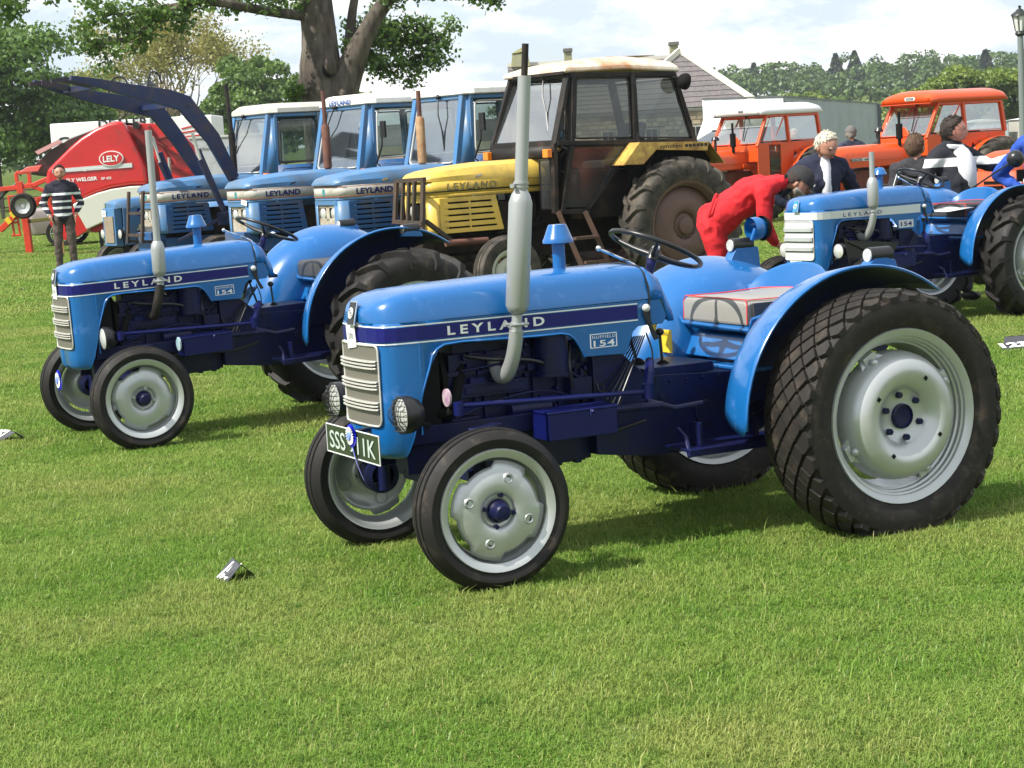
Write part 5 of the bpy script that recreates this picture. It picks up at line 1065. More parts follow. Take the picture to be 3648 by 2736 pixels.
        q = M(); q.prism(rr2(.10, 2.05, .24 if roofm is ORG else .12, .055 if roofm is ORG else .03, .025 if roofm is ORG else .012), 1.30, 1.325, ax='x'); pl = q.build('roof_badge', WHITEP if roofm is ORG else BLK, B)
        q = M(); q.prism(rr2(.10, 2.05, .18, .035, .016), 1.325, 1.328, ax='x'); q.build('badge_field', BLK, pl) if roofm is ORG else None
        text('WINSAM', .03 if roofm is ORG else .02, WHITEP, pl, (1.33, .10, 2.04), (0, 1, 0), (0, 0, 1), center=True, width=.15 if roofm is ORG else .09)
        wiper(B, (1.15, .08, 1.955), (1.28, .14, 1.72))
        q = M(); q.box((.1, 0, 1.1), (.4, .4, .1)); q.box((-.08, 0, 1.3), (.08, .4, .4)); q.build('seat', SEATD, B, bevel=.03)
    q = M(); q.tube([(.75 + .2 * cos(a), .2 * sin(a), 1.42 + .09 * cos(a)) for a in np.linspace(0, 2 * pi, 20, endpoint=False)], .012, 6, True); q.tube([(.75, 0, 1.42), (1.0, 0, 1.2)], .02, 8); q.build('steering_wheel', BLK, B)
    return B
def rr2(cx, cy, w, h, r, n=4):
    o = []
    for sx, sy, a0 in ((1, 1, 0), (-1, 1, pi / 2), (-1, -1, pi), (1, -1, 1.5 * pi)):
        for j in range(n + 1): a = a0 + pi / 2 * j / n; o.append((cx + sx * (w / 2 - r) + r * cos(a), cy + sy * (h / 2 - r) + r * sin(a)))
    return o
def put(th, p, w):  # origin so that local point p lands on world w
    a = radians(th); return (w[0] - (cos(a) * p[0] - sin(a) * p[1]), w[1] - (sin(a) * p[0] + cos(a) * p[1]), th)
O1 = orange('orange cab tractor with a white rounded roof, in front of the pale lorry', put(219, (1.14, .6), (4.9, 36)), True, mat('white_cab_roof', (.74, .74, .74), .4), '342')
O2 = orange('all orange cab tractor with orange roof, behind the standing men', put(210, (1.14, .6), (7.13, 32)), True, ORG, '460')
O3 = orange('dull orange tractor without a cab that a man in a white striped jacket leans on', put(214, (3.1, 0), (4.72, 18.9)), False, None, '460', ORG2)
q = M(); q.box((3.07, .26, 1.02), (.005, .11, .09), ('Z', .9)); q.build('white_sticker', WHITEP, O3)
q = M(); q.prism([(.05 * cos(a) + .0, .9 + .06 * sin(a)) for a in np.linspace(0, 2 * pi, 16, endpoint=False)], 3.14, 3.145, ax='x'); q.build('round_sticker', WHITEP, O3)
# ------------------------------------------------------------ the red round baler
BAL = empty('round_baler', (-7.9, 40.5, 0), 0); tag(BAL, 'big glossy red round baler with cream lower panel and white oval emblem', 'baler')
def bq(p, y0, y1): q = M(); q.prism([(x + 7.9, z) for x, z in p], y0 - 40.5, y1 - 40.5); return q
SIDE = [(-9.125, 1.715), (-8.963, 1.865), (-8.662, 2.127), (-8.375, 2.34), (-8.062, 2.509), (-7.788, 2.603), (-7.55, 2.64), (-7.475, 2.565), (-7.325, 2.24), (-7.188, 1.89), (-7.113, 1.665), (-7.088, 1.315), (-7.438, 1.327), (-7.825, 1.29), (-8.188, 1.196), (-8.637, 1.015), (-8.85, 0.965), (-9.062, 1.09), (-9.162, 1.402)]
bq(SIDE, 40, 40.25).build('side_cover', RED, BAL, bevel=.09, ang=60)
bq(SIDE, 42.1, 42.3).build('side_cover', RED, BAL, bevel=.04)
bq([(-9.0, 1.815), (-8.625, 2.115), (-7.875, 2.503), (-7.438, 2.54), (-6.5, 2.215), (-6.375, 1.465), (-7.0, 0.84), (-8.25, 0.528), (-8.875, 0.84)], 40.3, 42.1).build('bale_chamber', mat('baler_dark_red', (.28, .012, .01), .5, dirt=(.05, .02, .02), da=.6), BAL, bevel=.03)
bq([(-8.637, 1.009), (-8.4, 1.121), (-8.125, 1.215), (-7.825, 1.28), (-7.438, 1.315), (-7.0, 1.305), (-7.0, 1.027), (-7.25, 0.965), (-7.625, 0.815), (-8.025, 0.627), (-8.387, 0.49), (-8.488, 0.715)], 39.93, 40.04).build('lower_panel', CREAM, BAL, bevel=.03)
bq([(-8.575, 0.953), (-8.375, 0.502), (-8.287, 0.528), (-8.75, 0.29), (-8.975, 0.353), (-9.125, 0.652), (-9.062, 1.027), (-8.75, 0.978)], 40.0, 40.3).build('front_skirt', RED, BAL, bevel=.03)
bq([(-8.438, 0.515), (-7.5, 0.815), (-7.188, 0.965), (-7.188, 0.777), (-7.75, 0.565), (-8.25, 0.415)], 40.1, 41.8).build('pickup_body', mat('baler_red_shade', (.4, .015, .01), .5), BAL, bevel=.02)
bq([(-7.273, 2.561), (-6.909, 2.543), (-6.752, 2.476), (-6.339, 2.295), (-6.133, 2.052), (-6.085, 1.604), (-6.109, 1.349), (-6.545, 1.252), (-6.861, 1.301), (-6.885, 1.664), (-7.091, 2.222)], 40.18, 40.32).build('tailgate', RED, BAL, bevel=.02)
for a, b, w in (((-7.212, 2.44), (-6.121, 1.616), .10), ((-7.067, 2.173), (-6.424, 2.319), .07), ((-6.909, 1.834), (-6.182, 1.41), .07), ((-7.006, 2.501), (-6.606, 1.713), .06)):
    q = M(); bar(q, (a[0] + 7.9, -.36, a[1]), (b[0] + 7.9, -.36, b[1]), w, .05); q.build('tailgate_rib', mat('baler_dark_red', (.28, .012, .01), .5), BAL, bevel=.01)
q = M(); c_ = (-7.236, 2.513); q.cyl((c_[0] + 7.9, -.5, c_[1]), (c_[0] + 7.9, -.3, c_[1]), .07); q.build('roller_end', BLK, BAL)
bq([(-9.467, 1.664), (-9.358, 1.858), (-9.03, 2.125), (-8.606, 2.343), (-8.036, 2.513), (-7.564, 2.61), (-8.0, 2.44), (-8.485, 2.137), (-8.788, 1.895), (-8.909, 1.737), (-9.091, 1.592)], 40.1, 42.1).build('net_cover', mat('smoked_cover', (.05, .018, .015), .35), BAL, bevel=.02)
bq([(-9.65, 1.715), (-9.5, 1.815), (-9.188, 1.84), (-9.275, 1.715)], 39.98, 40.05).build('front_flap', mat('pale_red_panel', (.7, .12, .1), .35), BAL, bevel=.01)
bq([(-9.312, 2.115), (-8.812, 2.327), (-8.75, 2.265), (-9.25, 2.053)], 40.0, 40.08).build('cover_strip', mat('pale_pink_panel', (.6, .3, .3), .35), BAL)
q = M(); a, b = (-8.963, 1.709), (-7.375, 1.734); q.prism([(a[0] + 7.9 - .02, a[1] - .045), (b[0] + 7.9, b[1] - .045), (b[0] + 7.9, b[1] + .045), (a[0] + 7.9 - .02, a[1] + .035)], -.52, -.505); st = q.build('grey_stripe', SILVTRIM, BAL)
text('innovators in agriculture', .085, WHITEP, st, (a[0] + 7.9 + .06, -.525, a[1] - .03), (1, 0, .012), (0, 0, 1), width=.92, bold=.01)
c_ = (-7.781, 1.89); q = M(); el = lambda rx, rz, y0, y1: q.prism([(c_[0] + 7.9 + rx * cos(t), c_[1] + rz * sin(t)) for t in np.linspace(0, 2 * pi, 32, endpoint=False)], y0, y1)
el(.245, .155, -.54, -.505); em = q.build('emblem', WHITEP, BAL)
q = M(); el(.225, .135, -.545, -.54); q.build('emblem_field', RED, em)
text('LELY', .17, WHITEP, em, (c_[0] + 7.9, -.55, c_[1] - .06), (1, 0, .03), (0, 0, 1), center=True, width=.33, bold=.03)
t0 = (-8.775, 1.465); text('LELY WELGER', .10, WHITEP, BAL, (t0[0] + 7.9, -.512, t0[1]), (1, 0, .02), (0, 0, 1), width=.68, bold=.03)
text('RP 435', .07, WHITEP, BAL, (t0[0] + 7.9 + .76, -.512, t0[1] + .012), (1, 0, .02), (0, 0, 1), width=.20, bold=.02)
q = M(); q.box((t0[0] + 8.12, -.512, t0[1] - .17), (.18, .01, .06)); q.build('small_sticker', WHITEP, BAL)
for x in (-8.3, -7.6, -6.9, -6.2): q = M(); bar(q, (x + 7.9, .3, .85), (x + 7.93, .3, 0), .08, .06); q.build('support_leg', mat('dark_leg', (.02, .03, .05), .5), BAL)
wheel(BAL, 'wheel', (.35, -.2, .42), -1, .44, .3, .22, 'rib', 'plainf', rub=RUBD, rimm=CREAMR)
wheel(BAL, 'wheel', (.35, 2.0, .42), 1, .44, .3, .22, 'rib', 'plainf', rub=RUBD, rimm=CREAMR)
# red implement at the left edge
IM = empty('red_implement', (-10.0, 42, 0)); tag(IM, 'orange red folded hay implement standing on a prop left of the baler', 'farm implement')
def ib(nm, segs, w, m=REDO):
    q = M()
    for a, b in zip(segs, segs[1:]): bar(q, (a[0] + 10, 0, a[1]), (b[0] + 10, 0, b[1]), w, w * .8)
    return q.build(nm, m, IM, bevel=.01)
ib('main_post', [(-10.154, 1.529), (-10.092, 0.788), (-10.055, -0.065)], .17)
ib('upper_bracket', [(-10.204, 1.529), (-10.204, 1.714), (-9.932, 1.726), (-9.932, 1.467)], .09); ib('cross_beam', [(-10.574, 1.393), (-9.882, 1.43), (-9.512, 1.566)], .12)
ib('ladder_rail', [(-10.414, 1.257), (-10.352, 0.38)], .05); ib('ladder_rail', [(-10.29, 1.257), (-10.228, 0.38)], .05)
for z in (1.31, 1.10, .86, .64): ib('ladder_rung', [(-10.414, round(-.386+1.2352941176470589*z,3)), (-10.241, round(-.386+1.2352941176470589*z,3))], .05)
ib('drawbar', [(-10.648, 0.528), (-10.216, 0.886), (-9.759, 1.096)], .15); ib('side_arm', [(-10.006, 1.467), (-9.574, 1.282), (-9.512, 0.726)], .10); ib('side_arm', [(-10.068, 1.096), (-9.635, 1.158)], .12)
ib('lower_beam', [(-10.129, 0.676), (-9.388, 0.726)], .10, mat('olive_beam', (.14, .13, .03), .6))
for p in ((-10.438, 0.726), (-10.327, 0.849)): q = M(); q.box((p[0] + 10, -.09, p[1]), (.10, .02, .14), ('Y', -.6)); q.build('warning_label', mat('label_yellow', (.75, .52, .02), .5), IM)
c_ = (-9.994, 1.022); q = M(); q.lathe([(-.09, .16), (-.10, .24), (-.05, .27), (.05, .27), (.10, .24), (.09, .16)], 28, c=(c_[0] + 10, -.5, c_[1])); w_ = q.build('spare_wheel', RUB, IM); q = M(); q.lathe([(-.09, .165), (-.06, .15), (-.03, .06), (-.05, .04), (-.05, 0)], 24, c=(c_[0] + 10, -.5, c_[1])); q.build('rim', RIMS, w_)
for x, z, r in ((-11.35, .95, .38), (-11.45, .42, .36)):
    q = M(); q.lathe([(-.10, r * .5), (-.12, r * .85), (-.05, r), (.05, r), (.12, r * .85), (.10, r * .5)], 28, c=(x + 10, .6, z)); w_ = q.build('wheel', RUBD, IM); q = M(); q.lathe([(-.08, r * .52), (-.03, r * .3), (-.05, 0)], 20, c=(x + 10, .6, z)); q.build('rim', BLKM, w_)
q = M(); q.tube([(-1.2, .2, 1.3), (-.9, .1, .9), (-.5, 0, 1.3), (-.2, 0, 1.5)], .03, 6, sub=2); q.build('hose', BLK, IM)
# display trailer with lettering behind the baler
TR = empty('display_trailer', (-11, 60, 0)); tag(TR, 'white exhibition trailer with black lettering rising behind the baler', 'trailer')
q = M(); q.box((0, 1.2, 2.0), (4.9, 2.4, 2.3)); q.box((0, 1.2, .8), (4.9, 2.2, .3)); q.build('trailer_body', mat('trailer_white', (.78, .78, .78), .4), TR, bevel=.04)
text('CASE IH', .36, BLK, TR, (-2.25, -.01, 2.48), (1, 0, .0), (0, 0, 1), bold=.03, width=1.9); text('DEALER', .36, BLK, TR, (-.98, -.01, 2.93), (1, 0, 0), (0, 0, 1), bold=.02, width=1.5)
q = M(); q.box((-1.9, -.01, 2.28), (1.1, .02, .12)); q.build('red_band', RED, TR)
for k in range(3): q = M(); q.prism([(1.5, 2.80 - .12 * k), (2.3, 2.95 - .18 * k), (2.3, 2.90 - .18 * k), (1.5, 2.76 - .12 * k)], -.02, -.005); q.build('red_swoosh', RED, TR)
for s in (-1.6, 1.6): q = M(); q.lathe([(-.1, .3), (-.12, .4), (.12, .4), (.1, .3), (.05, .1), (.05, 0)], 20, c=(s, .1, .4)); q.build('wheel', RUB, TR)
GT = empty('trailer', (-7.2, 50, 0)); tag(GT, 'pale grey box trailer with small web address between loader arm and blue cab', 'trailer')
q = M(); q.box((.3, 1, 1.55), (2.6, 2, 1.65)); q.box((.3, 1, .6), (2.6, 1.6, .25)); q.build('trailer_body', mat('pale_grey_panel', (.42, .44, .45), .5, dirt=(.3, .3, .28)), GT, bevel=.03)
text('www.rutherford.co.uk', .13, mat('grey_letter', (.08, .09, .1), .5), GT, (-.9, -.01, 2.02), (1, 0, 0), (0, 0, 1), width=1.7); q = M(); q.box((.3, -.01, 2.35), (2.62, .03, .05)); q.build('top_rail', ALU, GT)
for s in (-.6, .8): q = M(); q.lathe([(-.1, .25), (-.12, .36), (.12, .36), (.1, .25), (.05, 0)], 20, c=(s + .3, .1, .36)); q.build('wheel', RUB, GT)
# cars half hidden behind
def car(label, loc, rz, paint):
    B = empty('parked_car', loc, rz); tag(B, label, 'car', 'cars parked behind the tractors')
    q = M(); rs = []
    for z, xf, xb, w in ((.28, 2.0, -2.0, .80), (.55, 2.1, -2.08, .86), (.80, 2.05, -2.1, .86), (.90, 1.95, -2.05, .82)): rs.append([(xf, -w * .8, z), (xf - .15, -w, z), (xb + .15, -w, z), (xb, -w * .8, z), (xb, w * .8, z), (xb + .15, w, z), (xf - .15, w, z), (xf, w * .8, z)])
    q.rings(rs); q.build('body', paint, B, bevel=.05, ang=50)
    q = M(); rs = []
    for z, xf, xb, w in ((.88, 1.15, -1.95, .78), (1.30, .35, -1.6, .66), (1.42, .15, -1.3, .58)): rs.append([(xf, -w, z), (xb, -w, z), (xb, w, z), (xf, w, z)])
    q.rings(rs); q.build('cabin_glass', mat('car_glass', (.02, .025, .03), .08), B, bevel=.04)
    q = M(); q.box((-.55, 0, 1.43), (1.5, 1.16, .05)); q.build('roof', paint, B, bevel=.02)
    for X in (1.3, -1.3):
        for s in (-1, 1):
            q = M(); q.lathe([(-.09, .22), (-.1, .31), (.1, .31), (.09, .22)], 24, c=(X, s * .78, .31), close=True); w = q.build('wheel', RUB, B); q = M()
            for k in range(6): a = pi * k / 3; bar(q, (X, s * .86, .31), (X + .21 * cos(a), s * .86, .31 + .21 * sin(a)), .05, .03)
            q.lathe([(.0, .21), (.02, .22), (.02, .20), (0, .19)], 24, c=(X, s * .85, .31), close=True); q.build('alloy_rim', CHROME, w)
    q = M(); q.box((2.08, .55, .68), (.06, .35, .14)); q.box((2.08, -.55, .68), (.06, .35, .14)); q.build('headlight', LENS, B, bevel=.02); return B
car('silver grey car whose spoked wheel shows under the red baler', (-8.75, 45.8, 0), pi, mat('car_silver', (.35, .30, .29), .35, .4))
car('white car with low roof left of the white roofed orange tractor', (6.0, 52, .38), pi + .3, mat('car_white', (.7, .72, .75), .3))
# little yellow notice on a stick
NS = empty('yellow_sign', (-8.95, 40.2, 0)); tag(NS, 'small yellow notice on a short wooden stick in the grass beside the man', 'sign')
q = M(); q.box((0, .02, .2), (.03, .02, .4)); q.build('stick', mat('stick_wood', (.35, .2, .08), .7), NS); q = M(); q.box((0, 0, .42), (.23, .015, .20)); b_ = q.build('board', mat('sign_yellow', (.85, .72, .02), .5), NS)
text('Working', .06, BLK, b_, (0, -.01, .43), (1, 0, 0), (0, 0, 1), center=True); text('Area', .06, BLK, b_, (0, -.01, .36), (1, 0, 0), (0, 0, 1), center=True)
# ------------------------------------------------------------ number boards on the grass
def tent(label, apexL, apexR, footL, footR, backL, backR, num, small=None, ns=.17):
    c = (Vector(footL) + Vector(footR) + Vector(backL) + Vector(backR)) / 4; c.z = 0
    o = empty('number_board', c); tag(o, label, 'number board', 'folded exhibit number boards on the grass')
    A, B_, F1, F2, K1, K2 = [Vector(p) - c for p in (apexL, apexR, footL, footR, backL, backR)]
    bm_ = mat('number_board_black', (.03, .03, .035), .35, col2=(.05, .05, .055), ns=9)
    plate(o, [A, F1, F2, B_], bm_, 'front_panel', .003); plate(o, [A, B_, K2, K1], mat('number_board_back', (.012, .010, .010), .6), 'back_panel', -.003)
    X = (F2 - F1).normalized(); Y = ((A - F1) - X * (A - F1).dot(X)).normalized(); n_ = X.cross(Y)
    H_ = (A - F1).length
    text(num, ns, mat('number_white', (.9, .9, .9), .5), o, F1 + X * (F2 - F1).length * .5 + Y * H_ * .22 + n_ * .006, X, Y, center=True, bold=.05, width=(F2 - F1).length * .78)
    if small: text(small, ns * .2, MATS['number_white'], o, F1 + X * (F2 - F1).length * .5 + Y * H_ * .06 + n_ * .006, X, Y, center=True)
    return o
tent('black folded number board reading 156 on the open grass', (-1.162, 7.78, .074), (-1.108, 7.625, .074), (-1.235, 7.68, .0), (-1.175, 7.60, .0), (-1.11, 7.86, 0), (-1.065, 7.745, 0), '156', None, .12)
tent('black folded number board cut by the left edge of the picture', (-3.19, 12.33, .06), (-3.11, 12.19, .06), (-3.32, 12.30, .0), (-3.22, 12.20, .0), (-3.10, 12.40, 0), (-3.06, 12.28, 0), '157', None, .12)
tent('black folded number board reading 123 on the grass near the right edge', (3.56, 14.12, .085), (3.83, 14.19, .085), (3.48, 13.88, .0), (3.75, 13.95, .0), (3.62, 14.32, 0), (3.89, 14.39, 0), '123', None, .09)
# ------------------------------------------------------------ people
SKIN = mat('skin', (.42, .20, .135), .5, col2=(.50, .25, .17), ns=14)
def cloth(n, c, c2=None, b=.5, r=.85): return mat('cloth_' + n, c, r, col2=c2 or tuple(v * 1.25 for v in c), ns=7, bump=b, bs=9)
def skinned(name, m, parent, chain, edges, root=0, sub=2, vox=.013):
    """tapered limbs between joints, fused into one continuous surface"""
    q = M()
    for a, b in edges:
        A, B_ = Vector(chain[a][0]), Vector(chain[b][0]); ra, rb = chain[a][1], chain[b][1]
        fa = ra if isinstance(ra, tuple) else (ra, ra); fb = rb if isinstance(rb, tuple) else (rb, rb)
        if (B_ - A).length < 1e-4: continue
        d = (B_ - A).normalized(); y = Vector((0, 1, 0)); y = (y - d * y.dot(d)); y = y.normalized() if y.length > .2 else Vector((1, 0, 0)).cross(d).normalized(); x = y.cross(d)
        rs = []
        for t, k in ((-.85, .5), (-.5, .85), (0, 1)): rs.append([A + d * (t * fa[1] * .8) + (y * cos(w) * fa[0] + x * sin(w) * fa[1]) * k for w in np.linspace(0, 2 * pi, 12, endpoint=False)])
        for t in (.33, .66): rs.append([A.lerp(B_, t) + (y * cos(w) * (fa[0] * (1 - t) + fb[0] * t) + x * sin(w) * (fa[1] * (1 - t) + fb[1] * t)) for w in np.linspace(0, 2 * pi, 12, endpoint=False)])
        for t, k in ((0, 1), (.5, .85), (.85, .5)): rs.append([B_ + d * (t * fb[1] * .8) + (y * cos(w) * fb[0] + x * sin(w) * fb[1]) * k for w in np.linspace(0, 2 * pi, 12, endpoint=False)])
        q.rings(rs)
    o = q.build(name, m, parent, ang=180)
    r = o.modifiers.new('remesh', 'REMESH'); r.mode = 'VOXEL'; r.voxel_size = vox if name != 'body' else .009; r.use_smooth_shade = True
    sm = o.modifiers.new('smooth', 'SMOOTH'); sm.factor = .5; sm.iterations = 5 if name != 'body' else 2
    if name != 'body':
        tx = bpy.data.textures.get('folds') or bpy.data.textures.new('folds', 'CLOUDS'); tx.noise_scale = .11; tx.noise_depth = 2
        dm = o.modifiers.new('folds', 'DISPLACE'); dm.texture = tx; dm.strength = .042; dm.mid_level = .5
    return o
label_seed = []
def head(parent, c, yaw, tilt=0, roll_=0, s=1.0, hair=None, style='short', beard=None, face=SKIN):
    """c: centre; faces +X turned by yaw, tilted down by tilt"""
    R = Matrix.Translation(c) @ Matrix.Rotation(yaw, 4, 'Z') @ Matrix.Rotation(tilt, 4, 'Y') @ Matrix.Rotation(roll_, 4, 'X') @ Matrix.Scale(s, 4)
    q = M(); q.T = R; rs = []; n = 24; k = 18
    def rad(a, b):     # a polar from top, b azimuth (0 = face)
        x, y, z = sin(a) * cos(b), sin(a) * sin(b), cos(a); f = max(0, x)
        r = .098 + .014 * abs(x) - .018 * abs(y) * (1 if z < .3 else .6) + .018 * z
        if z < -.1: r += .006 * f - (.02 * (1 - f) if z < -.5 else 0)
        g = lambda yy, zz, w: math.exp(-((y - yy) ** 2 + (z - zz) ** 2) / w) * (1 if x > 0 else 0)
        r += .022 * g(0, -.12, .012) + .010 * g(0, .02, .012) + .007 * g(0, .2, .05) + .008 * g(0, -.78, .05) + .006 * g(.0, -.45, .02)
        r -= .012 * (g(.33, .06, .015) + g(-.33, .06, .015)); r += .005 * (g(.42, -.2, .05) + g(-.42, -.2, .05)); r -= .004 * g(0, -.36, .01)
        return r, (x, y, z)
    for i in range(1, k):
        a = pi * i / k; ring = []
        for j in range(n): r, d = rad(a, 2 * pi * j / n); ring.append((d[0] * r, d[1] * r, d[2] * r * 1.16))
        rs.append(ring)
    q.rings(rs)
    for s_ in (-1, 1): q.ell((-.002, s_ * .082, -.005), (.018, .010, .030), 8, 6)
    q.v = q.v; hd = q.build('head', face, parent, ang=80)
    q = M(); q.T = R
    for s_ in (-1, 1): q.ell((.092, s_ * .033, .012), (.008, .016, .008), 8, 5)
    q.build('eye', mat('eye', (.04, .03, .03), .3), hd); q = M(); q.T = R; q.ell((.102, 0, -.055), (.008, .028, .008), 8, 5); q.build('mouth', mat('lips', (.34, .12, .10), .5), hd)
    q = M(); q.T = R
    for s_ in (-1, 1): q.ell((.100, s_ * .033, .033), (.008, .020, .006), 8, 5)
    q.build('eyebrow', hair or mat('hair_brown', (.05, .03, .02), .8), hd)
    if True:
        q = M(); q.T = R; rs = []
        for i in range(0, 12):
            a = .02 + (pi * .66) * i / 11; ring = []
            for j in range(n):
                b = 2 * pi * j / n; fr = max(0, cos(b)); lim = (1.42 - .82 * fr ** .5) if cos(b) > 0 else 1.42 + .75 * (-cos(b)) ** .6; aa = min(a * 1.0, lim); r, d = rad(aa, b)
                r = r + ((.005 + .007 * (1 - a / 2)) if a < lim else .0) + random.uniform(-.004, .007) * (a > .2); ring.append((d[0] * r, d[1] * r, d[2] * r * 1.16))
            rs.append(ring)
        q.rings(rs); ho = q.build('hair', hair or mat('hair_brown', (.05, .03, .02), .8), parent, ang=80)
        pts = np.array([tuple(Vector(v)) for r_ in rs[1:] for v in r_]); pts = np.array([tuple(R @ Vector(v)) for v in pts]); nn_ = pts - np.array(tuple(R.translation)); nn_ /= np.linalg.norm(nn_, axis=1)[:, None]
        rn = np.random.RandomState(len(label_seed)); label_seed.append(1)
        if style == 'cap': rs = []
        sel = rn.randint(len(pts), size=620); quads('hair_tufts', pts[sel] + rn.normal(size=(620, 3)) * .004 + nn_[sel] * .001, .013 if style != 'cap' else .004, hair or MATS['hair_brown'], ho, nn_[sel], .85, 1.7, 5)
    if beard:
        q = M(); q.T = R; rs = []
        for i in range(7):
            a = 1.80 + 1.0 * i / 6; ring = []
            for j in range(13): b = -1.35 + 2.7 * j / 12; r, d = rad(a, b); r += .010 + random.uniform(-.002, .004); ring.append((d[0] * r, d[1] * r, d[2] * r * 1.16))
            rs.append(ring)
        q.sheet(rs); q.build('beard', beard, parent, ang=80, solid=.01)
    return R
def hand_chain(ch, ed, wi, w, d, side):
    """five fingers from the wrist; w: wrist point, d: direction, side: thumb direction"""
    d = Vector(d).normalized(); side = Vector(side).normalized(); up = d.cross(side)
    b = len(ch); ch.append((tuple(w + d * .045), (.036, .018))); ed.append((wi, b))
    for k, (o_, L_) in enumerate(((.030, .070), (.010, .080), (-.012, .075), (-.032, .058))):
        p = len(ch); ch += [(tuple(w + d * .085 + side * o_), .0105), (tuple(w + d * (.085 + L_ * .55) + side * o_ * 1.1 - up * .008), .009), (tuple(w + d * (.085 + L_) + side * o_ * 1.15 - up * .024), .007)]; ed += [(b, p), (p, p + 1), (p + 1, p + 2)]
    p = len(ch); ch += [(tuple(w + d * .04 + side * .045), .012), (tuple(w + d * .075 + side * .062 - up * .01), .009)]; ed += [(b, p), (p, p + 1)]
def person(label, loc, yaw, J, top, legs, headargs, shoe=None, bulk=1.0, group=None, hands=True, toph=.0, extra=None):
    B = empty('person', loc, yaw); tag(B, label, 'person', group)
    g = lambda n: Vector(J[n])
    ch = [(g('pelvis'), .07), (g('chest') * .5 + g('pelvis') * .5, .06), (g('chest'), .06), (g('neck'), .052), (g('neck') + (g('head') - g('neck')) * .55, .05)]; ed = [(0, 1), (1, 2), (2, 3), (3, 4)]
    tc = [(g('pelvis') + Vector((0, 0, -.03)), (.15 * bulk, .13 * bulk)), (g('pelvis') * .55 + g('chest') * .45 + Vector(J.get('belly', (0, 0, 0))), (.155 * bulk, .135 * bulk)), (g('chest'), (.165 * bulk, .125 * bulk)), (g('chest') * .35 + g('neck') * .65, (.13 * bulk, .085)), (g('neck') + Vector((0, 0, -.01)), (.068, .064))]; te = [(0, 1), (1, 2), (2, 3), (3, 4)]
    lc = [(g('pelvis') + Vector((0, 0, .02)), (.14 * bulk, .125 * bulk))]; le = []
    for s in 'LR':
        sh, el, wr = g('sh' + s), g('el' + s), g('wr' + s); b = len(ch)
        ch += [(sh, .035), (el, .030), (wr, .026)]; ed += [(2, b), (b, b + 1), (b + 1, b + 2)]
        if hands: hand_chain(ch, ed, b + 2, wr, J.get('hd' + s, wr - el), J.get('th' + s, (1, 0, .2)))
        b = len(tc); tc += [(sh, .080), ((sh + el) / 2, .070), (el, .060), (el * .1 + wr * .9, .046)]; te += [(3, b), (2, b), (b, b + 1), (b + 1, b + 2), (b + 2, b + 3)]
        hp, kn, an = g('hp' + s), g('kn' + s), g('an' + s); b = len(ch); ch += [(hp, .05), (kn, .04), (an, .032)]; ed += [(0, b), (b, b + 1), (b + 1, b + 2)]
        b = len(lc); lc += [(hp, .098 * bulk), (kn, .070), (an + Vector((0, 0, .02)), .060)]; le += [(0, b), (b, b + 1), (b + 1, b + 2)]
        q = M(); q.T = Matrix.Translation(an); q.ell((.06, 0, -.045), (.14, .048, .045), 12, 8); q.build('shoe', shoe or BLK, B, ang=70)
    skinned('body', SKIN, B, ch, ed); skinned('trousers', legs, B, lc, le); skinned('jacket', top, B, tc, te)
    head(B, J['head'], *headargs[:-1], **headargs[-1]); return B
def stand(h=1.75, lean=0, arms='hang'):
    k = h / 1.75; J = dict(pelvis=(0, 0, .95), chest=(.02 + lean, 0, 1.30), neck=(lean * 1.3, 0, 1.50), head=(.03 + lean * 1.6, 0, 1.635), shL=(lean, .185, 1.42), shR=(lean, -.185, 1.42), hpL=(0, .095, .88), hpR=(0, -.095, .88), knL=(.03, .11, .50), knR=(.03, -.11, .50), anL=(0, .12, .10), anR=(0, -.12, .10))
    if arms == 'pockets': J.update(elL=(-.08, .31, 1.15), elR=(-.08, -.31, 1.15), wrL=(.06, .21, .97), wrR=(.06, -.21, .97), hdL=(.1, -.2, -.9), hdR=(.1, .2, -.9))
    elif arms == 'hips': J.update(elL=(-.12, .42, 1.14), elR=(-.12, -.42, 1.14), wrL=(.02, .20, 1.0), wrR=(.02, -.20, 1.0), hdL=(.6, -.4, -.4), hdR=(.6, .4, -.4))
    else: J.update(elL=(-.03, .25, 1.14), elR=(-.03, -.25, 1.14), wrL=(.05, .26, .90), wrR=(.05, -.26, .90))
    return {a: tuple(v * k for v in b) if a[:2] not in ('hd', 'th') or a == 'head' else b for a, b in J.items()}
def stripemat(name, bands, base, col):
    m = mat(name, base, .9, bump=.4, bs=12); nt = m.node_tree; b = nt.nodes['Principled BSDF']; L = nt.links.new
    tc = N('ShaderNodeTexCoord', nt); s = N('ShaderNodeSeparateXYZ', nt); L(tc.outputs['Object'], s.inputs[0]); r = N('ShaderNodeValToRGB', nt); r.color_ramp.interpolation = 'CONSTANT'; md = N('ShaderNodeMath', nt, operation='MULTIPLY'); md.inputs[1].default_value = .5; L(s.outputs[2], md.inputs[0]); L(md.outputs[0], r.inputs[0])
    e = r.color_ramp.elements; e[0].color = (*base, 1); e[0].position = 0; e.remove(e[1])
    for a, c in bands:
        x = e.new(a / 2); x.color = (*col, 1); y = e.new(c / 2); y.color = (*base, 1)
    L(r.outputs[0], b.inputs['Base Color']); return m
HB = mat('hair_dark', (.03, .02, .015), .8, bump=.4); HW = mat('hair_white', (.55, .50, .38), .8, col2=(.62, .58, .48), ns=30, bump=.6, bs=60); HBR = mat('hair_midbrown', (.10, .055, .03), .8, bump=.5, bs=50)
SW = stripemat('striped_jumper', [(.945, .985), (1.06, 1.095), (1.165, 1.20), (1.285, 1.325)], (.012, .013, .025), (.72, .74, .76))
J = stand(1.76, .0, 'pockets')
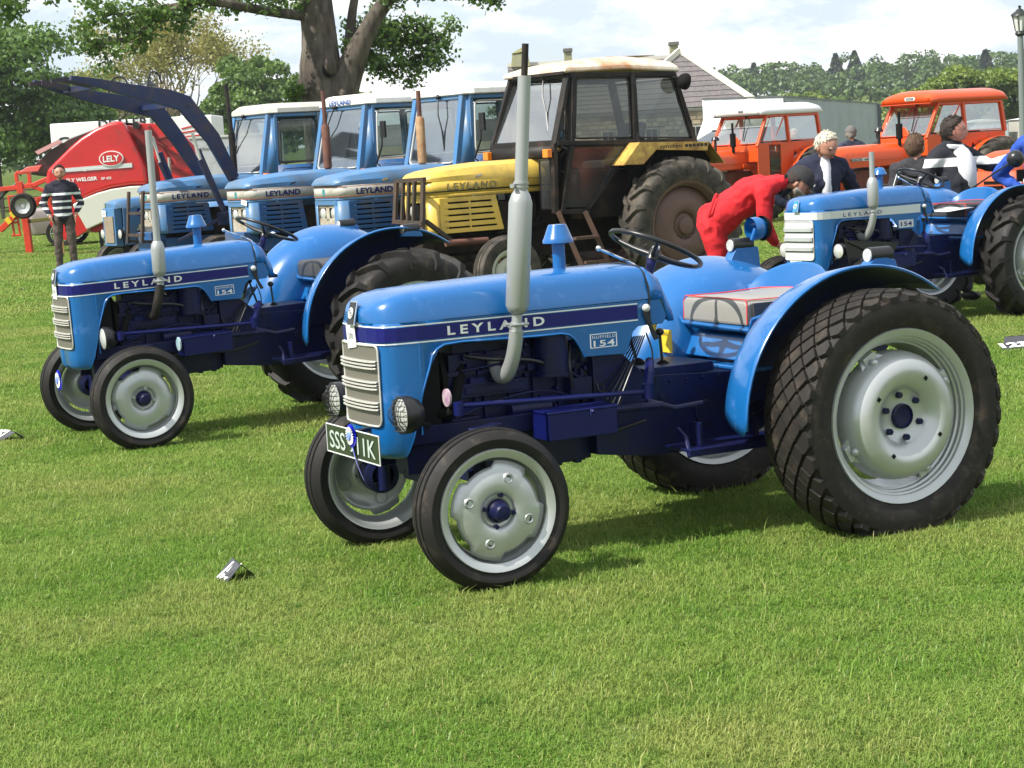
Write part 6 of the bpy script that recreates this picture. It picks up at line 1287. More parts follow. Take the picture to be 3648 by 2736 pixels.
person('man in a navy and white striped jumper with hands in pockets', (-7.30, 33, 0), radians(-78), J, SW, cloth('brown', (.075, .055, .045)), (0, -.02, 0, dict(hair=HB)), bulk=1.02)
FN = cloth('navy_fleece', (.008, .012, .032), (.014, .018, .045))
J = stand(1.62, .12, 'hips'); J['head'] = (J['head'][0] + .03, .0, J['head'][2] - .03)
PW = person('white haired man in a dark navy fleece looking down', (2.86, 17.85, 0), radians(-80), J, FN, cloth('dark_trousers', (.03, .03, .035)), (.45, .42, 0, dict(hair=HW)), bulk=1.12)
q = M(); q.ell((.195, 0, 1.20), (.085, .060, .24), 14, 10); q.build('shirt', cloth('white_shirt', (.6, .6, .62)), PW, ang=90)
q = M(); q.tube([(.0 + .09 + .075 * cos(a), .085 * sin(a), 1.375 + .02 * cos(a)) for a in np.linspace(.5, 2 * pi - .5, 14)], .022, 8); q.build('collar', FN, PW)
# bending man in red overalls
RO = cloth('red_overalls', (.52, .008, .014), (.60, .012, .02), .8)
J = dict(pelvis=(-.02, 0, .90), chest=(.36, 0, 1.15), neck=(.60, .0, 1.215), head=(.73, 0, 1.20), shL=(.45, .20, 1.17), shR=(.45, -.20, 1.17), hpL=(-.02, .10, .86), hpR=(-.02, -.10, .86), knL=(.06, .13, .48), knR=(.04, -.12, .48), anL=(-.05, .14, .10), anR=(-.07, -.13, .10),
         elL=(.42, .26, .86), elR=(.44, -.24, .85), wrL=(.50, .16, .68), wrR=(.52, -.10, .69), hdL=(.7, -.2, -.25), hdR=(.8, .1, -.25), thL=(.3, -.7, .3), thR=(.3, .7, .3))
PR = person('man in red overalls and black cap bending over', (1.83, 17.1, 0), radians(-12), J, RO, RO, (-.05, .75, 0, dict(hair=HB, style='cap', beard=mat('grey_beard', (.28, .25, .22), .9), s=1.02)), bulk=1.16)
R = Matrix.Translation((.73, 0, 1.20)) @ Matrix.Rotation(-.05, 4, 'Z') @ Matrix.Rotation(.75, 4, 'Y')
CAP = mat('black_cap', (.018, .017, .018), .8, bump=.2)
def cap(parent, R, m, peak=True, mark=None):
    q = M(); q.T = R; rs = []
    for i in range(8):
        a = .03 + 1.35 * i / 7; rs.append([(sin(a) * cos(b) * .128, sin(a) * sin(b) * .108, .02 + cos(a) * .135) for b in np.linspace(0, 2 * pi, 20, endpoint=False)])
    q.rings(rs); o = q.build('cap', m, parent, ang=60)
    q = M(); q.T = R; q.sheet([[(.10 + .02 + k * (.085 if peak else .03) * max(0, cos(b * .9)), .088 * sin(b), .035 - .02 * k - .012 * abs(sin(b)) ** 2) for b in np.linspace(-1.2, 1.2, 13)] for k in (0, .5, 1)]); q.build('cap_peak', m, o, ang=60, solid=.006)
    if mark: q = M(); q.T = R; q.box((.124, -.03, .075), (.006, .07, .018), ('Y', -.2)); q.build('cap_badge', mark, o)
cap(PR, R, CAP, True, ALU)
q = M(); q.tube([(.60 + .03 * cos(a), .085 * sin(a), 1.195 + .07 * cos(a)) for a in np.linspace(0, 2 * pi, 16, endpoint=False)], .018, 6, True); q.build('collar', BLKM, PR)
q = M(); q.tube([(-.02 + .16 * cos(a) * .3, .17 * sin(a), .99 + .15 * cos(a)) for a in np.linspace(0, 2 * pi, 20, endpoint=False)], .012, 6, True); q.build('waistband', RO, PR)
# boy from behind, man in a white banded jacket
HOOD = cloth('black_hoodie', (.018, .018, .024), (.03, .03, .036))
PB = person('brown haired boy in a black hooded top seen from behind', (3.84, 18.3, 0), radians(78), stand(1.52, 0, 'hang'), HOOD, cloth('jeans', (.03, .04, .07)), (-.5, -.12, 0, dict(hair=HBR, s=.94)), bulk=.92)
q = M(); q.tube([(-.12, .11, 1.27), (-.15, .07, 1.20), (-.16, 0, 1.17), (-.15, -.07, 1.20), (-.12, -.11, 1.27)], .03, 8, sub=1); q.build('hood', HOOD, PB)
q = M()
for s in (-1, 1): q.tube([(-.10, s * .10, 1.27), (-.105, s * .17, 1.20), (-.10, s * .21, 1.08)], .006, 5)
q.build('white_piping', WHITEP, PB)
J = stand(1.66, .0, 'hang'); J.update(elL=(.14, .33, 1.22), wrL=(.22, .52, 1.30), hdL=(.3, .9, .05), thL=(.9, -.2, .2), elR=(-.02, -.33, 1.12), wrR=(.14, -.30, .98)); J['belly'] = (.07, 0, 0)
WJ = stripemat('banded_jacket', [(1.235, 1.315)], (.014, .015, .022), (.72, .72, .70))
PM = person('big man in a black and white banded jacket resting his hand on a bonnet', (4.13, 18.1, 0), radians(-62), J, WJ, cloth('dark_trousers', (.03, .03, .035)), (.95, .02, 0, dict(hair=HB, face=mat('ruddy_skin', (.52, .22, .16), .5), beard=None)), bulk=1.16)
q = M(); q.ell((.075, .03, 1.16), (.165, .13, .27), 16, 12); q.build('shirt', MATS['cloth_white_shirt'], PM, ang=90)
q = M(); q.tube([(.01 + .085 * cos(a), .09 * sin(a), 1.43 - .015 * cos(a)) for a in np.linspace(0, 2 * pi, 16, endpoint=False)], .022, 6, True); q.build('collar', MATS['cloth_white_shirt'], PM)
# man in blue at the right edge
BLO = cloth('blue_boiler_suit', (.012, .06, .36), (.02, .08, .42), .8)
person('man in a bright blue boiler suit cut by the right edge', (4.93, 17.9, 0), radians(-100), stand(1.74, .16, 'hips'), BLO, BLO, (.3, .4, 0, dict(hair=HB)), bulk=1.25)
# people further back
PC = person('man in a grey flat cap with his back turned', (5.98, 33.6, 0), radians(100), stand(1.64), cloth('dark_blue', (.02, .025, .045)), cloth('dark_trousers', (.03, .03, .035)), (-.3, .05, 0, dict(style='cap', hair=mat('hair_grey', (.25, .23, .2), .8))))
h_ = Vector(stand(1.64)['head']); cap(PC, Matrix.Translation(h_) @ Matrix.Rotation(-.3, 4, 'Z'), mat('tweed_cap', (.10, .095, .085), .9, col2=(.15, .14, .13), ns=30), False)
person('white haired person standing behind the white roofed orange tractor', (5.95, 40, 0), radians(-90), stand(1.66), cloth('grey', (.12, .12, .13)), cloth('dark_trousers', (.03, .03, .035)), (0, .1, 0, dict(hair=HW)))
PK = person('dark haired person with a black cap just behind the boy and the flat cap man', (6.46, 33.5, 0), radians(-60), stand(1.58), cloth('black', (.015, .015, .015)), cloth('dark_trousers', (.03, .03, .035)), (0, .1, 0, dict(hair=HB)))
# ------------------------------------------------------------ barn
ST = mat('barn_stone', (.36, .29, .21), .9, col2=(.26, .21, .16), ns=1.4, dirt=(.44, .37, .28), da=.6, ds=2.5, bump=.4, bs=6)
SLATE = mat('slate_roof', (.135, .118, .12), .8, col2=(.10, .09, .092), ns=1.2, dirt=(.19, .165, .16), da=.5, ds=5, bump=.3, bs=12)
COP = mat('pale_coping', (.62, .60, .52), .7)
MOSS = mat('weathered_boards', (.30, .28, .22), .9, col2=(.20, .19, .14), ns=4, bump=.5, stretch=(3, 3, .3), dirt=(.34, .34, .12), da=.6)
BN = empty('stone_barn', (7, 110, 0)); tag(BN, 'long stone barn with slate roof and ventilators behind the yellow tractor', 'barn')
q = M(); q.box((-3.1, 4, 1.2), (6.2, 8, 4.2)); q.box((-11, 4, .6), (9.6, 6, 3.0)); q.box((4.3, 3, 1.2), (6.5, 9, 4.0)); q.build('wall', ST, BN)
def slates(pts_u, x0, x1, y0, z0, y1, z1, step, nm):
    """rows of slate courses laid up a roof slope, each course one object"""
    n = int(sqrt((y1 - y0) ** 2 + (z1 - z0) ** 2) / step)
    for i in range(n):
        a, b = i / n, (i + 1) / n; q = M(); A = Vector((0, y0 + (y1 - y0) * a, z0 + (z1 - z0) * a)); B_ = Vector((0, y0 + (y1 - y0) * b, z0 + (z1 - z0) * b))
        xa0, xa1 = pts_u(a); q.add([(xa0, A.y - .03, A.z + .03), (xa1, A.y - .03, A.z + .03), (xa1, B_.y, B_.z + .01), (xa0, B_.y, B_.z + .01), (xa0, A.y, A.z - .02), (xa1, A.y, A.z - .02), (xa1, B_.y, B_.z - .03), (xa0, B_.y, B_.z - .03)], [(0, 1, 2, 3), (7, 6, 5, 4), (0, 4, 5, 1), (1, 5, 6, 2), (2, 6, 7, 3), (3, 7, 4, 0)])
        q.build('slate_course', SLATE, rf, flat=True)
q = M(); q.quad((-6.1, 4.2, 6.28), (3.6, 4.2, 6.22), (3.6, 9, 3.2), (-6.1, 9, 3.2)); q.quad((-15.8, 1, 2.1), (-6.3, 1, 2.1), (-6.3, 4, 3.3), (-15.8, 4, 3.3)); rf = q.build('roof', SLATE, BN, solid=.1)
slates(lambda t: (-6.2, 3.6), 0, 0, 0, 3.25, 4.1, 6.22, .42, 'a')
q = M(); q.quad((3.5, 2.5, 6.4), (6.9, -1.5, 3.3), (7.2, 6, 3.3), (3.6, 7, 6.3)); rf = q.build('roof', SLATE, BN, solid=.1)
slates(lambda t: (2.45 - 2.6 * (1 - t) + 1.05 * t if t > .75 else -.2, 7.05 - 3.5 * t), 0, 0, -1.5, 3.25, 2.3, 6.42, .42, 'b')
q = M(); bar(q, (3.52, 2.2, 6.52), (7.1, -1.55, 3.45), .16, .3); bar(q, (3.48, 2.2, 6.52), (2.2, 1.0, 5.55), .16, .3); bar(q, (-6.2, 4.1, 6.33), (3.4, 4.1, 6.27), .12, .2); q.build('coping', COP, BN)
q = M(); bar(q, (-6.2, -.1, 3.18), (-.2, -.1, 3.12), .10, .12); bar(q, (-.2, -1.6, 3.12), (7.1, -1.6, 3.12), .10, .12); q.build('gutter', mat('gutter_grey', (.12, .12, .11), .6), BN)
for x, w, top, zb in ((-2.72, .52, 6.9, 6.2), (3.2, .56, 6.85, 6.0)):
    q = M(); q.box((x, 4.2 if x < 0 else 2.6, (top + zb) / 2), (w * .82, .6, top - zb)); c = q.build('roof_vent', MOSS, BN)
    q = M(); q.box((x, 4.2 if x < 0 else 2.6, top + .08), (w, .8, .2)); q.build('vent_cap', mat('vent_cap', (.13, .13, .12), .8), c, bevel=.02)
q = M(); rs = []
for z, k in ((5.0, .40), (6.15, .40), (6.2, .55), (6.95, .44)): rs.append([(-5.45 - k, 4.2 - k, z), (-5.45 + k, 4.2 - k, z), (-5.45 + k, 4.2 + k, z), (-5.45 - k, 4.2 + k, z)])
q.rings(rs); c = q.build('cupola', MOSS, BN); q = M(); q.add([(-5.93, 3.7, 6.95), (-5.0, 3.7, 7.05), (-5.0, 4.7, 6.95), (-5.93, 4.7, 6.95), (-4.95, 4.2, 7.5)], [(0, 1, 4), (1, 2, 4), (2, 3, 4), (3, 0, 4), (3, 2, 1, 0)]); q.build('cupola_roof', mat('mossy_roof', (.26, .24, .06), .9, col2=(.18, .17, .10), ns=3), c)
for x in (-3.2, -.9, 1.4, 3.8, 5.6):
    yy = -.02 if x < -.2 else -1.52; q = M(); q.box((x, yy, 1.9), (.7, .06, .75)); w = q.build('window', mat('window_frame', (.4, .38, .33), .7), BN); q = M(); q.box((x - .16, yy - .03, 1.9), (.26, .04, .6)); q.box((x + .16, yy - .03, 1.9), (.26, .04, .6)); q.build('pane', mat('dark_pane', (.02, .02, .025), .15), w)
rs_ = np.random.RandomState(5); smesh = {}
STN = [mat('rubble_stone_%s' % c, v, .9, bump=.2, bs=9) for c, v in (('tan', (.40, .32, .22)), ('brown', (.27, .21, .15)), ('pale', (.46, .39, .29)))]
n_ = 0
for r in range(9):
    x = -3.0 + rs_.uniform(-.2, 0); z = 1.05 + r * .235
    while x < 6.9 and n_ < 290:
        w = rs_.uniform(.3, .62); key = (int(w * 8), rs_.randint(3)); yy = -.02 if x < -.3 else -1.52
        if not any(abs(x + w / 2 - wx) < .35 + w / 2 and 1.45 < z < 2.35 for wx in (-3.2, -.9, 1.4, 3.8, 5.6)):
            if key not in smesh:
                q = M(); q.box((0, 0, 0), (key[0] / 8 + .06, .06, .2)); o = q.build('stone', STN[key[1]], BN, bevel=0, flat=True); smesh[key] = o.data
            else: o = bpy.data.objects.new('stone', smesh[key]); C.objects.link(o); o.parent = BN
            o.location = (x + w / 2, yy, z); n_ += 1
        x += w + .035
# ------------------------------------------------------------ lorry
LO = empty('box_lorry', (8.97, 62, 0)); tag(LO, 'large white box lorry behind the white roofed orange tractor', 'lorry')
LG = mat('lorry_side_shaded', (.27, .31, .32), .5, col2=(.30, .34, .35), ns=1, dirt=(.22, .25, .25), da=.4, ds=1.5); LW = mat('lorry_front_white', (.74, .76, .76), .45, dirt=(.55, .57, .57), da=.3)  # side: the white box darkened to grey, its shade painted in
q = M(); P0, P1, P2, P3 = (-2.43, 1.0), (0, 0), (5.6, 14.0), (3.2, 15.0)
def lz(p, z): return (p[0], p[1], z)
q.add([lz(P0, 1.0), lz(P1, 1.0), lz(P2, 1.0), lz(P3, 1.0), lz(P0, 2.78), lz(P1, 2.70), lz(P2, 2.47), lz(P3, 2.5)], [(0, 3, 2, 1), (4, 5, 6, 7), (1, 2, 6, 5), (2, 3, 7, 6), (3, 0, 4, 7)]); q.build('box_side', LG, LO)
q = M(); q.add([(-2.43, .99, 1.45), (-.0, -.01, 1.30), (0, -.01, 2.70), (-2.43, .99, 2.78), (-2.43, .99, 2.3)], [(0, 1, 2, 3)]); q.build('box_front', LW, LO, solid=.04)
q = M(); q.add([(-2.75, .9, 1.40), (-2.3, .9, 2.45), (-1.2, .4, 2.45), (-.9, .3, 1.40)], [(0, 1, 2, 3)]); q.build('wind_deflector', mat('deflector_white', (.8, .8, .8), .35), LO, solid=.1)
q = M(); q.box((-1.8, .9, .95), (1.9, 1.6, 1.1), ('Z', -.38)); q.build('cab', LW, LO, bevel=.08)
q = M(); bar(q, (-2.43, .97, 2.82), (0, -.03, 2.74), .05); bar(q, (0, -.03, 2.74), (5.6, 13.97, 2.51), .05); bar(q, (0, -.02, 1.0), (0, -.02, 2.72), .05); bar(q, (5.6, 13.98, 1.0), (5.6, 13.98, 2.5), .2); q.build('box_trim', mat('lorry_trim', (.10, .11, .12), .5), LO)
for k in (.12, .3, .8, .92): q = M(); q.lathe([(-.12, .25), (-.14, .46), (.14, .46), (.12, .25), (.1, 0)], 20, 'x', c=(5.6 * k, 14 * k, .46)); q.build('wheel', RUB, LO)
# storage bins seen through the cab and beside it
def bin_(label, loc, d, m):
    o = empty('storage_container', loc); tag(o, label, 'container'); q = M(); q.box((0, 0, d[2] / 2), d); q.build('container_body', m, o, bevel=.03)
    q = M(); q.prism([(-d[0] / 2 - .05, d[2]), (0, d[2] + .10), (d[0] / 2 + .05, d[2])], -d[1] / 2 - .04, d[1] / 2 + .04); q.build('lid', mat('bin_lid', (.55, .55, .5), .6), o, bevel=.01)
    for k in range(-2, 3): q = M(); q.box((k * d[0] / 5.5, -d[1] / 2 - .01, d[2] / 2), (.04, .03, d[2] * .9)); q.build('rib', m, o)
    q = M(); q.box((d[0] * .3, -d[1] / 2 - .03, d[2] * .75), (.18, .01, .08)); q.build('label_plate', RED, o)
bin_('pale blue grey container seen through the windows of the all orange cab', (15.05, 62, 0), (1.5, 1.2, 1.58), mat('bin_grey', (.40, .46, .50), .6))
bin_('cream container with a small red label at the right edge', (16.9, 62, 0), (1.6, 1.4, 1.60), mat('bin_cream', (.46, .44, .38), .6))
# ------------------------------------------------------------ lamp posts
def lamp(label, x, y, zt, s):
    o = empty('street_lamp', (x, y, 0)); tag(o, label, 'street lamp', 'old style lamp posts'); pm = mat('lamp_post_grey', (.16, .19, .18), .5); bk = mat('lamp_black', (.015, .02, .018), .4)
    q = M(); q.cyl((0, 0, 0), (0, 0, .9), .10, .09); q.cyl((0, 0, .9), (0, 0, zt - .42 * s), .055, .045); q.cyl((0, 0, .9), (0, 0, .96), .11); q.build('post', pm, o)
    q = M(); q.lathe([(zt - .50 * s, .05), (zt - .46 * s, .11 * s), (zt - .40 * s, .09 * s), (zt - .38 * s, .0)], 12, 'z'); q.build('lantern_base', bk, o)
    q = M(); q.lathe([(zt - .40 * s, .10 * s), (zt - .10 * s, .155 * s)], 6, 'z'); q.build('lantern_pane', mat('lantern_glass', (.62, .64, .62), .25, col2=(.7, .7, .66)), o, flat=True)
    q = M()
    for k in range(6): a = pi * k / 3; bar(q, (.10 * s * cos(a), .10 * s * sin(a), zt - .40 * s), (.158 * s * cos(a), .158 * s * sin(a), zt - .09 * s), .014 * s)
    q.build('lantern_frame', bk, o)
    q = M(); q.lathe([(zt - .10 * s, .19 * s), (zt - .06 * s, .17 * s), (zt - .01 * s, .09 * s), (zt + .02 * s, .07 * s), (zt + .05 * s, .02 * s), (zt + .09 * s, .035 * s), (zt + .11 * s, 0)], 12, 'z'); q.build('lantern_cap', bk, o)
lamp('street lamp with glass lantern rising above the loader arm before the bare tree', -7.78, 45, 3.58, 1.0)
lamp('tall grey street lamp post at the right edge of the picture', 7.93, 30, 3.24, .75)
FE = empty('wire_fence', (-24, 78, 0)); tag(FE, 'low dark post and rail fence across the far field at the left', 'fence')
for k in range(9): q = M(); q.box((k * 2.2, 0, .55), (.12, .12, 1.2)); q.build('post', mat('fence_wood', (.05, .04, .03), .9), FE)
for z in (.45, .8, 1.1): q = M(); bar(q, (0, 0, z), (17.6, 0, z), .06); q.build('rail', mat('fence_wood', (.05, .04, .03), .9), FE)
# ------------------------------------------------------------ trees
BARK = mat('bark', (.085, .066, .05), .95, col2=(.032, .025, .02), ns=7, na=.3, dirt=(.16, .14, .11), da=.5, ds=4, bump=1.0, bs=16, stretch=(1, 1, .35), detail=8)
BARKT = mat('twig_bark', (.16, .13, .10), .9)
LF_DARK = leafmat('leaf_dark', (.04, .085, .012), (.14, .25, .035), tr=.34); LF_MID = leafmat('leaf_mid', (.06, .12, .02), (.18, .28, .05), tr=.38)
LF_YEL = leafmat('leaf_yellow_green', (.17, .17, .03), (.38, .34, .08), tr=.4); LF_BIG = leafmat('leaf_sycamore', (.045, .10, .016), (.16, .27, .045), tr=.45, ns=.8)
LF_HILL = leafmat('leaf_hill', (.03, .07, .018), (.13, .20, .045), tr=.25, ns=.06); LF_LIGHT = leafmat('leaf_light', (.10, .17, .025), (.26, .33, .06), tr=.35, ns=.5)
def crown_pts(c, r, nb, nl, rs, br=.38, low=-.6, flat=0):
    c = np.array(c); r = np.array(r); P = []; Nn = []
    for _ in range(nb):
        while True:
            d = rs.normal(size=3); d /= np.linalg.norm(d)
            if d[2] > low: break
        bc = c + d * r * rs.uniform(.45, .85); b = r.mean() * br * rs.uniform(.6, 1.25)
        m_ = int(nl / nb); v = rs.normal(size=(m_, 3)); v /= np.linalg.norm(v, axis=1)[:, None]; k = v[:, 2] < -.3; v[k, 2] *= -.5
        P.append(bc + v * b * rs.uniform(.6, 1.08, (m_, 1)) * [1, 1, .8]); Nn.append(v)
    return np.concatenate(P), np.concatenate(Nn)
def limb(q, p, d, L, r, depth, rs, tips, up=.15, spread=.6, n=5):
    p = Vector(p); pts = [p]; rr = [r]; d = Vector(d).normalized()
    for i in range(3):
        d = (d + Vector(rs.normal(size=3)) * .16 + Vector((0, 0, up * .3))).normalized(); p = p + d * L / 3; pts.append(p); rr.append(r * (1 - .13 * (i + 1)))
    q.tube(pts, rr, n if depth > 2 else 4)
    if depth == 0: tips.append(p); return
    for k in range(rs.randint(2, 4)):
        a = Vector(rs.normal(size=3)).normalized(); nd = (d + a * spread).normalized(); limb(q, pts[-1] if k < 2 else pts[2], nd, L * rs.uniform(.6, .8), rr[-1] * .66, depth - 1, rs, tips, up, spread, n)
def tree(label, x, y, z, rx, rz, h, lm, size, nl, seed, nb=26, group=None, name='tree', low=-.55, zc=None):
    rs = np.random.RandomState(seed); o = empty(name, (x, y, z)); tag(o, label, 'tree', group)
    q = M(); q.tube([(0, 0, -.5), (.05, 0, h * .3), (-.05, 0, h * .6)], [h * .03 + .05, h * .022 + .04, h * .012], 8); tips = []
    for k in range(4): a = k * 1.6 + rs.rand(); limb(q, (0, 0, h * (.25 + .08 * k)), (cos(a), sin(a), .8), h * .25, h * .013, 1, rs, tips)
    q.build('trunk', BARK, o, ang=60)
    zc = h - rz if zc is None else zc
    P, Nn = crown_pts((0, 0, zc), (rx, rx, rz), nb, nl, rs, low=low); quads('crown', P, size, lm, o, Nn, .5, 1.3, seed); return o
FG = 'trees along the back of the field'
tree('big dark green broad tree at the left edge', -22.8, 90, .8, 4.6, 4.2, 7.9, LF_DARK, .19, 26000, 1, 36, FG, low=-.95, zc=3.9)
tree('dark green tree partly behind the biggest one at the left', -19.9, 94, .8, 2.4, 2.9, 6.0, LF_DARK, .19, 11000, 2, 20, FG, low=-.95, zc=3.2)
tree('mid green rounded tree right of the dark left tree', -30.5, 150, 1.6, 4.0, 4.3, 8.4, LF_MID, .26, 11000, 3, 24, FG)
tree('brownish green low tree behind the baler sign', -27.3, 148, 1.6, 3.6, 3.2, 5.9, leafmat('leaf_olive', (.10, .09, .04), (.2, .19, .08)), .26, 7000, 4, 20, FG)
tree('bushy mid green tree left of the forked trunk', -14.6, 120, 1.0, 3.1, 3.1, 7.5, LF_MID, .22, 13000, 6, 26, FG, zc=4.2)
tree('smaller yellow green tree just left of the forked trunk', -11.0, 122, 1.0, 2.3, 3.0, 6.2, LF_MID, .22, 9000, 7, 22, FG, zc=3.2)
tree('low green tree behind the grey trailer', -17.5, 126, 1.0, 2.6, 2.4, 4.4, LF_MID, .3, 3500, 8, 14, FG)
tree('small green tree showing right of the forked trunk', -10.0, 142, 1.3, 1.5, 1.7, 5.2, LF_LIGHT, .3, 1800, 9, 10, FG)
tree('low round bush between baler and lamp', -23.5, 128, 1.0, 4.2, 2.3, 3.8, LF_MID, .32, 4500, 12, 16, FG)
# nearly bare spring tree
bt = empty('tree', (-21.2, 130, 1.0)); tag(bt, 'tall open spring tree with thin yellowish leaves and visible branches', 'tree', FG)
rs = np.random.RandomState(11); q = M(); q.tube([(0, 0, -.5), (0, 0, 1.4), (.05, 0, 2.6)], [.36, .27, .22], 8); tips = []
for k in range(14):
    a = k * 2.4; s = .25 + .5 * (k % 3) / 2; limb(q, (0, 0, 1.6 + .12 * k), (cos(a) * s, sin(a) * s, 1), 2.9, .15, 4, rs, tips, .18, .5, 5)
q.build('trunk', mat('pale_bark', (.24, .19, .12), .9), bt)
tp = np.array([tuple(t) for t in tips]); P = np.concatenate([tp + rs.normal(size=tp.shape) * .46 for _ in range(34)])
quads('crown', P, .16, LF_YEL, bt, None, 0, 1.3, 11)
# the great forked tree
gt = empty('tree', (-3.4, 41, 0)); tag(gt, 'great old tree with thick forked trunk rising behind the blue cabs', 'tree')
q = M(); rs = np.random.RandomState(3)
q.tube([(-.05, 0, -.3), (-.02, 0, .8), (-.08, 0, 2.2), (-.10, 0, 2.9), (-.16, 0, 3.4), (-.12, 0, 4.0), (-.16, 0, 4.9), (-.2, 0, 6.5)], [.72, .57, .50, .47, .45, .36, .34, .27], 18, sub=1)
q.tube([(.12, -.1, 2.6), (.30, -.12, 3.1), (.60, -.14, 3.7), (.85, -.15, 4.15), (1.15, -.12, 4.6), (1.7, 0, 5.2), (2.4, .3, 6.0)], [.38, .34, .25, .19, .165, .14, .1], 14, sub=1)
q.tube([(.30, .15, 3.3), (.45, .18, 3.8), (.52, .2, 4.4), (.75, .3, 5.4)], [.16, .12, .10, .07], 10, sub=1)
for a, b, z, r in ((-.5, -.2, 3.1, .14), (.1, -.5, 3.5, .13), (-.3, -.45, 2.4, .12), (.3, -.42, 2.9, .1)): q.ell((a, b, z), (r, r * .8, r * 1.5), 10, 7)
q.build('trunk', BARK, gt, ang=70)
q = M(); q.ell((.06, -.50, 3.42), (.13, .05, .16), 12, 8); q.build('trunk_hollow', BLKM, gt)
sprays = []
def spray(pts, r0, n_side, L, seed, drop=-.2, lr=.28):
    rs = np.random.RandomState(seed); q = M(); P = [Vector(p) for p in pts]; k = len(P)
    q.tube(P, [r0 * (1 - .8 * i / (k - 1)) + .012 for i in range(k)], 7, sub=2)
    tot = []
    for i in range(n_side):
        t = (i + .6) / n_side * (k - 1); j = min(k - 2, int(t)); p = P[j].lerp(P[j + 1], t - j); d = (P[j + 1] - P[j]).normalized()
        a = Vector((rs.normal() * .5, rs.normal() * .8, rs.normal() * .75 + drop)); e_ = p + (d * .5 + a).normalized() * L * rs.uniform(.4, 1.1)
        q.tube([p, (p + e_) / 2 + Vector(rs.normal(size=3)) * .06, e_], [.02, .013, .007], 4)
        m_ = rs.randint(2, 5)
        for _ in range(m_): f = rs.uniform(.35, 1.15); tot.append(p.lerp(e_, f))
    q.build('branch', BARK, gt, ang=70)
    tp = np.array([tuple(t) for t in tot]); Q = np.concatenate([tp + rs.normal(size=tp.shape) * lr * [1, 1, .6] * .45 for _ in range(24)]); sprays.append(Q)
o3 = (3.4, -41)
spray([(-.35, 0, 4.55), (-1.1, -1.2, 4.62), (-2.2, -1.8, 4.88), (-3.0, -2, 4.62), (-3.5, -2, 4.18), (-4.2, -2, 4.12), (-4.5, -2, 4.25)], .10, 30, .55, 21, .18)
spray([(-2.0, -1.7, 4.85), (-2.9, -2, 4.75), (-3.7, -2, 4.62), (-4.3, -2, 4.75)], .05, 16, .45, 22, .1)
spray([(.85, -.15, 4.1), (1.1, .6, 4.1), (1.5, 1, 4.0), (1.95, 1, 3.95), (2.35, 1, 3.98)], .07, 26, .60, 23, -.1)
spray([(.55, .1, 3.7), (.75, .6, 3.65), (1.2, 1, 3.5), (1.8, 1, 3.48), (2.2, 1, 3.55)], .06, 22, .5, 24, .0)
spray([(.5, .15, 4.2), (.8, .6, 4.3), (1.2, 1, 4.35), (1.7, 1, 4.3)], .05, 14, .42, 25, -.1)
spray([(1.2, -.1, 4.7), (2.2, -1.5, 5.0), (3.0, -2.6, 4.72), (3.6, -3, 4.6)], .06, 20, .35, 26, -.25)
spray([(-.3, 0, 5.1), (-1.5, -2, 5.3), (-3.4, -4, 5.15), (-5.0, -5, 4.85), (-5.3, -5, 4.72)], .09, 22, .4, 27, -.2)
spray([(-.45, -.2, 3.0), (-.62, -.5, 3.05), (-.75, -.6, 2.95)], .03, 7, .25, 28, 0, .2)
quads('crown', np.concatenate(sprays), .09, LF_BIG, gt, None, 0, 1.15, 31)
# the wood on the hill: one far mass, with the trees that stand out as things of their own
rs = np.random.RandomState(9); PP = []; NN = []
def blob(x, y, h, rx):
    z = hgt(x, y); P, Nn = crown_pts((x, y, z + h * .46), (rx, rx, h * .5), 9, 420, rs, .42, -.95); PP.append(P); NN.append(Nn)
for k in range(46): blob(8 + k * 4.2, 530, 6.5, 5.5)
for row, (yy, hh) in enumerate(((505, 8.6), (470, 8.0), (440, 7.2), (410, 7), (380, 6.5), (350, 6), (305, 4.4), (270, 3.6))):
    x = 14 + rs.uniform(0, 5) - row * 3
    while x < 185 - row * 12: blob(x, yy + rs.uniform(-12, 12), hh * rs.uniform(.75, 1.15), rs.uniform(3.4, 5.6)); x += rs.uniform(5.5, 8.5)
for x, yy, hh in [(-150 + 9 * k, 210 + 10 * rs.rand(), 7) for k in range(17)]: blob(x, yy, hh * rs.uniform(.6, 1.0) * (.55 if x > -42 else 1), 4.8)
w = quads('far_wood', np.concatenate(PP), .75, LF_HILL, None, np.concatenate(NN), .55, 1.2, 9); tag(w, 'dark green wood covering the far hill behind the orange tractors', 'wood', kind='stuff')
def conifer(label, x, y, h, r, seed):
    rs = np.random.RandomState(seed); o = empty('conifer', (x, y, hgt(x, y))); tag(o, label, 'tree', 'conifers standing above the hill wood'); q = M(); q.cyl((0, 0, 0), (0, 0, h), .25, .05, 6); q.build('trunk', BARK, o)
    t = rs.rand(1400) ** .75; a = rs.rand(1400) * 2 * pi; rad = (1 - t) * r * rs.uniform(.5, 1.1, 1400) + .2; quads('crown', np.stack([rad * np.cos(a), rad * np.sin(a), h * (.15 + .87 * t)], 1), .7, leafmat('leaf_conifer', (.012, .028, .012), (.03, .055, .02), tr=.1), o, None, 0, 1.2, seed)
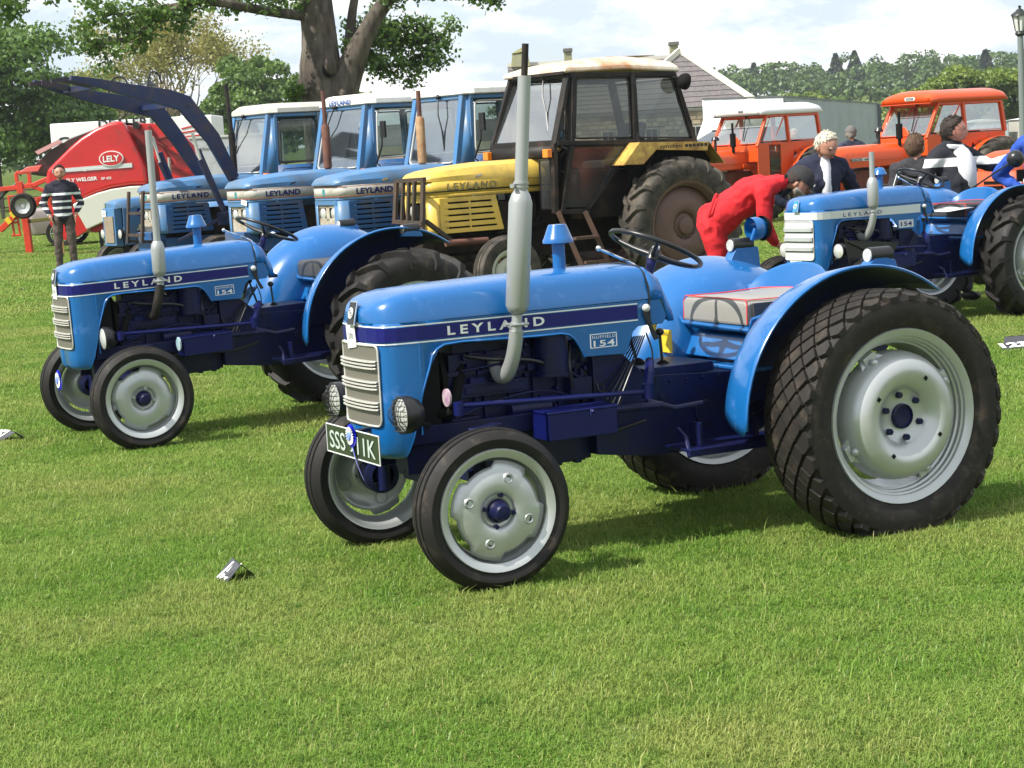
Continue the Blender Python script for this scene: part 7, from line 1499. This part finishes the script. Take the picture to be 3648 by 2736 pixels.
conifer('tallest dark conifer on the far skyline', 85, 470, 8.8, 2.7, 1); conifer('dark conifer just left of the tallest on the skyline', 80.5, 470, 8.4, 2.7, 2); conifer('dark conifer at the far left of the hill skyline', 62.5, 480, 7.4, 2.2, 3)
FT = 'light green trees before the hill wood'
for i, (x, y, h, r) in enumerate(((37, 240, 6.3, 4.0), (42.5, 250, 5.4, 3.3), (47.5, 248, 4.8, 3.2), (32.5, 246, 4.6, 3.0))):
    tree(['rounded light green tree standing over the lorry roof', 'darker rounded tree right of the roundest light green one', 'low green tree left of the all orange cab', 'low light green tree beside the barn gable'][i], x, y, hgt(x, y), r, h * .48, h, LF_LIGHT if i != 1 else LF_MID, .38, 5000, 40 + i, 16, FT, low=-.8)
for i, (x, y, h, r) in enumerate(((30.0, 138, 4.4, 2.4), (33.3, 140, 5.0, 3.0), (37.0, 142, 5.2, 3.0), (40.5, 140, 5.0, 3.0), (28.0, 134, 2.8, 2.0))):
    tree(['leafy yellow green tree directly behind the all orange cab roof', 'tallest of the bushy yellow green trees at the right', 'bushy yellow green tree behind the right lamp post', 'bushy tree beyond the right edge', 'low bush between lorry end and orange cab'][i], x, y, .6, r, h * .5, h, LF_LIGHT, .23, 9000, 50 + i, 20, FT, low=-.95, zc=h * .5)
conifer('dark conifer standing alone near the right lamp post', 106.0, 430, 7.6, 2.6, 5)
# ------------------------------------------------------------ thin summer haze
q = M(); q.box((60, 290, 8), (700, 640, 18.5)); hz = q.build('haze', mat('haze_surface', (1, 1, 1), 1), None, flat=True); tag(hz, kind='stuff')
hm = bpy.data.materials.new('haze_air'); hm.use_nodes = True; nt = hm.node_tree; nt.nodes.clear(); o_ = N('ShaderNodeOutputMaterial', nt); pv = N('ShaderNodeVolumePrincipled', nt); pv.inputs['Color'].default_value = (.82, .88, .95, 1); pv.inputs['Density'].default_value = .00028; pv.inputs['Anisotropy'].default_value = .2; nt.links.new(pv.outputs[0], o_.inputs[1]); hz.data.materials.clear(); hz.data.materials.append(hm)
